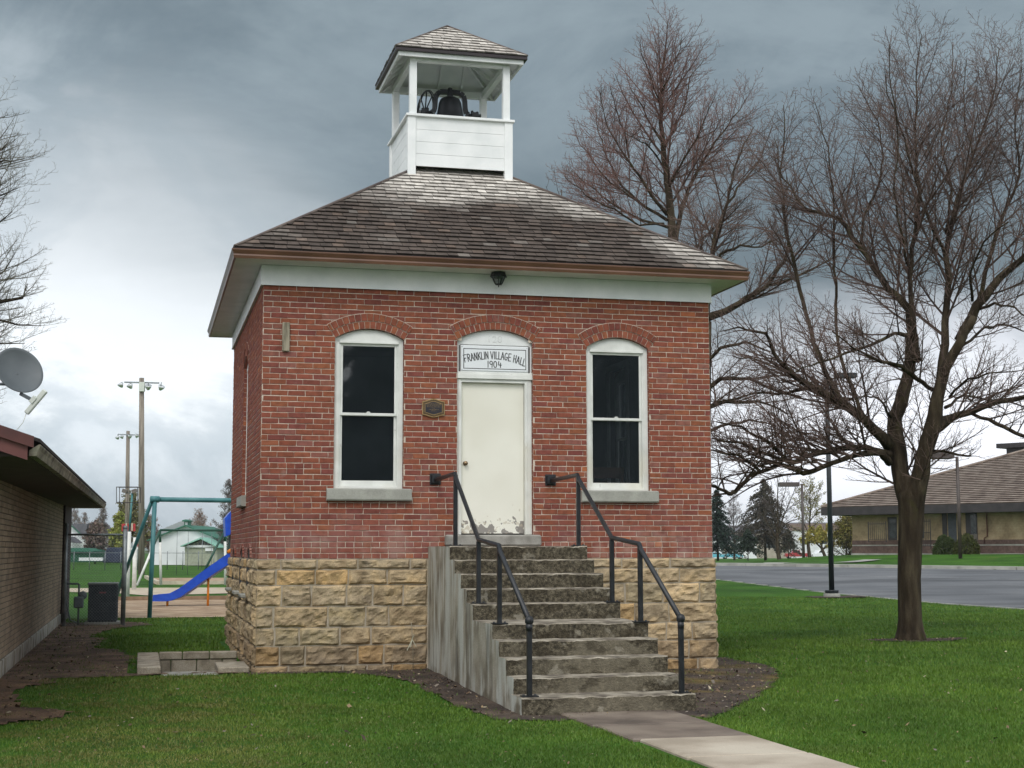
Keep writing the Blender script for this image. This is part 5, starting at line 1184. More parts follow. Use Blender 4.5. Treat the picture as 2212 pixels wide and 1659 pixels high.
def shrub(label, base, rx, rz, seed, col, n=5000, sz=.035, group=None, twig=False):
    root = thing('shrub', label, 'shrub', base, group); rs_ = np.random.RandomState(seed); d = rs_.normal(size=(n, 3)); d /= np.linalg.norm(d, axis=1, keepdims=True); d[:, 2] = np.abs(d[:, 2])
    lump = np.array([1+.16*mnoise.noise(Vector(v)*2.3+Vector((seed, 0, 0)))+.1*mnoise.noise(Vector(v)*6) for v in d])
    r = rs_.uniform(.5, 1, (n, 1))**.4; p = np.array(base)+d*r*lump[:, None]*np.array([rx, rx, rz]); leaf_quads('leaves', p, sz, col, root, var=.5)
    S = [(base.x, base.y, base.z, *(np.array(base)+d[i]*np.array([rx, rx, rz])*.93), .012, .005) for i in range(90)]; seg_mesh('stems', S, TWIG, root, np.full((90, 3), .09, np.float32)); return root
# ------------------------------------------------------------------ tan building across the road
TB = thing('low_school_building', 'long low tan brick building with brown bands and tiled hip roof across the road', 'building', (BA.x, BA.y, 1.1))
BZ = 1.16; bh = 2.62; bd3 = Vector((BD.x, BD.y, 0)); bk3 = -Vector((BN.x, BN.y, 0)); B0 = Vector((BA.x, BA.y, 0)); WL = 34.; WD = 21.
def BW(s, z, d): return B0+bd3*s-bk3*d+Vector((0, 0, z))
def wall_s(XY): p = onplane(XY, B0, bk3); return (p-B0).dot(bd3), p.z
TAN = mat('tan_brick', [srgb(150, 132, 98), srgb(172, 152, 116), srgb(184, 166, 130)], scale=1.2, rough=.9, fine=.12, fscale=8, bump=.004, bscale=20)
def brick_extra(nt, tc, col):
    N = nt.nodes.new; Lk = nt.links.new; s = N('ShaderNodeSeparateXYZ'); Lk(tc.outputs['Object'], s.inputs[0]); m_ = N('ShaderNodeMath'); m_.operation = 'PINGPONG'; Lk(s.outputs[2], m_.inputs[0]); m_.inputs[1].default_value = .05
    r = N('ShaderNodeMapRange'); Lk(m_.outputs[0], r.inputs[0]); r.inputs[1].default_value = 0; r.inputs[2].default_value = .012; r.inputs[3].default_value = .72; r.inputs[4].default_value = 1
    x = N('ShaderNodeMix'); x.data_type = 'RGBA'; x.blend_type = 'MULTIPLY'; x.inputs[0].default_value = 1; Lk(col, x.inputs[6]); Lk(r.outputs[0], x.inputs[7]); return x.outputs[2]
TAN = mat('tan_brick', [srgb(136, 118, 92), srgb(158, 138, 108), srgb(168, 150, 120)], scale=1.2, rough=.9, fine=.12, fscale=8, extra=brick_extra)
BRN = mat('brown_brick_band', [srgb(84, 66, 60), srgb(104, 84, 76)], scale=2, rough=.9, fine=.15, fscale=8, extra=brick_extra)
DKB = mat('dark_brown_metal', [srgb(34, 30, 32), srgb(52, 46, 48)], scale=2, rough=.5)
b = MB(); b.prism([(0, BZ+.95), (WL, BZ+.95), (WL, BZ+bh), (0, BZ+bh)], BW, 0, -WD); b.build('brick_wall', TAN, TB)
b = MB(); b.prism([(-.03, BZ+.10), (WL, BZ+.10), (WL, BZ+.58), (-.03, BZ+.58)], BW, .03, -WD-.03); b.prism([(-.03, BZ+.66), (WL, BZ+.66), (WL, BZ+.949), (-.03, BZ+.949)], BW, .03, -WD-.03); b.build('brown_band', BRN, TB)
b = MB(); b.prism([(-.02, BZ+.581), (WL, BZ+.581), (WL, BZ+.659), (-.02, BZ+.659)], BW, .02, -WD); b.prism([(-.08, BZ-.4), (WL, BZ-.4), (WL, BZ+.099), (-.08, BZ+.099)], BW, .08, -WD); b.build('pale_course', MATS['kerb_concrete'], TB)
# roof: long stepped tile courses, hip at the near-left end
ov = 1.45; fz0, fz1 = BZ+bh+.0, BZ+bh+.52; sl_ = .385; half = WD/2+ov
b = MB(); b.prism([(-ov, fz0), (WL+ov, fz0), (WL+ov, fz1), (-ov, fz1)], BW, ov, ov-.06); b.prism([(-ov, fz0), (-ov+.06, fz0), (-ov+.06, fz1), (-ov, fz1)], BW, ov-.061, -WD-ov)
b.prism([(-ov, fz0), (WL+ov, fz0), (WL+ov, fz0+.03), (-ov, fz0+.03)], BW, ov-.061, -WD-ov); b.build('fascia', DKB, TB)
TILE = mat('concrete_roof_tile', [srgb(112, 98, 90), srgb(138, 124, 114), srgb(152, 140, 130)], scale=1.5, rough=.9, fine=.12, fscale=4, attr=True)
b = MB(); rows = 36; lip = .075
for r in range(rows):
    t0, t1 = r/rows*half, (r+1)/rows*half; z0, z1 = fz1+t0*sl_, fz1+t1*sl_
    tn = (lambda k: (k, k, k))(rnd.uniform(.9, 1.08)); dkc = (.20, .18, .17)
    f = lambda s, d, z: BW(s, z, d)
    b.add([f(-ov+t0, ov-t0, z0+lip), f(WL, ov-t0, z0+lip), f(WL, ov-t1, z1+.004), f(-ov+t1, ov-t1, z1+.004)], [(0, 1, 2, 3)], tn)
    b.add([f(-ov+t0, ov-t0, z0-.01), f(WL, ov-t0, z0-.01), f(WL, ov-t0, z0+lip), f(-ov+t0, ov-t0, z0+lip)], [(0, 1, 2, 3)], dkc)
    b.add([f(-ov+t0, ov-t0, z0+lip), f(-ov+t1, ov-t1, z1+.004), f(-ov+t1, -WD-ov+t1, z1+.004), f(-ov+t0, -WD-ov+t0, z0+lip)], [(0, 1, 2, 3)], tn)
    b.add([f(-ov+t0, ov-t0, z0-.01), f(-ov+t0, ov-t0, z0+lip), f(-ov+t0, -WD-ov+t0, z0+lip), f(-ov+t0, -WD-ov+t0, z0-.01)], [(0, 1, 2, 3)], dkc)
    b.add([f(-ov+t0, -WD-ov+t0, z0), f(WL, -WD-ov+t0, z0), f(WL, -WD-ov+t1, z1), f(-ov+t1, -WD-ov+t1, z1)], [(0, 3, 2, 1)], tn)
rf_ = b.build('roof', TILE, TB)
b = MB(); b.tube([BW(-ov, fz1+.08, ov), BW(-ov+half, fz1+half*sl_+.1, ov-half), BW(WL, fz1+half*sl_+.1, ov-half)], .10, 6); b.build('hip_tiles', TILE, rf_)
p_ = atH(ZR(2320, 165), 105); b = MB(); b.obox((p_.x, p_.y, p_.z-.2), bd3*1.7, bk3*1.5, (0, 0, 1.0)); b.obox((p_.x, p_.y, p_.z+.95), bd3*2.2, bk3*2.0, (0, 0, .16)); b.build('roof_monitor', DKB, rf_)
def wrect(nm, fn, x0, y0, x1, y1, m, d0, d1, parent=TB, exact=None):
    s0, z1 = wall_s(fn(x0, y0)); s1, z0 = wall_s(fn(x1, y1)); b = MB(); b.prism([(s0, z0), (s1, z0), (s1, z1), (s0, z1)], BW, d0, d1); return b.build(nm, m, parent), s0, s1, z0, z1
ZL = Z(2900, 1400, 3.318); WGL = mat('dark_glazing', [(.01, .014, .016), (.03, .04, .04)], rough=.15); SLT = mat('slate_door_paint', [srgb(52, 58, 64), srgb(64, 70, 76)], rough=.5); GRYP = mat('grey_panel', [srgb(96, 90, 84), srgb(112, 106, 98)], rough=.8)
wrect('window_recess', ZR, 1283, 560, 1350, 716, DKB, .012, -.01); wrect('window', ZR, 1298, 575, 1345, 700, WGL, .015, .012)
wrect('window', ZL, 205, 900, 248, 1100, WGL, .015, -.01)
wrect('door_surround', ZL, 440, 826, 500, 1190, DKB, .05, -.01); wrect('door', ZL, 500, 826, 600, 1190, SLT, .03, -.01)
wrect('window_recess', ZL, 690, 826, 822, 1135, DKB, .035, -.01); wrect('window', ZL, 745, 850, 810, 1055, WGL, .04, .036); wrect('window_panel', ZL, 738, 1060, 822, 1134, GRYP, .045, .036)
b = MB(); s_, z_ = wall_s(ZL(920, 835)); s2, z2 = wall_s(ZL(920, 1085)); s3, z3 = wall_s(ZL(895, 1100)); b.tube([BW(s_, z_, .08), BW(s_, z2, .08), BW(s3, z3, .08), BW(s3, BZ+.7, .08)], .035, 6); b.build('downpipe', mat('rust_red_pipe', [srgb(84, 44, 38)]*2), TB)
def rail_panel(label, fn, x0, y0, x1, y1, n, grp='railings before the tan building', gate=False):
    s0, z1 = wall_s(fn(x0, y0)); s1, z0 = wall_s(fn(x1, y1)); rt = thing('metal_railing', label, 'railing', BW((s0+s1)/2, z0, 1.2), grp); b = MB()
    for i in range(n+1): s = s0+(s1-s0)*i/n; k = .045 if i in (0, n) else .022; b.bar(BW(s, z0-(.15 if i in (0, n) else 0), 1.2), BW(s, z1, 1.2), k)
    b.build('bars', DKB, rt); b = MB()
    for z in [z0+.05, z1-.15]+([z0+(z1-z0)*.5] if gate else []): b.bar(BW(s0, z, 1.2), BW(s1, z, 1.2), .04)
    b.build('rail', DKB, rt)
rail_panel('low barred railing left of the tree trunk before the tan building', ZR, 1222, 592, 1345, 715, 9)
rail_panel('tall barred gate right of the tree trunk before the tan building', ZL, 305, 900, 428, 1190, 6, gate=True)
rail_panel('narrow barred panel touching the tree trunk at the tan building', ZL, 246, 925, 300, 1130, 3)
for lb, x, w_, c in (('left of two clipped shrubs by the tan building door', 1765, 75, (.045, .065, .02)), ('right of two clipped shrubs by the tan building door', 1915, 85, (.06, .07, .02))):
    s_, z_ = wall_s(ZR(x, 815)); p = BW(s_, 0, 1.6); p.z = gz(p); shrub(lb, p, w_/2.1147*SK*92/F0*1.05, 1.25, int(x), c, group='shrubs by the tan building')
p = gp(ZC, 1775, 104); shrub('tall brownish leafy bush at the left end of the tan building', p, 1.7, 3.3, 5, (.10, .085, .035), n=5000, sz=.04)
# ------------------------------------------------------------------ lamp posts
def lamp_post(label, base, H, top_y, fn, px, head, dia, m, basew=None, grp='street lamps'):
    p = base; top = atH((fn(px, 0)[0], fn(0, top_y)[1]), H); top = Vector((p.x, p.y, top.z)); rt = thing('street_lamp', label, 'street lamp', p, grp)
    b = MB(); b.tube([p, top], [dia/2, dia/2*.8], 12); b.build('pole', m, rt)
    hx, hz, hl, hh = head; b = MB(); c = top+RT0*hx+Vector((0, 0, hz)); b.obox(c, RT0*hl/2, HD*hl*.28, (0, 0, hh/2)); b.build('lamp_head', m, rt, bevel=.02)
    b = MB(); b.bar(top-Vector((0, 0, .05)), c-Vector((0, 0, 0)), .05); b.build('arm', m, rt)
    if basew:
        b = MB(); b.lathe([(0, .02), (dia*1.25, .02), (dia*1.25, .0), (dia*1.2, -.10), (dia*.5, -.12)], p+Vector((0, 0, .28)), 14); b.build('collar', m, rt)
        b = MB(); b.lathe([(0, .20), (basew/2, .20), (basew/2*1.04, .15), (basew/2*1.04, -.3)], p, 20, smooth=False); b.build('footing', MATS['kerb_concrete'], rt)
    return rt
GRN = mat('dark_green_metal', [srgb(24, 30, 34), srgb(34, 42, 46)], scale=3, rough=.45); BRZM = mat('bronze_brown_metal', [srgb(60, 52, 50), srgb(76, 66, 62)], rough=.5)
p = atH(ZR(905, 1120), 48.5); p = Vector((p.x, p.y, 0)); 
d_ = ray(*ZR(905, 1120)); t_ = (-.07-CAM.z)/d_.z; p = CAM+d_*t_; HL = (p-CAM).dot(HD); print('lamp', p, HL)
lamp_post('tall dark green street lamp at the near edge of the road', p, HL, 330, ZT8, 570, (.62, .10, .7, .16), .175, GRN, .52)
p = gp(ZR, 1757, 86); lamp_post('brown street lamp with a left-pointing head before the tan building', p, 86, 148, ZR, 1735, (-1.3, .05, 2.0, .35), .22, BRZM)
p = gp(ZC, 1215, 180); lamp_post('distant thin brown lamp post among the trees across the road', p, 180, 25, ZC, 1165, (-1.6, -.1, 2.4, .5), .36, BRZM)
# ------------------------------------------------------------------ far houses and vehicles across the road
def house(label, c, ax, ln, dp, hw, rh, m, rm, wins=(), name='house', ground=None, gable=True, trim=None, wincol=None, grp=None):
    "c base centre of the front; ax unit vector along the front"
    c = Vector(c); ax = Vector(ax).normalized(); bk = Vector((-ax.y, ax.x, 0)); 
    if bk.dot(HD) < 0: bk = -bk
    rt = thing(name, label, name.replace('_', ' ') if name != 'house' else 'house', c, grp); g = lambda u, z, d: c+ax*u-bk*d+Vector((0, 0, z))
    b = MB(); b.prism([(-ln/2, -.6), (ln/2, -.6), (ln/2, hw), (-ln/2, hw)], g, 0, -dp)
    if gable: b.prism([(-ln/2, hw), (ln/2, hw), (0, hw+rh)], g, 0, -dp)
    b.build('wall', m, rt); o = .35; b = MB()
    if gable:
        k = rh/(ln/2)
        for s_ in (-1, 1): b.add([g(s_*(ln/2+o), hw-k*o+.05, o), g(0, hw+rh+.05, o), g(0, hw+rh+.05, -dp-o), g(s_*(ln/2+o), hw-k*o+.05, -dp-o), g(s_*(ln/2+o), hw-k*o+.19, o), g(0, hw+rh+.19, o), g(0, hw+rh+.19, -dp-o), g(s_*(ln/2+o), hw-k*o+.19, -dp-o)], [(0, 1, 2, 3), (4, 5, 6, 7), (0, 1, 5, 4), (3, 2, 6, 7), (0, 3, 7, 4)])
    else:
        b.add([g(-ln/2-o, hw, o), g(ln/2+o, hw, o), g(ln/2+o, hw, -dp-o), g(-ln/2-o, hw, -dp-o), g(-ln/2-o, hw+rh, -dp/2), g(ln/2+o, hw+rh, -dp/2)], [(0, 1, 5, 4), (3, 4, 5, 2), (0, 4, 3), (1, 2, 5), (0, 3, 2, 1)])
    b.build('roof', rm, rt)
    for (u0, u1, z0, z1, nm) in wins:
        b = MB(); b.prism([(u0, z0), (u1, z0), (u1, z1), (u0, z1)], g, .04, -.02); b.build(nm, wincol if wincol and nm != 'window' else WGL, rt)
    return rt, g
HW = mat('white_siding', [(.62, .64, .66), (.72, .74, .75)], scale=1, rough=.8); HT = mat('beige_siding', [srgb(150, 142, 128), srgb(166, 158, 144)], scale=1, rough=.8); RG = mat('grey_shingle_far', [srgb(84, 84, 90), srgb(104, 104, 110)], scale=2, rough=.9); RB = mat('brown_shingle_far', [srgb(84, 70, 62), srgb(104, 88, 78)], scale=2, rough=.9)
def gpx(X, H, Yb): p = atH((X, Yb), H); return p
GH = 'houses across the road'
p = atH(ZC(520, 890), 395); house('pale beige house behind the low spruce across the road', p, RT0, 24, 10, 6.2, 2, HT, RG, ((-2, 1, 2.2, 4.8, 'window'), (6, 9, 2.2, 4.8, 'window')), gable=False, grp=GH)
p = atH(ZC(1260, 892), 405); house('long white house behind the red pickup truck', p, RT0, 24, 10, 7., 2.0, HW, RB, ((-6, -4, 3, 5.8, 'window'), (4, 6, 3.4, 5.8, 'window')), gable=False, grp=GH)
p = atH(ZC(1500, 890), 412); house('white house at the right behind the white pickup truck', p, RT0, 18, 10, 7., 2.4, HT, RG, ((-2, 0, 3, 5.6, 'window'),), gable=False, grp=GH)
p = atH(ZC(430, 892), 385); house('low white garage at the left across the road', p, RT0, 11, 8, 4.2, 1.6, HW, RG, ((-3, 0, .4, 3, 'garage_door'),), gable=False, wincol=HT, grp=GH)
TYRE = mat('tyre_rubber', [(.015, .015, .015), (.03, .03, .03)], rough=.9); RIM = mat('wheel_rim', [(.3, .3, .3), (.4, .4, .4)], rough=.4, metal=.6)
def pickup(label, c, m, kind='pickup', flip=1, sc=1., ax=RT0, cat='pickup truck', name='pickup_truck', grp='vehicles parked across the road'):
    ax = Vector(ax); bk = Vector((-ax.y, ax.x, 0)); c = Vector(c); c.z = gz(c)+.03; g = lambda u, z, d: c+(ax*u*flip+Vector((0, 0, z))-bk*(d))*sc
    rt = thing(name, label, cat, c, grp); b = MB(); W2 = .95
    if kind == 'pickup': prof = [(-2.7, .45), (2.65, .45), (2.7, .95), (2.6, 1.12), (1.35, 1.22), (-2.65, 1.2)]; cab = [(1.25, 1.21), (.75, 1.82), (-.55, 1.85), (-.75, 1.21)]
    elif kind == 'van': prof = [(-2.3, .35), (2.3, .35), (2.35, .85), (1.9, 1.1), (-2.3, 1.12)]; cab = [(1.85, 1.11), (1.0, 1.75), (-2.1, 1.78), (-2.28, 1.13)]
    else: prof = [(-2.2, .35), (2.15, .35), (2.2, .75), (1.9, .92), (1.1, .98), (-1.6, 1.02), (-2.2, .95)]; cab = [(1.05, .99), (.45, 1.42), (-.85, 1.44), (-1.6, 1.02)]
    b.prism(prof, g, -W2, W2); b.build('body', m, rt, bevel=.05); b = MB(); b.prism(cab, g, -W2+.12, W2-.12); cb = b.build('cab', m, rt, bevel=.04)
    b = MB(); cx_ = sum(p_[0] for p_ in cab)/4; cz_ = sum(p_[1] for p_ in cab)/4; b.prism([(cx_+(u-cx_)*.84, cz_+(z-cz_)*.72) for u, z in cab], g, -W2+.10, W2-.10); b.build('window', WGL, cb)
    for u in (-1.7, 1.7):
        for s_ in (-1, 1):
            b = MB(); q = g(u, .37, s_*(W2-.12)); b.lathe([(0, -.12), (.3*sc, -.12), (.37*sc, -.09), (.37*sc, .09), (.3*sc, .12), (0, .12)], q, 16, tuple(bk)); wh = b.build('tyre', TYRE, rt); b = MB(); b.lathe([(0, -.135), (.2*sc, -.13), (.2*sc, .13), (0, .135)], q, 12, tuple(bk)); b.build('rim', RIM, wh)
    b = MB(); b.prism([(2.62, .72), (2.72, .72), (2.72, .92), (2.62, .92)] if kind == 'pickup' else [(2.12, .6), (2.24, .6), (2.24, .75), (2.12, .75)], g, -.85, -.5); b.build('headlight', RIM, rt)
    b = MB(); b.prism([(2.62, .72), (2.72, .72), (2.72, .92), (2.62, .92)] if kind == 'pickup' else [(2.12, .6), (2.24, .6), (2.24, .75), (2.12, .75)], g, .5, .85); b.build('headlight', RIM, rt)
    return rt
REDP = mat('red_car_paint', [srgb(140, 20, 28), srgb(158, 28, 36)], rough=.3, coat=.5); WHP = mat('white_car_paint', [(.7, .72, .74), (.76, .78, .8)], rough=.3, coat=.5); CYP = mat('turquoise_car_paint', [srgb(80, 160, 180), srgb(100, 180, 198)], rough=.35, coat=.4); NVP = mat('navy_car_paint', [srgb(24, 34, 66), srgb(34, 46, 84)], rough=.4, coat=.3)
pickup('red pickup truck parked before the long white house across the road', atH(ZC(1160, 906), 360), REDP, flip=-1, sc=1.1)
pickup('white pickup truck facing left beside the yellow-green tree', atH(ZC(1440, 893), 360), WHP, flip=-1, sc=1.1, ax=(RT0+HD*.5).normalized())
pickup('turquoise car right of the fallen branches across the road', atH(ZC(400, 905), 330), CYP, kind='car', cat='car', name='parked_car'); pickup('turquoise car half hidden behind the hall corner', atH(ZC(215, 905), 330), CYP, kind='car', cat='car', name='parked_car')
# ------------------------------------------------------------------ neighbouring building on the left
NB = thing('neighbour_building', 'dark tan brick building with a deep eave and red-brown fascia at the left edge', 'building', (-3.1, 4, 0))
def FNB(u, z, d): return (-3.1+d, u, z)
mb, mo = MB(), MB()
for c in range(37):
    z0 = .22+c*.0685; u = -6.2-(c % 2)*.15
    while u < 13.85:
        e = u+.30*(1+jit(.02)); k = rnd.uniform(.8, 1.12); a_, b_ = max(u, -6.2), min(e, 13.85)
        if b_-a_ > .04: brick(mb, FNB, a_+.002, b_-.002, z0+.005, z0+.0635, 0, (.30*k, .235*k, .165*k), j=.0015)
        u = e
o = mb.build('brick_wall', mat('tan_wall_brick', [(.85, .85, .85), (1.1, 1.1, 1.1)], scale=2, detail=8, rough=.9, attr=True, fine=.15, bump=.002, bscale=60, extra=stain((.10, .085, .065), .7, .5, .8, amount=.5)), NB)
b = MB(); b.box((-3.4, -6.2, .21), (-3.108, 13.85, 2.78)); b.build('mortar', mat('dark_mortar', [(.06, .05, .04), (.09, .075, .06)], rough=.95), o)
b = MB(); b.box((-3.4, -6.25, -.2), (-3.085, 13.87, .215)); b.build('concrete_base', SIDEM, NB, bevel=.01)
b = MB(); b.box((-3.4, 13.88, -.2), (-3.06, 16.9, 2.78)); b.build('end_panel', mat('dark_maroon_boards', [srgb(30, 22, 24), srgb(44, 32, 34)], rough=.8), NB)
def zg(y): return 2.42+(y+6.3)*.2/23.3
y0, y1 = -6.45, 17.4; xg = -2.30; FASC = mat('red_brown_fascia', [srgb(88, 48, 46), srgb(112, 64, 60)], scale=2, rough=.6); OLDG = mat('weathered_gutter', [srgb(66, 58, 50), srgb(112, 104, 90), srgb(140, 134, 118)], scale=9, detail=9, rough=.7, attr=True, stretch=(1, .35, 1))
def slopebox(mb, x0, x1, za, zb, zc, zd, ya, yb, col=(1, 1, 1)):
    "x0..x1, heights: bottom/top at x0 (za, zb) and at x1 (zc, zd) relative to zg(y)"
    vs = [(x0, y, zg(y)+h) if i < 2 else (x1, y, zg(y)+h) for y in (ya, yb) for i, h in enumerate((za, zb, zd, zc))]
    mb.add(vs, [(0, 1, 2, 3), (7, 6, 5, 4), (0, 4, 5, 1), (1, 5, 6, 2), (2, 6, 7, 3), (3, 7, 4, 0)], col)
b = MB(); slopebox(b, -3.3, xg-.10, -.09, -.06, -.09, -.06, y0+.05, y1-.05); b.build('soffit', mat('soffit_brown', [srgb(60, 50, 48), srgb(76, 64, 60)], rough=.9), NB)
sgm = MB()
for i in range(12):
    ya, yb = y0+(y1-y0)*i/12, y0+(y1-y0)*(i+1)/12-.01; pr = [(xg-.09, -.085), (xg-.03, -.085), (xg-.015, -.03), (xg, .0), (xg, .012), (xg-.012, .012), (xg-.09, -.04)]
    vs = [(x, y, zg(y)+h) for y in (ya, yb) for x, h in pr]; n = len(pr); sgm.add(vs, [tuple(range(n)), tuple(reversed(range(n, 2*n)))]+[(k, (k+1) % n, (k+1) % n+n, k+n) for k in range(n)], (lambda k: (k, k, k))(rnd.uniform(.8, 1.1)))
sgm.build('gutter', OLDG, NB)
b = MB(); slopebox(b, -6.9, xg-.005, .04+1.5, .075+1.5, .03, .06, y0+.02, y1+.03); b.build('roof', mat('old_dark_shingle', [srgb(40, 34, 34), srgb(64, 56, 54)], scale=12, rough=.95, bump=.01, bscale=20), NB)
b = MB(); slopebox(b, -6.9, xg-.10, 1.36+.02, 1.53, -.12, .025, y0-.03, y0+.02); b.build('fascia', FASC, NB)
b = MB(); slopebox(b, -6.9, xg-.05, 1.46, 1.60, -.02, .075, y0-.07, y0-.031); b.build('fascia_cap', mat('dark_red_metal', [srgb(70, 34, 32), srgb(84, 42, 38)], rough=.5), NB)
# --- satellite dish on the neighbour's roof
dc = Vector((-2.62, -4.85, 3.227)); dn = (-FW*.66+RT0*.62+Vector((0, 0, .42))).normalized(); dish = thing('satellite_dish', 'grey oval satellite dish with white receiver arm above the left roof edge', 'satellite dish', (-2.72, -4.8, 2.6))
DG = mat('dish_grey', [srgb(80, 86, 90), srgb(94, 100, 104)], scale=3, rough=.5); b = MB(); b.lathe([(0, -.045), (.06, -.042), (.12, -.030), (.17, -.012), (.212, .008), (.232, .02), (.236, .014), (.21, -.006), (.12, -.042), (0, -.056)], dc, 40, tuple(dn)); b.build('reflector', DG, dish)
LT = mat('receiver_white', [srgb(190, 196, 188), srgb(206, 210, 202)], rough=.5)
lo0 = dc+(Vector((0, 0, -1))-dn*dn.dot(Vector((0, 0, -1)))).normalized()*.225; lnb = onplane(Z2(275, 578), dc+HD*(-.12), HD)
b = MB(); b.bar(lo0-dn*.03, lnb, .022, .03); b.build('arm', DG, dish)
pa, pb = onplane(Z2(200, 665), lnb, HD), onplane(Z2(348, 490), lnb, HD); b = MB(); b.bar(pa, pb, .038, .05); b.build('receiver', LT, dish, bevel=.008)
b = MB(); q = onplane(Z2(300, 625), lnb, HD); ux = (pb-pa).normalized(); vx = ux.cross(HD).normalized()
b.obox(lnb+vx*.03, ux*.035, vx*.022, HD*.03); b.build('receiver_bracket', LT, dish, bevel=.004)
b = MB(); b.tube([dc-dn*.05, dc-dn*.10-Vector((0, 0, .08)), (dc-dn*.12-RT0*.2).xy.to_3d()+Vector((0, 0, dc.z-.12)), (dc-dn*.12-RT0*.22).xy.to_3d()+Vector((0, 0, 2.62))], .022, 8); b.build('mast', DG, dish)
w0 = pa; b = MB(); b.tube([w0, onplane(Z2(175, 735), w0, HD), onplane(Z2(120, 800), w0, HD), onplane(Z2(50, 822), w0, HD), onplane(Z2(-30, 815), w0, HD)], .0035, 5); b.build('cable', LT, dish)
# ------------------------------------------------------------------ chain-link gate, meter, air conditioner
GALV = mat('galvanised_steel', [srgb(104, 110, 112), srgb(140, 146, 148)], scale=6, rough=.45, metal=.5)
fe = thing('chain_link_fence', 'chain-link fence panel between the left building and a galvanised post', 'fence', (-2.3, 12.7, 0))
for x, r_, h in ((-1.80, .048, 2.0), (-2.975, .04, 2.05)):
    b = MB(); b.tube([(x, 12.7, -.1), (x, 12.7, h)], r_, 12); b.lathe([(r_*1.1, 0), (r_*1.1, .03), (.02, .06), (0, .06)], (x, 12.7, h), 12); b.build('post', GALV, fe)
b = MB(); b.tube([(-2.94, 12.7, 1.87), (-1.84, 12.7, 1.87)], .021, 8); b.build('top_rail', GALV, fe)
S = []; x0_, x1_, zt_ = -2.94, -1.84, 1.86; st_ = .062; n = int((x1_-x0_+zt_)/st_)
for i in range(n):
    for sgn in (1, -1):
        c = i*st_; a0 = max(0, c-zt_); a1 = min(c, x1_-x0_)
        if a1 <= a0: continue
        pA, pB = (a0, c-a0), (a1, c-a1)
        if sgn < 0: pA, pB = (x1_-x0_-pA[0], pA[1]), (x1_-x0_-pB[0], pB[1])
        S.append((x0_+pA[0], 12.7+.003*sgn, pA[1], x0_+pB[0], 12.7+.003*sgn, pB[1], .0022, .0022))
seg_mesh('wire_mesh', S, GALV, fe, None)
ac = thing('air_conditioner', 'dark grey boxy air conditioner behind the chain-link fence', 'air conditioner', (-2.2, 13.5, 0)); ACM = mat('ac_dark', [srgb(40, 46, 52), srgb(54, 60, 66)], rough=.6)
b = MB(); b.box((-2.52, 13.2, .06), (-1.93, 13.8, .83)); b.build('cabinet', ACM, ac, bevel=.02)
b = MB()
for i in range(22):
    x = -2.505+i*.0268; b.box((x, 13.188, .10), (x+.011, 13.199, .79)); b.box((-1.929, 13.22+i*.026, .10), (-1.919, 13.23+i*.026, .79))
for i in range(5): b.box((-2.51, 13.18, .1+i*.17), (-1.94, 13.187, .112+i*.17))
b.build('louvre_grille', mat('ac_grille', [srgb(58, 66, 72), srgb(72, 80, 86)], rough=.5), ac)
b = MB(); b.box((-2.54, 13.18, .83), (-1.91, 13.82, .872)); b.build('lid', mat('ac_lid', [srgb(120, 124, 122), srgb(136, 140, 138)], rough=.5), ac, bevel=.01)
b = MB(); b.box((-2.30, 13.170, .655), (-2.16, 13.179, .685)); b.build('badge', mat('badge_red', [srgb(150, 90, 96)]*2), ac)
b = MB(); b.box((-2.58, 13.14, 0), (-1.86, 13.86, .06)); b.build('pad', MATS['kerb_concrete'], ac)
me_ = thing('gas_meter', 'grey gas meter on bent pipes between the building and the air conditioner', 'gas meter', (-2.72, 13.0, 0)); MG = mat('meter_grey', [srgb(82, 92, 96), srgb(104, 114, 118)], rough=.5)
b = MB(); b.tube([(-2.97, 13., .86), (-2.72, 13., .86), (-2.70, 13., .84), (-2.70, 13., .02)], .02, 8); b.tube([(-2.98, 13., 1.0), (-2.95, 13., .5), (-2.86, 13., .12), (-2.72, 13., .06)], .014, 8); b.build('pipe', MG, me_)
b = MB(); b.box((-2.80, 12.93, .36), (-2.60, 13.07, .60)); b.build('meter_body', MG, me_, bevel=.035, seg=3); b = MB(); b.lathe([(0, -.05), (.07, -.04), (.09, 0), (.07, .04), (0, .05)], (-2.62, 13., .62), 14, (0, 1, 0)); b.build('regulator', MG, me_)
# ------------------------------------------------------------------ playground
SAND = mat('playground_sand', [srgb(132, 108, 84), srgb(156, 132, 106), srgb(172, 150, 126)], scale=1.5, detail=9, rough=.95, bump=.01, bscale=12, fine=.15, fscale=20)
PALE = mat('pale_gravel_path', [srgb(164, 150, 130), srgb(186, 174, 154)], scale=1.5, detail=9, rough=.95, fine=.12)
def flat(name, pts, m, z): b = MB(); b.add([(x, y, z) for x, y in pts], [tuple(range(len(pts)))]); o = b.build(name, m); o['kind'] = 'structure'; return o
flat('sand_pit', [(-2.0, 16.3), (-1.2, 16.1), (4.5, 16.0), (5.5, 22), (6, 28.5), (-2.3, 28.4), (-2.8, 22)], SAND, .012)
flat('path', [(-12, 44.5), (-2.0, 44), (8, 42.6), (8, 35), (1.56, 35.1), (-1.2, 33.2), (-2.3, 36.5), (-4, 38.5), (-12, 39.5)], PALE, .016)
flat('sand_pit', [(-1.1, 65.8), (-.85, 50.4), (10, 50), (11, 63.6)], SAND, .02)
b = MB(); b.bar((-1.2, 66, .08), (-.7, 50.2, .08), .18, .16); b.bar((-.7, 50.2, .08), (10, 50, .08), .18, .16); b.build('sand_pit_edging', mat('pale_timber', [srgb(170, 160, 140), srgb(190, 180, 160)]))['kind'] = 'structure'
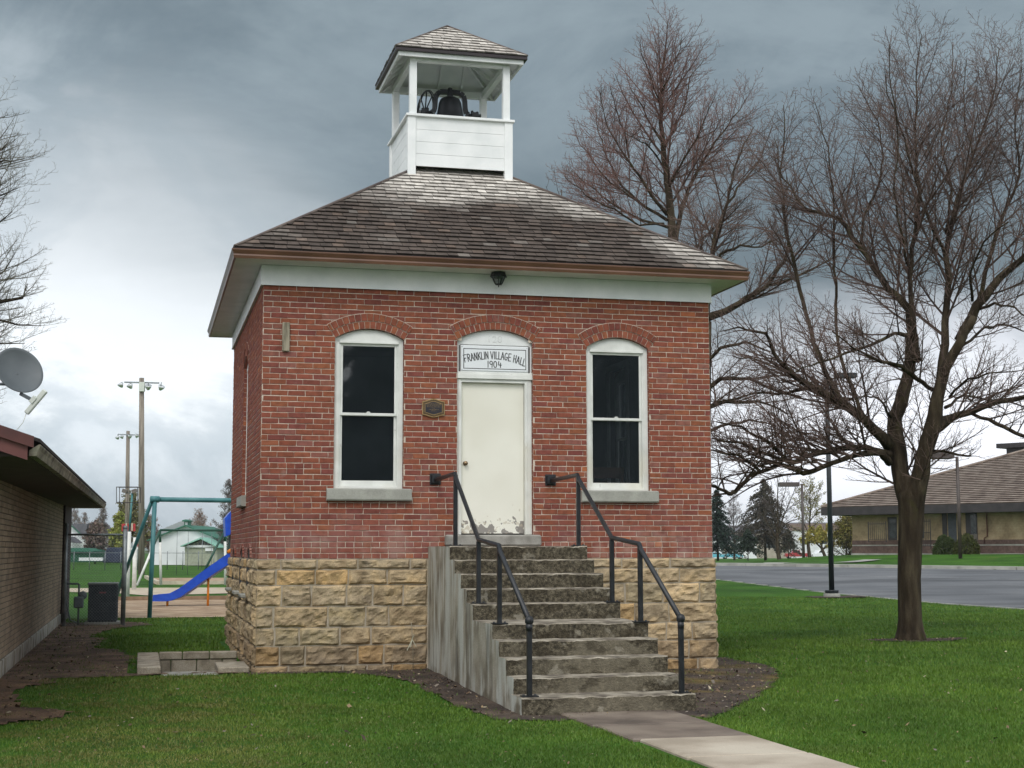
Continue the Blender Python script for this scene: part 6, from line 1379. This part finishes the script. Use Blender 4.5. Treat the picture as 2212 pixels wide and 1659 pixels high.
b = MB(); b.bar((-2.8, 28.5, .06), (6, 28.6, .06), .15, .13); b.build('sand_pit_edging', mat('brown_timber', [srgb(120, 96, 74), srgb(140, 114, 90)]))['kind'] = 'structure'
TEAL = mat('teal_paint', [srgb(52, 104, 110), srgb(72, 128, 130)], scale=3, rough=.5); BLUEP = mat('blue_plastic', [srgb(18, 64, 170), srgb(28, 78, 190)], rough=.35); ORG = mat('orange_paint', [srgb(214, 120, 20), srgb(230, 136, 32)], rough=.45); GREENM = mat('dark_green_paint', [srgb(20, 60, 48), srgb(30, 74, 60)], rough=.5); WPOST = mat('chipped_white_post', [(.55, .55, .52), (.70, .70, .67)], scale=5, rough=.7)
sw = thing('swing_frame', 'large teal steel swing frame behind the left side of the hall', 'swing set', (-1.2, 16.2, 0)); Hs = (Vector((-1.233, 16.16, 0))-CAM).dot(HD)
tp_ = atH(ZP(990, 190), Hs); b = MB(); b.tube([tp_-RT0*.08, tp_+Vector((3.4, .9, 0))], .055, 12); b.build('top_bar', TEAL, sw)
b = MB(); b.tube([tp_+Vector((0, 0, .02)), (-1.25, 16.15, -.05)], .052, 12); b.build('leg', TEAL, sw)
fp = atH(ZP(600, 1120), Hs+2.1); b = MB(); pbk = tp_+(Vector((-2.35, 17.8, 0))-tp_); b.tube([tp_-Vector((.06, 0, .02)), (-2.18, 18.9, 0.0)], .045, 12); b.build('leg', TEAL, sw)
b = MB(); b.lathe([(0, -.1), (.075, -.1), (.075, .1), (0, .1)], tp_, 12, (1, .26, 0)); b.build('corner_joint', TEAL, sw)
e2_ = tp_+Vector((3.4, .9, 0))
for dx, dy in ((.2, -1.4), (.2, 1.4)): b = MB(); b.tube([e2_, (e2_.x+dx, e2_.y+dy, 0)], .05, 10); b.build('leg', TEAL, sw)
sd_ = thing('playground_slide', 'bright blue plastic slide with orange legs on the sand', 'slide', (-.2, 23.0, 0)); Hd = (Vector((0, 23, 0))-CAM).dot(HD)
top_ = [(970, 1210), (1060, 1203), (1150, 1192), (1250, 1140), (1400, 1030), (1600, 885), (1810, 740), (1900, 675)]; bot_ = [(965, 1280), (1090, 1280), (1150, 1275), (1260, 1235), (1420, 1125), (1620, 985), (1800, 870), (1900, 800)]
A_ = [atH(ZP(*q), Hd) for q in top_]; B_ = [atH(ZP(*q), Hd) for q in bot_]; dp = HD*.58; b = MB(); n = len(A_)
for sgn, th_ in ((0, .03), (1, -.03)):
    o_ = dp*sgn; i_ = HD*th_; vs = [p+o_ for p in A_]+[p+o_ for p in B_]+[p+o_+i_ for p in A_]+[p+o_+i_ for p in B_]
    for i in range(n-1): b.add([vs[i], vs[i+1], vs[i+1+n], vs[i+n], vs[i+2*n], vs[i+1+2*n], vs[i+1+3*n], vs[i+3*n]], [(0, 1, 2, 3), (4, 5, 6, 7), (0, 1, 5, 4), (3, 2, 6, 7)])
for i in range(n-1):
    lo1, lo2 = B_[i]+Vector((0, 0, .05)), B_[i+1]+Vector((0, 0, .05)); b.add([lo1, lo2, lo2+dp, lo1+dp, lo1-Vector((0, 0, .05)), lo2-Vector((0, 0, .05)), lo2+dp-Vector((0, 0, .05)), lo1+dp-Vector((0, 0, .05))], [(0, 1, 2, 3), (4, 5, 6, 7)])
b.build('chute', BLUEP, sd_)
for x, y in ((1100, 1275), (1540, 1035)):
    q = atH(ZP(x, y), Hd)+HD*.28; b = MB(); b.tube([q, (q.x, q.y, 0)], .032, 10); b.build('leg', ORG, sd_)
q = atH(ZP(1800, 560), Hd); ph = thing('play_tower', 'play tower with a blue hood and orange ring half hidden by the hall corner', 'play tower', (q.x+.55, q.y+.3, 0)); b = MB()
fr_ = lambda u, z, d: Vector((q.x+u, q.y+d, z))
for xx in (.05, 1.2):
    for yy in (0, 1.0): b = MB(); b.tube([fr_(xx, 0, yy), fr_(xx, 2.2, yy)], .045, 8); b.build('post', GREENM, ph)
b = MB(); b.box((q.x+.02, q.y, 1.15), (q.x+1.25, q.y+1.05, 1.22)); 
for i in range(6): b.box((q.x+.03, q.y-.06, 1.3+i*.11), (q.x+1.2, q.y-.02, 1.37+i*.11))
b.build('deck_panel', GREENM, ph)
b = MB(); hood = [(-.14, 1.92), (-.17, 2.42), (-.02, 2.60), (.25, 2.78), (.6, 2.8), (1.1, 2.6), (1.3, 2.3), (1.3, 1.92), (1.05, 1.92)]+[(.55+.5*math.cos(t), 2.0+.42*math.sin(t)) for t in [i*math.pi/8 for i in range(9)]]
b.prism(hood, lambda u, v, d: Vector((q.x+u, q.y+d, v)), -.08, .95); b.build('hood', BLUEP, ph)
b = MB(); K = 20; b.tube([(q.x+.55+.46*math.cos(2*math.pi*k/K), q.y-.1, 2.0+.38*math.sin(2*math.pi*k/K)) for k in range(K+1)], .06, 8); b.build('ring', ORG, ph)
b = MB(); b.tube([atH(ZP(1770, 755), Hd), atH(ZP(1830, 715), Hd), atH(ZP(1880, 720), Hd)], .05, 8); b.build('handle', ORG, ph)
H2 = 67.; s2_ = thing('swing_frame', 'distant green and white swing frame with chains in the far sand pit', 'swing set', rel(X2a(ZP(1400, 0)[0]), H2+.01))
def pz(x, y, H=H2): return atH(ZP(x, y), H)
tl, trr = pz(1045, 518), pz(1742, 522); b = MB(); b.tube([tl, trr], .05, 8); b.build('top_bar', GREENM, s2_)
def gnd(p): return Vector((p.x, p.y, 0))
for (tx, ty, bx_, by_, mid) in ((1045, 520, 1055, 1093, 650), (1740, 520, 1744, 1085, 640)):
    t_, b_2 = pz(tx, ty), gnd(pz(bx_, by_)); m_ = pz(tx+(bx_-tx)*.2, mid); b = MB(); b.tube([t_, m_], .055, 8); b.build('leg_top', GREENM, s2_); b = MB(); b.tube([m_, b_2], .06, 8); b.build('leg', WPOST, s2_)
for (tx, bx_) in ((1045, 800), (1740, 1440)):
    t_ = pz(tx, 520); gq = gnd(pz(bx_, 1090, H2-1)); m_ = t_.lerp(gq, .36 if tx < 1100 else .8); b = MB(); b.tube([t_, m_], .05, 8); b.build('leg_top', GREENM, s2_); b = MB(); b.tube([m_, gq], .055, 8); b.build('leg', WPOST, s2_)
for x in (1230, 1348, 1500, 1600): b = MB(); p_ = pz(x, 522); b.tube([p_, (p_.x, p_.y, .45)], .012, 5); b.build('chain', GALV, s2_)
# white posts with the caged floodlight
H3 = 50.; fl = thing('floodlight_post', 'slim teal and white post carrying two floodlights inside a wire cage', 'floodlight post', gnd(atH(ZP(700, 1218), H3)))
pb_ = gnd(atH(ZP(700, 1218), H3)); pt_ = atH(ZP(716, 125), H3); pm_ = atH(ZP(705, 535), H3); pm_ = Vector((pb_.x, pb_.y, pm_.z)); pt_ = Vector((pb_.x+.06, pb_.y, pt_.z))
b = MB(); b.tube([pb_, pm_], .06, 10); b.build('lower_post', WPOST, fl); b = MB(); b.tube([pm_, pt_], .035, 10); b.build('upper_post', TEAL, fl)
b = MB(); cg = lambda x, y, d: atH(ZP(x, y), H3)+HD*d; cs = [(597, 60), (822, 60), (822, 225), (597, 225)]
for d in (-.2, .2):
    for i in range(4): b.bar(cg(*cs[i], d), cg(*cs[(i+1) % 4], d), .02)
for i in range(4): b.bar(cg(*cs[i], -.2), cg(*cs[i], .2), .02)
b.build('wire_cage', DKB, fl)
for x, s_ in ((670, -1), (772, 1)):
    c = atH(ZP(x, 103), H3); b = MB(); b.obox(c, (RT0*.9+Vector((0, 0, .35*s_)))*.085, HD*.09, (Vector((0, 0, 1))-RT0*.3*s_)*.06); b.build('floodlight', mat('lamp_grey', [srgb(90, 84, 80), srgb(130, 124, 118)], rough=.5) if s_ < 0 else MATS['lamp_grey'], fl, bevel=.01)
b = MB(); b.tube([atH(ZP(672, 118), H3), pt_, atH(ZP(772, 118), H3)], .018, 6); b.build('lamp_bracket', GALV, fl)
po = thing('goal_post', 'thin white post right of the floodlight post by the pale path', 'post', gnd(atH(ZP(768, 1140), 59))); b = MB(); q = gnd(atH(ZP(768, 1140), 59)); tq = atH(ZP(772, 597), 59); b.tube([q, Vector((q.x, q.y, tq.z))], .085, 8); b.build('upright', WPOST, po)
b = MB(); b.tube([atH(ZP(768, 690), 59), atH(ZP(748, 722), 59), atH(ZP(722, 722), 59), atH(ZP(712, 700), 59)], .03, 6); b.build('hook', WPOST, po)
rb = thing('red_backboard', 'red panels with pale wooden braces on a distant pole', 'panel', gnd(atH(ZP(708, 880), 100))); b = MB(); b.prism([(x, y) for x, y in ((635, 450), (782, 450), (782, 530), (635, 530))], lambda x, y, d: atH(ZP(x, y), 100)+HD*d, 0, .06); b.build('panel', mat('red_panel', [srgb(150, 40, 44), srgb(170, 56, 58)]), rb)
for x in (680, 740): b = MB(); b.prism([(x, 445), (x+16, 445), (x+16, 525), (x, 525)], lambda x, y, d: atH(ZP(x, y), 100)+HD*d, -.05, -.005); b.build('brace', MATS['pale_timber'], rb)
b = MB(); q = atH(ZP(708, 500), 100); b.tube([q+HD*.1, Vector((q.x, q.y, 0))+HD*.1], .08, 8); b.build('pole', GALV, rb)
# floodlight poles
POLEW = mat('weathered_pole_wood', [srgb(96, 88, 80), srgb(124, 116, 106), srgb(140, 132, 122)], scale=3, rough=.9, stretch=(3, 3, .2)); LAMPR = mat('lamp_reflector', [(.6, .62, .64), (.75, .77, .78)], rough=.3, metal=.6)
def flood_pole(label, H, bx, tx, ty, dia, ay, arm, lamps, box=None):
    p = ground_pt(X2a(bx), H); t = atH((tx, ty), H); rt = thing('floodlight_pole', label, 'floodlight pole', p, 'sports floodlight poles'); b = MB(); b.tube([p, t], [dia/2, dia*.36], 12); b.build('pole', POLEW, rt)
    b = MB(); A, B = atH(Z2(arm[0], ay), H)-HD*.2, atH(Z2(arm[1], ay+6), H)-HD*.2; b.bar(A, B, .09); b.build('crossarm', GALV, rt)
    for x, y, s_, tilt in lamps:
        c = atH(Z2(x, y), H)-HD*.25; ax_ = (Vector((0, 0, .9))+RT0*tilt-HD*.35).normalized(); b = MB(); k = s_/2.37*SK*H/F0/2; b.lathe([(.02, -k*.95), (k*.35, -k*.8), (k*.8, -k*.1), (k, k*.55), (k*.9, k*.6), (k*.3, .1*k)], c, 16, tuple(ax_)); b.build('floodlight', LAMPR, rt)
        b = MB(); b.tube([c-ax_*k*.7, Vector((c.x, c.y, atH(Z2(x, ay), H).z))+HD*.05], .03, 6); b.build('lamp_arm', GALV, rt)
    if box: b = MB(); c = atH(Z2(1091, 466), H)-HD*.25; b.obox(c, RT0*.17, HD*.12, (0, 0, .30)); b.build('control_box', LT, rt, bevel=.01)
flood_pole('nearer tall wooden floodlight pole with four lamps and a white box', 95, 311, 306, 816.5, .42, 430, (955, 1220), [(930, 452, 48, -.5), (1000, 460, 50, -.5), (1138, 468, 54, .1), (1236, 472, 52, .5)], box=True)
flood_pole('farther wooden floodlight pole with four lamps, left of the nearer one', 137, 279, 276.7, 931, .45, 826, (905, 1062), [(902, 852, 34, -.5), (935, 846, 34, -.4), (997, 842, 36, .1), (1050, 838, 36, .4)])
# white gabled building with annex
WBW = mat('white_block_wall', [(.62, .64, .66), (.72, .74, .76)], scale=.6, rough=.85, fine=.05); GTR = mat('green_trim', [srgb(40, 96, 78), srgb(52, 110, 90)], rough=.6); HWB = 152
def gw(x, y): return atH(ZP(x, y), HWB)
wb = thing('white_gabled_building', 'white gabled building with green trim and small cupola across the field', 'building', gnd(gw(1330, 885)))
fnW = lambda x, y, d: gw(x, y)+HD*d
b = MB(); b.prism([(935, 890), (1740, 890), (1740, 640), (1325, 474), (935, 628)], fnW, 0, 14); b.build('wall', WBW, wb)
b = MB(); b.prism([(915, 636), (915, 626), (1325, 462), (1750, 636), (1750, 648), (1325, 476)], fnW, -.5, 14.4); b.build('roof', GTR, wb)
b = MB(); b.prism([(1280, 482), (1328, 482), (1328, 425), (1280, 425)], fnW, 1, 2.2); b.build('cupola', GTR, wb); b = MB(); b.prism([(1266, 425), (1338, 425), (1338, 416), (1303, 402), (1266, 412)], fnW, .6, 2.6); b.build('cupola_roof', GTR, wb)
b = MB(); b.prism([(1292, 462), (1318, 462), (1318, 430), (1292, 430)], fnW, .94, .99); b.build('cupola_opening', HW, wb)
b = MB(); b.prism([(1425, 890), (1760, 890), (1760, 700), (1605, 620), (1440, 700), (1425, 700)], fnW, -5, -.01); b.build('annex_wall', mat('sage_siding', [srgb(140, 144, 128), srgb(156, 160, 142)], rough=.8), wb)
b = MB(); b.prism([(1392, 698), (1392, 688), (1602, 600), (1790, 700), (1790, 712), (1602, 618)], fnW, -5.6, -.02); b.build('annex_roof', mat('pale_green_roof', [srgb(120, 170, 154), srgb(140, 186, 170)], rough=.6), wb)
b = MB(); b.prism([(1470, 680), (1735, 680), (1735, 704), (1440, 704)], fnW, -5.2, -5.01); b.prism([(1640, 742), (1722, 742), (1722, 712), (1640, 712)], fnW, -5.2, -5.01); b.build('trim_board', HW, wb)
for x in range(1500, 1700, 34):
    b = MB(); hh = 680-(50-abs(x-1600)*.45) ; b.prism([(x, 678), (x+22, 678), (x+22, max(626, hh)), (x, max(626, hh))], fnW, -5.1, -5.01); b.build('gable_window', WGL, wb)
# chain-link fence across the field
ff = thing('field_fence', 'thin grey chain-link fence line crossing the far field', 'fence', gnd(atH(ZP(900, 900), 118))); fh = 1.35
for i, x in enumerate(range(-10, 1900, 165)):
    q = ground_pt(X2a(ZP(x, 0)[0]), 118); b = MB(); b.tube([q, q+Vector((0, 0, fh+.1))], .035, 5); b.build('post', GALV, ff)
b = MB(); qa, qb = ground_pt(X2a(ZP(-60, 0)[0]), 118), ground_pt(X2a(ZP(1900, 0)[0]), 118); b.tube([qa+Vector((0, 0, fh)), qb+Vector((0, 0, fh))], .022, 5); b.build('top_rail', GALV, ff)
# houses at far left
fnh = lambda H: (lambda x, y, d: atH(ZP(x, y), H)+HD*d)
h1 = thing('house', 'far left house with a grey-blue roof and white green-trimmed gable', 'house', gnd(atH(ZP(180, 860), 190))); f1 = fnh(190)
b = MB(); b.prism([(60, 860), (260, 860), (260, 600), (200, 555), (95, 462), (60, 500)], f1, 0, 10); b.build('wall', HW, h1)
b = MB(); b.prism([(100, 450), (275, 450), (275, 556), (205, 556)], f1, -.3, 9); b.build('roof', RG, h1)
b = MB(); b.prism([(90, 462), (98, 456), (208, 556), (198, 560)], f1, -.5, -.31); b.build('gable_trim', GTR, h1)
b = MB(); b.prism([(95, 640), (95, 600), (150, 590), (235, 655), (225, 660)], f1, -3, -.6); b.build('porch_roof', RG, h1)
h2 = thing('house', 'pale distant house behind the grey-roofed far left house', 'house', gnd(atH(ZP(330, 860), 240))); f2 = fnh(240)
b = MB(); b.prism([(275, 860), (390, 860), (390, 500), (330, 440), (275, 470)], f2, 0, 8); b.build('wall', HT, h2); b = MB(); b.prism([(270, 475), (270, 462), (330, 430), (396, 500), (392, 508), (330, 442)], f2, -.3, 8); b.build('roof', RG, h2)
h3 = thing('green_shed', 'low dark green shed with a white-edged roof beyond the field fence', 'shed', gnd(atH(ZP(200, 850), 165))); f3 = fnh(165)
b = MB(); b.prism([(70, 860), (330, 860), (330, 748), (70, 748)], f3, 0, 5); b.build('wall', mat('dark_green_boards', [srgb(26, 74, 54), srgb(36, 90, 66)], rough=.8), h3); b = MB(); b.prism([(60, 748), (60, 736), (110, 708), (270, 712), (335, 740), (335, 750)], f3, -.4, 5.3); b.build('roof', GTR, h3)
h4 = thing('tarp_covered_load', 'dark navy tarp-covered trailer-sized shape beyond the field fence', 'covered trailer', gnd(atH(ZP(540, 870), 160))); f4 = fnh(160)
b = MB(); b.prism([(430, 868), (648, 868), (640, 790), (600, 715), (560, 703), (480, 706), (455, 760)], f4, 0, 3.5); b.build('tarp', mat('navy_tarp', [srgb(30, 38, 58), srgb(44, 54, 78)], scale=2, rough=.7, bump=.02, bscale=4), h4, bevel=.08)
h5 = thing('low_wall', 'low white wall beyond the field fence, left of the navy tarp', 'wall', gnd(atH(ZP(305, 850), 158))); f5 = fnh(158); b = MB(); b.prism([(178, 846), (430, 846), (430, 812), (178, 812)], f5, 0, .4); b.build('wall', HW, h5)
# red and white sign beyond the pole
sgn_ = thing('notice_sign', 'small red and white sign on a post beside the nearer floodlight pole', 'sign', gnd(atH(ZP(812, 860), 118))); fs_ = fnh(118)
b = MB(); b.prism([(790, 725), (830, 725), (830, 655), (790, 655)], fs_, 0, .05); b.build('board', HW, sgn_); b = MB(); b.prism([(796, 700), (824, 700), (824, 665), (796, 665)], fs_, -.01, -.003); b.build('red_mark', MATS['red_panel'], sgn_); b = MB(); q = atH(ZP(810, 725), 118); b.tube([q+HD*.03, Vector((q.x, q.y, 0))+HD*.03], .04, 6); b.build('post', GALV, sgn_)
# ------------------------------------------------------------------ far hills
HILL = mat('hillside', [srgb(70, 84, 72), srgb(96, 104, 90)], scale=.002, rough=1.)
def hills():
    V = []; nx, ny = 90, 10
    for j in range(ny):
        for i in range(nx):
            a = -.42+.55*i/(nx-1); H = 3300+j*130; X = 1106+F0*a; k = math.sin(math.pi*j/(ny-1))
            h = 62*math.exp(-((X-419)/52)**2)+34*math.exp(-((X-350)/70)**2)+26*math.exp(-((X-500)/60)**2)+22+34*math.exp(-((X-120)/110)**2)+5*mnoise.noise(Vector((X*.02, j*.6, 0)))
            p = rel(a, H); V.append((p.x, p.y, -5+h*.86*k))
    o = npmesh('hills', V, [(j*nx+i, j*nx+i+1, (j+1)*nx+i+1, (j+1)*nx+i) for j in range(ny-1) for i in range(nx-1)], HILL, smooth=True); o['kind'] = 'structure'
hills()
# ------------------------------------------------------------------ grass blades
def grass(seed=3):
    rs_ = np.random.RandomState(seed); P = []
    for (h0, h1, rho) in ((9.3, 12.5, 4200), (12.5, 16, 3000), (16, 21, 1700), (21, 28, 800), (28, 38, 380), (38, 49, 180)):
        area = .76*(h1*h1-h0*h0)/2; n = int(area*rho); H = np.sqrt(rs_.uniform(h0*h0, h1*h1, n)); a = rs_.uniform(-.38, .38, n)
        x = CAM.x+HD.x*H+RT0.x*a*H; y = CAM.y+HD.y*H+RT0.y*a*H; P.append(np.stack([x, y, H], 1))
    P = np.concatenate(P); x, y, H = P.T
    keep = ~((x > -.16) & (x < W_+.16) & (y > -.12) & (y < L_+.2)) & ~((x > 2.15) & (x < 4.0) & (y > -5.15) & (y < .1)) & ~((x > 2.62) & (x < 3.70) & (y < -4.9)) & (x < 21.45) & (x > -3.05) & ~((x > -1.5) & (x < -.08) & (y > -.12) & (y < 2.83)) & ~((x < 5) & (y > 16.0) & (y < 28.6))
    P = P[keep]; x, y, H = P.T; n = len(P); keep = np.ones(n, bool)
    nzv = np.array([mnoise.noise(Vector((px*2.2, py*2.2, 4)))*.16+mnoise.noise(Vector((px*8, py*8, 4)))*.07 for px, py in zip(x, y)])
    for nm, poly in BEDS.items():
        bx = [p[0] for p in poly]; by = [p[1] for p in poly]; c = np.zeros(n, bool); near = (x > min(bx)-.5) & (x < max(bx)+.5) & (y > min(by)-.5) & (y < max(by)+.5)
        qx, qy = x+nzv+rs_.normal(0, .055, n), y+nzv*.7+rs_.normal(0, .055, n)
        for i in range(len(poly)):
            x0, y0 = poly[i]; x1, y1 = poly[i-1]
            if y0 == y1: continue
            t = ((y0 > qy) != (y1 > qy)) & (qx < (x1-x0)*(qy-y0)/(y1-y0)+x0); c ^= t
        keep &= ~(c & near & (rs_.uniform(size=n) > (.10 if nm == 'dirt_strip' else .03)))
    keep |= (nzv > .045+rs_.normal(0, .03, n)) & (x < -1.0) & (x > -3.0) & (y < -2.4)
    P = P[keep]; x, y, H = P.T; n = len(P)
    big_ = np.array([mnoise.noise(Vector((px*.45, py*.45, 8))) for px, py in zip(x, y)]); sm_ = np.array([mnoise.noise(Vector((px*2.5, py*2.5, 2))) for px, py in zip(x, y)])
    left = np.clip((1.2-x)/2.5, 0, 1)*np.clip((1.-y)/2, 0, 1)
    z = np.array([ground_z(px, py) for px, py in zip(x, y)]); sc = (H/11)**.75
    hgt = rs_.uniform(.012, .030, n)*(1+.3*sm_)*np.clip(sc, 1, 1.8)*(1-.25*left); wd = rs_.uniform(.0022, .0042, n)*sc*1.2; an = rs_.uniform(0, 6.28, n); ln = rs_.normal(0, .45, (n, 2))*hgt[:, None]
    g0 = np.array([.062, .135, .012]); g1 = np.array([.115, .205, .020]); ol = np.array([.165, .160, .040]); straw = np.array([.34, .27, .14])
    k = np.clip(.5+.9*big_+rs_.normal(0, .12, n), 0, 1)[:, None]; col = g0*(1-k)+g1*k
    o_ = np.clip(left*(.42+1.0*sm_+.5*big_)+.05, 0, .8)[:, None]; col = col*(1-o_)+ol*o_
    st = rs_.uniform(size=n) < (.012+.12*left*np.clip(.5+1.5*sm_, 0, 1)); col[st] = straw*rs_.uniform(.6, 1.1, (st.sum(), 1)); ln[st] *= 2.2; hgt[st] *= .6
    col *= rs_.uniform(.88, 1.12, (n, 1))*.94
    c, s = np.cos(an)*wd, np.sin(an)*wd; V = np.zeros((n, 3, 3)); V[:, 0] = np.stack([x-c, y-s, z-.004], 1); V[:, 1] = np.stack([x+c, y+s, z-.004], 1); V[:, 2] = np.stack([x+ln[:, 0], y+ln[:, 1], z+hgt], 1)
    o = npmesh('grass', V.reshape(-1, 3), np.arange(n*3).reshape(-1, 3), BLADE, tint=col.astype(np.float32)); o['kind'] = 'stuff'; o['label'] = 'short green lawn grass with scattered straw'; o['category'] = 'grass'; print('blades', n)
grass()
def litter():
    rs_ = np.random.RandomState(17); P = []
    for nm, cnt in (('soil_bed', 9000), ('dirt_strip', 5000), ('tree_soil', 500)):
        poly = BEDS[nm]; bx = [p[0] for p in poly]; by = [p[1] for p in poly]; k = 0
        while k < cnt:
            q = (rs_.uniform(min(bx), max(bx)), rs_.uniform(min(by), max(by))); k += 1
            if in_poly(q[0], q[1], poly) and not (-.1 < q[0] < W_+.1 and -.08 < q[1] < L_) and not (2.15 < q[0] < 4. and q[1] > -5.1) and q[0] > -3.05 and not (-1.5 < q[0] < 0 and .05 < q[1] < 2.85): P.append(q)
    for _ in range(2600):
        H = rs_.uniform(9.5, 30); a = rs_.uniform(-.36, .36); p = rel(a, H); 
        if not (-.3 < p.x < W_+.3 and -.3 < p.y < 7) and not (2.1 < p.x < 4 and p.y < 0) and -3 < p.x < 21: P.append((p.x, p.y))
    P = np.array(P); n = len(P); z = np.array([ground_z(x, y) for x, y in P])+rs_.uniform(.022, .034, n); V = []; s_ = rs_.uniform(.007, .022, n)*(.6+.4*rs_.uniform(size=n)**4*3)
    an = rs_.uniform(0, 6.28, n); asp = rs_.uniform(.25, .9, n); c, s = np.cos(an), np.sin(an); t = rs_.normal(0, .35, (n, 2))
    A = np.stack([c*s_, s*s_, t[:, 0]*s_], 1); B = np.stack([-s*s_*asp, c*s_*asp, t[:, 1]*s_*asp], 1); C0 = np.stack([P[:, 0], P[:, 1], z], 1)
    V = np.stack([C0-A-B*.5, C0+A*.2-B, C0+A, C0-A*.1+B], 1).reshape(-1, 3); pal = np.array([(.15, .10, .065), (.05, .036, .027), (.26, .19, .11), (.42, .36, .26), (.20, .17, .14)]); T = pal[rs_.choice(5, n, p=[.34, .34, .15, .06, .11])]*rs_.uniform(.7, 1.2, (n, 1))
    o = npmesh('leaf_litter', V, np.arange(n*4).reshape(-1, 4), LEAF, tint=T.astype(np.float32)); o['kind'] = 'stuff'; o['label'] = 'scattered bark chips and dead leaves on the soil and lawn'; o['category'] = 'leaf litter'
litter()
dp_ = thing('dead_weed', 'thin dead weed with pale drooping leaves against the stone foundation left of the steps', 'weed', (1.98, -.16, 0))
b = MB(); b.tube([(1.98, -.16, .0), (1.975, -.15, .35), (1.955, -.14, .62)], .005, 5); b.build('stem', MATS['grey_weathered_wood'], dp_)
b = MB()
for dx, dz in ((-.07, -.14), (.05, -.09), (-.03, -.10), (.02, .06)): b.bar((1.965, -.16, .40), (1.965+dx, -.18, .40+dz), .014, .006)
b.build('leaf', mat('pale_dead_leaf', [(.45, .44, .34), (.55, .54, .42)]), dp_)

# ------------------------------------------------------------------ haze
hz = bpy.data.materials.new('haze_air'); hz.use_nodes = True; nt = hz.node_tree; nt.nodes.clear(); pv_ = nt.nodes.new('ShaderNodeVolumePrincipled'); pv_.inputs['Color'].default_value = (.90, .95, 1, 1); pv_.inputs['Density'].default_value = .00015; pv_.inputs['Anisotropy'].default_value = .2
ou = nt.nodes.new('ShaderNodeOutputMaterial'); nt.links.new(pv_.outputs[0], ou.inputs['Volume'])
b = MB(); b.box((-3560, -70, -6), (3560, 5060, 120)); o = b.build('haze', hz); o['kind'] = 'stuff'
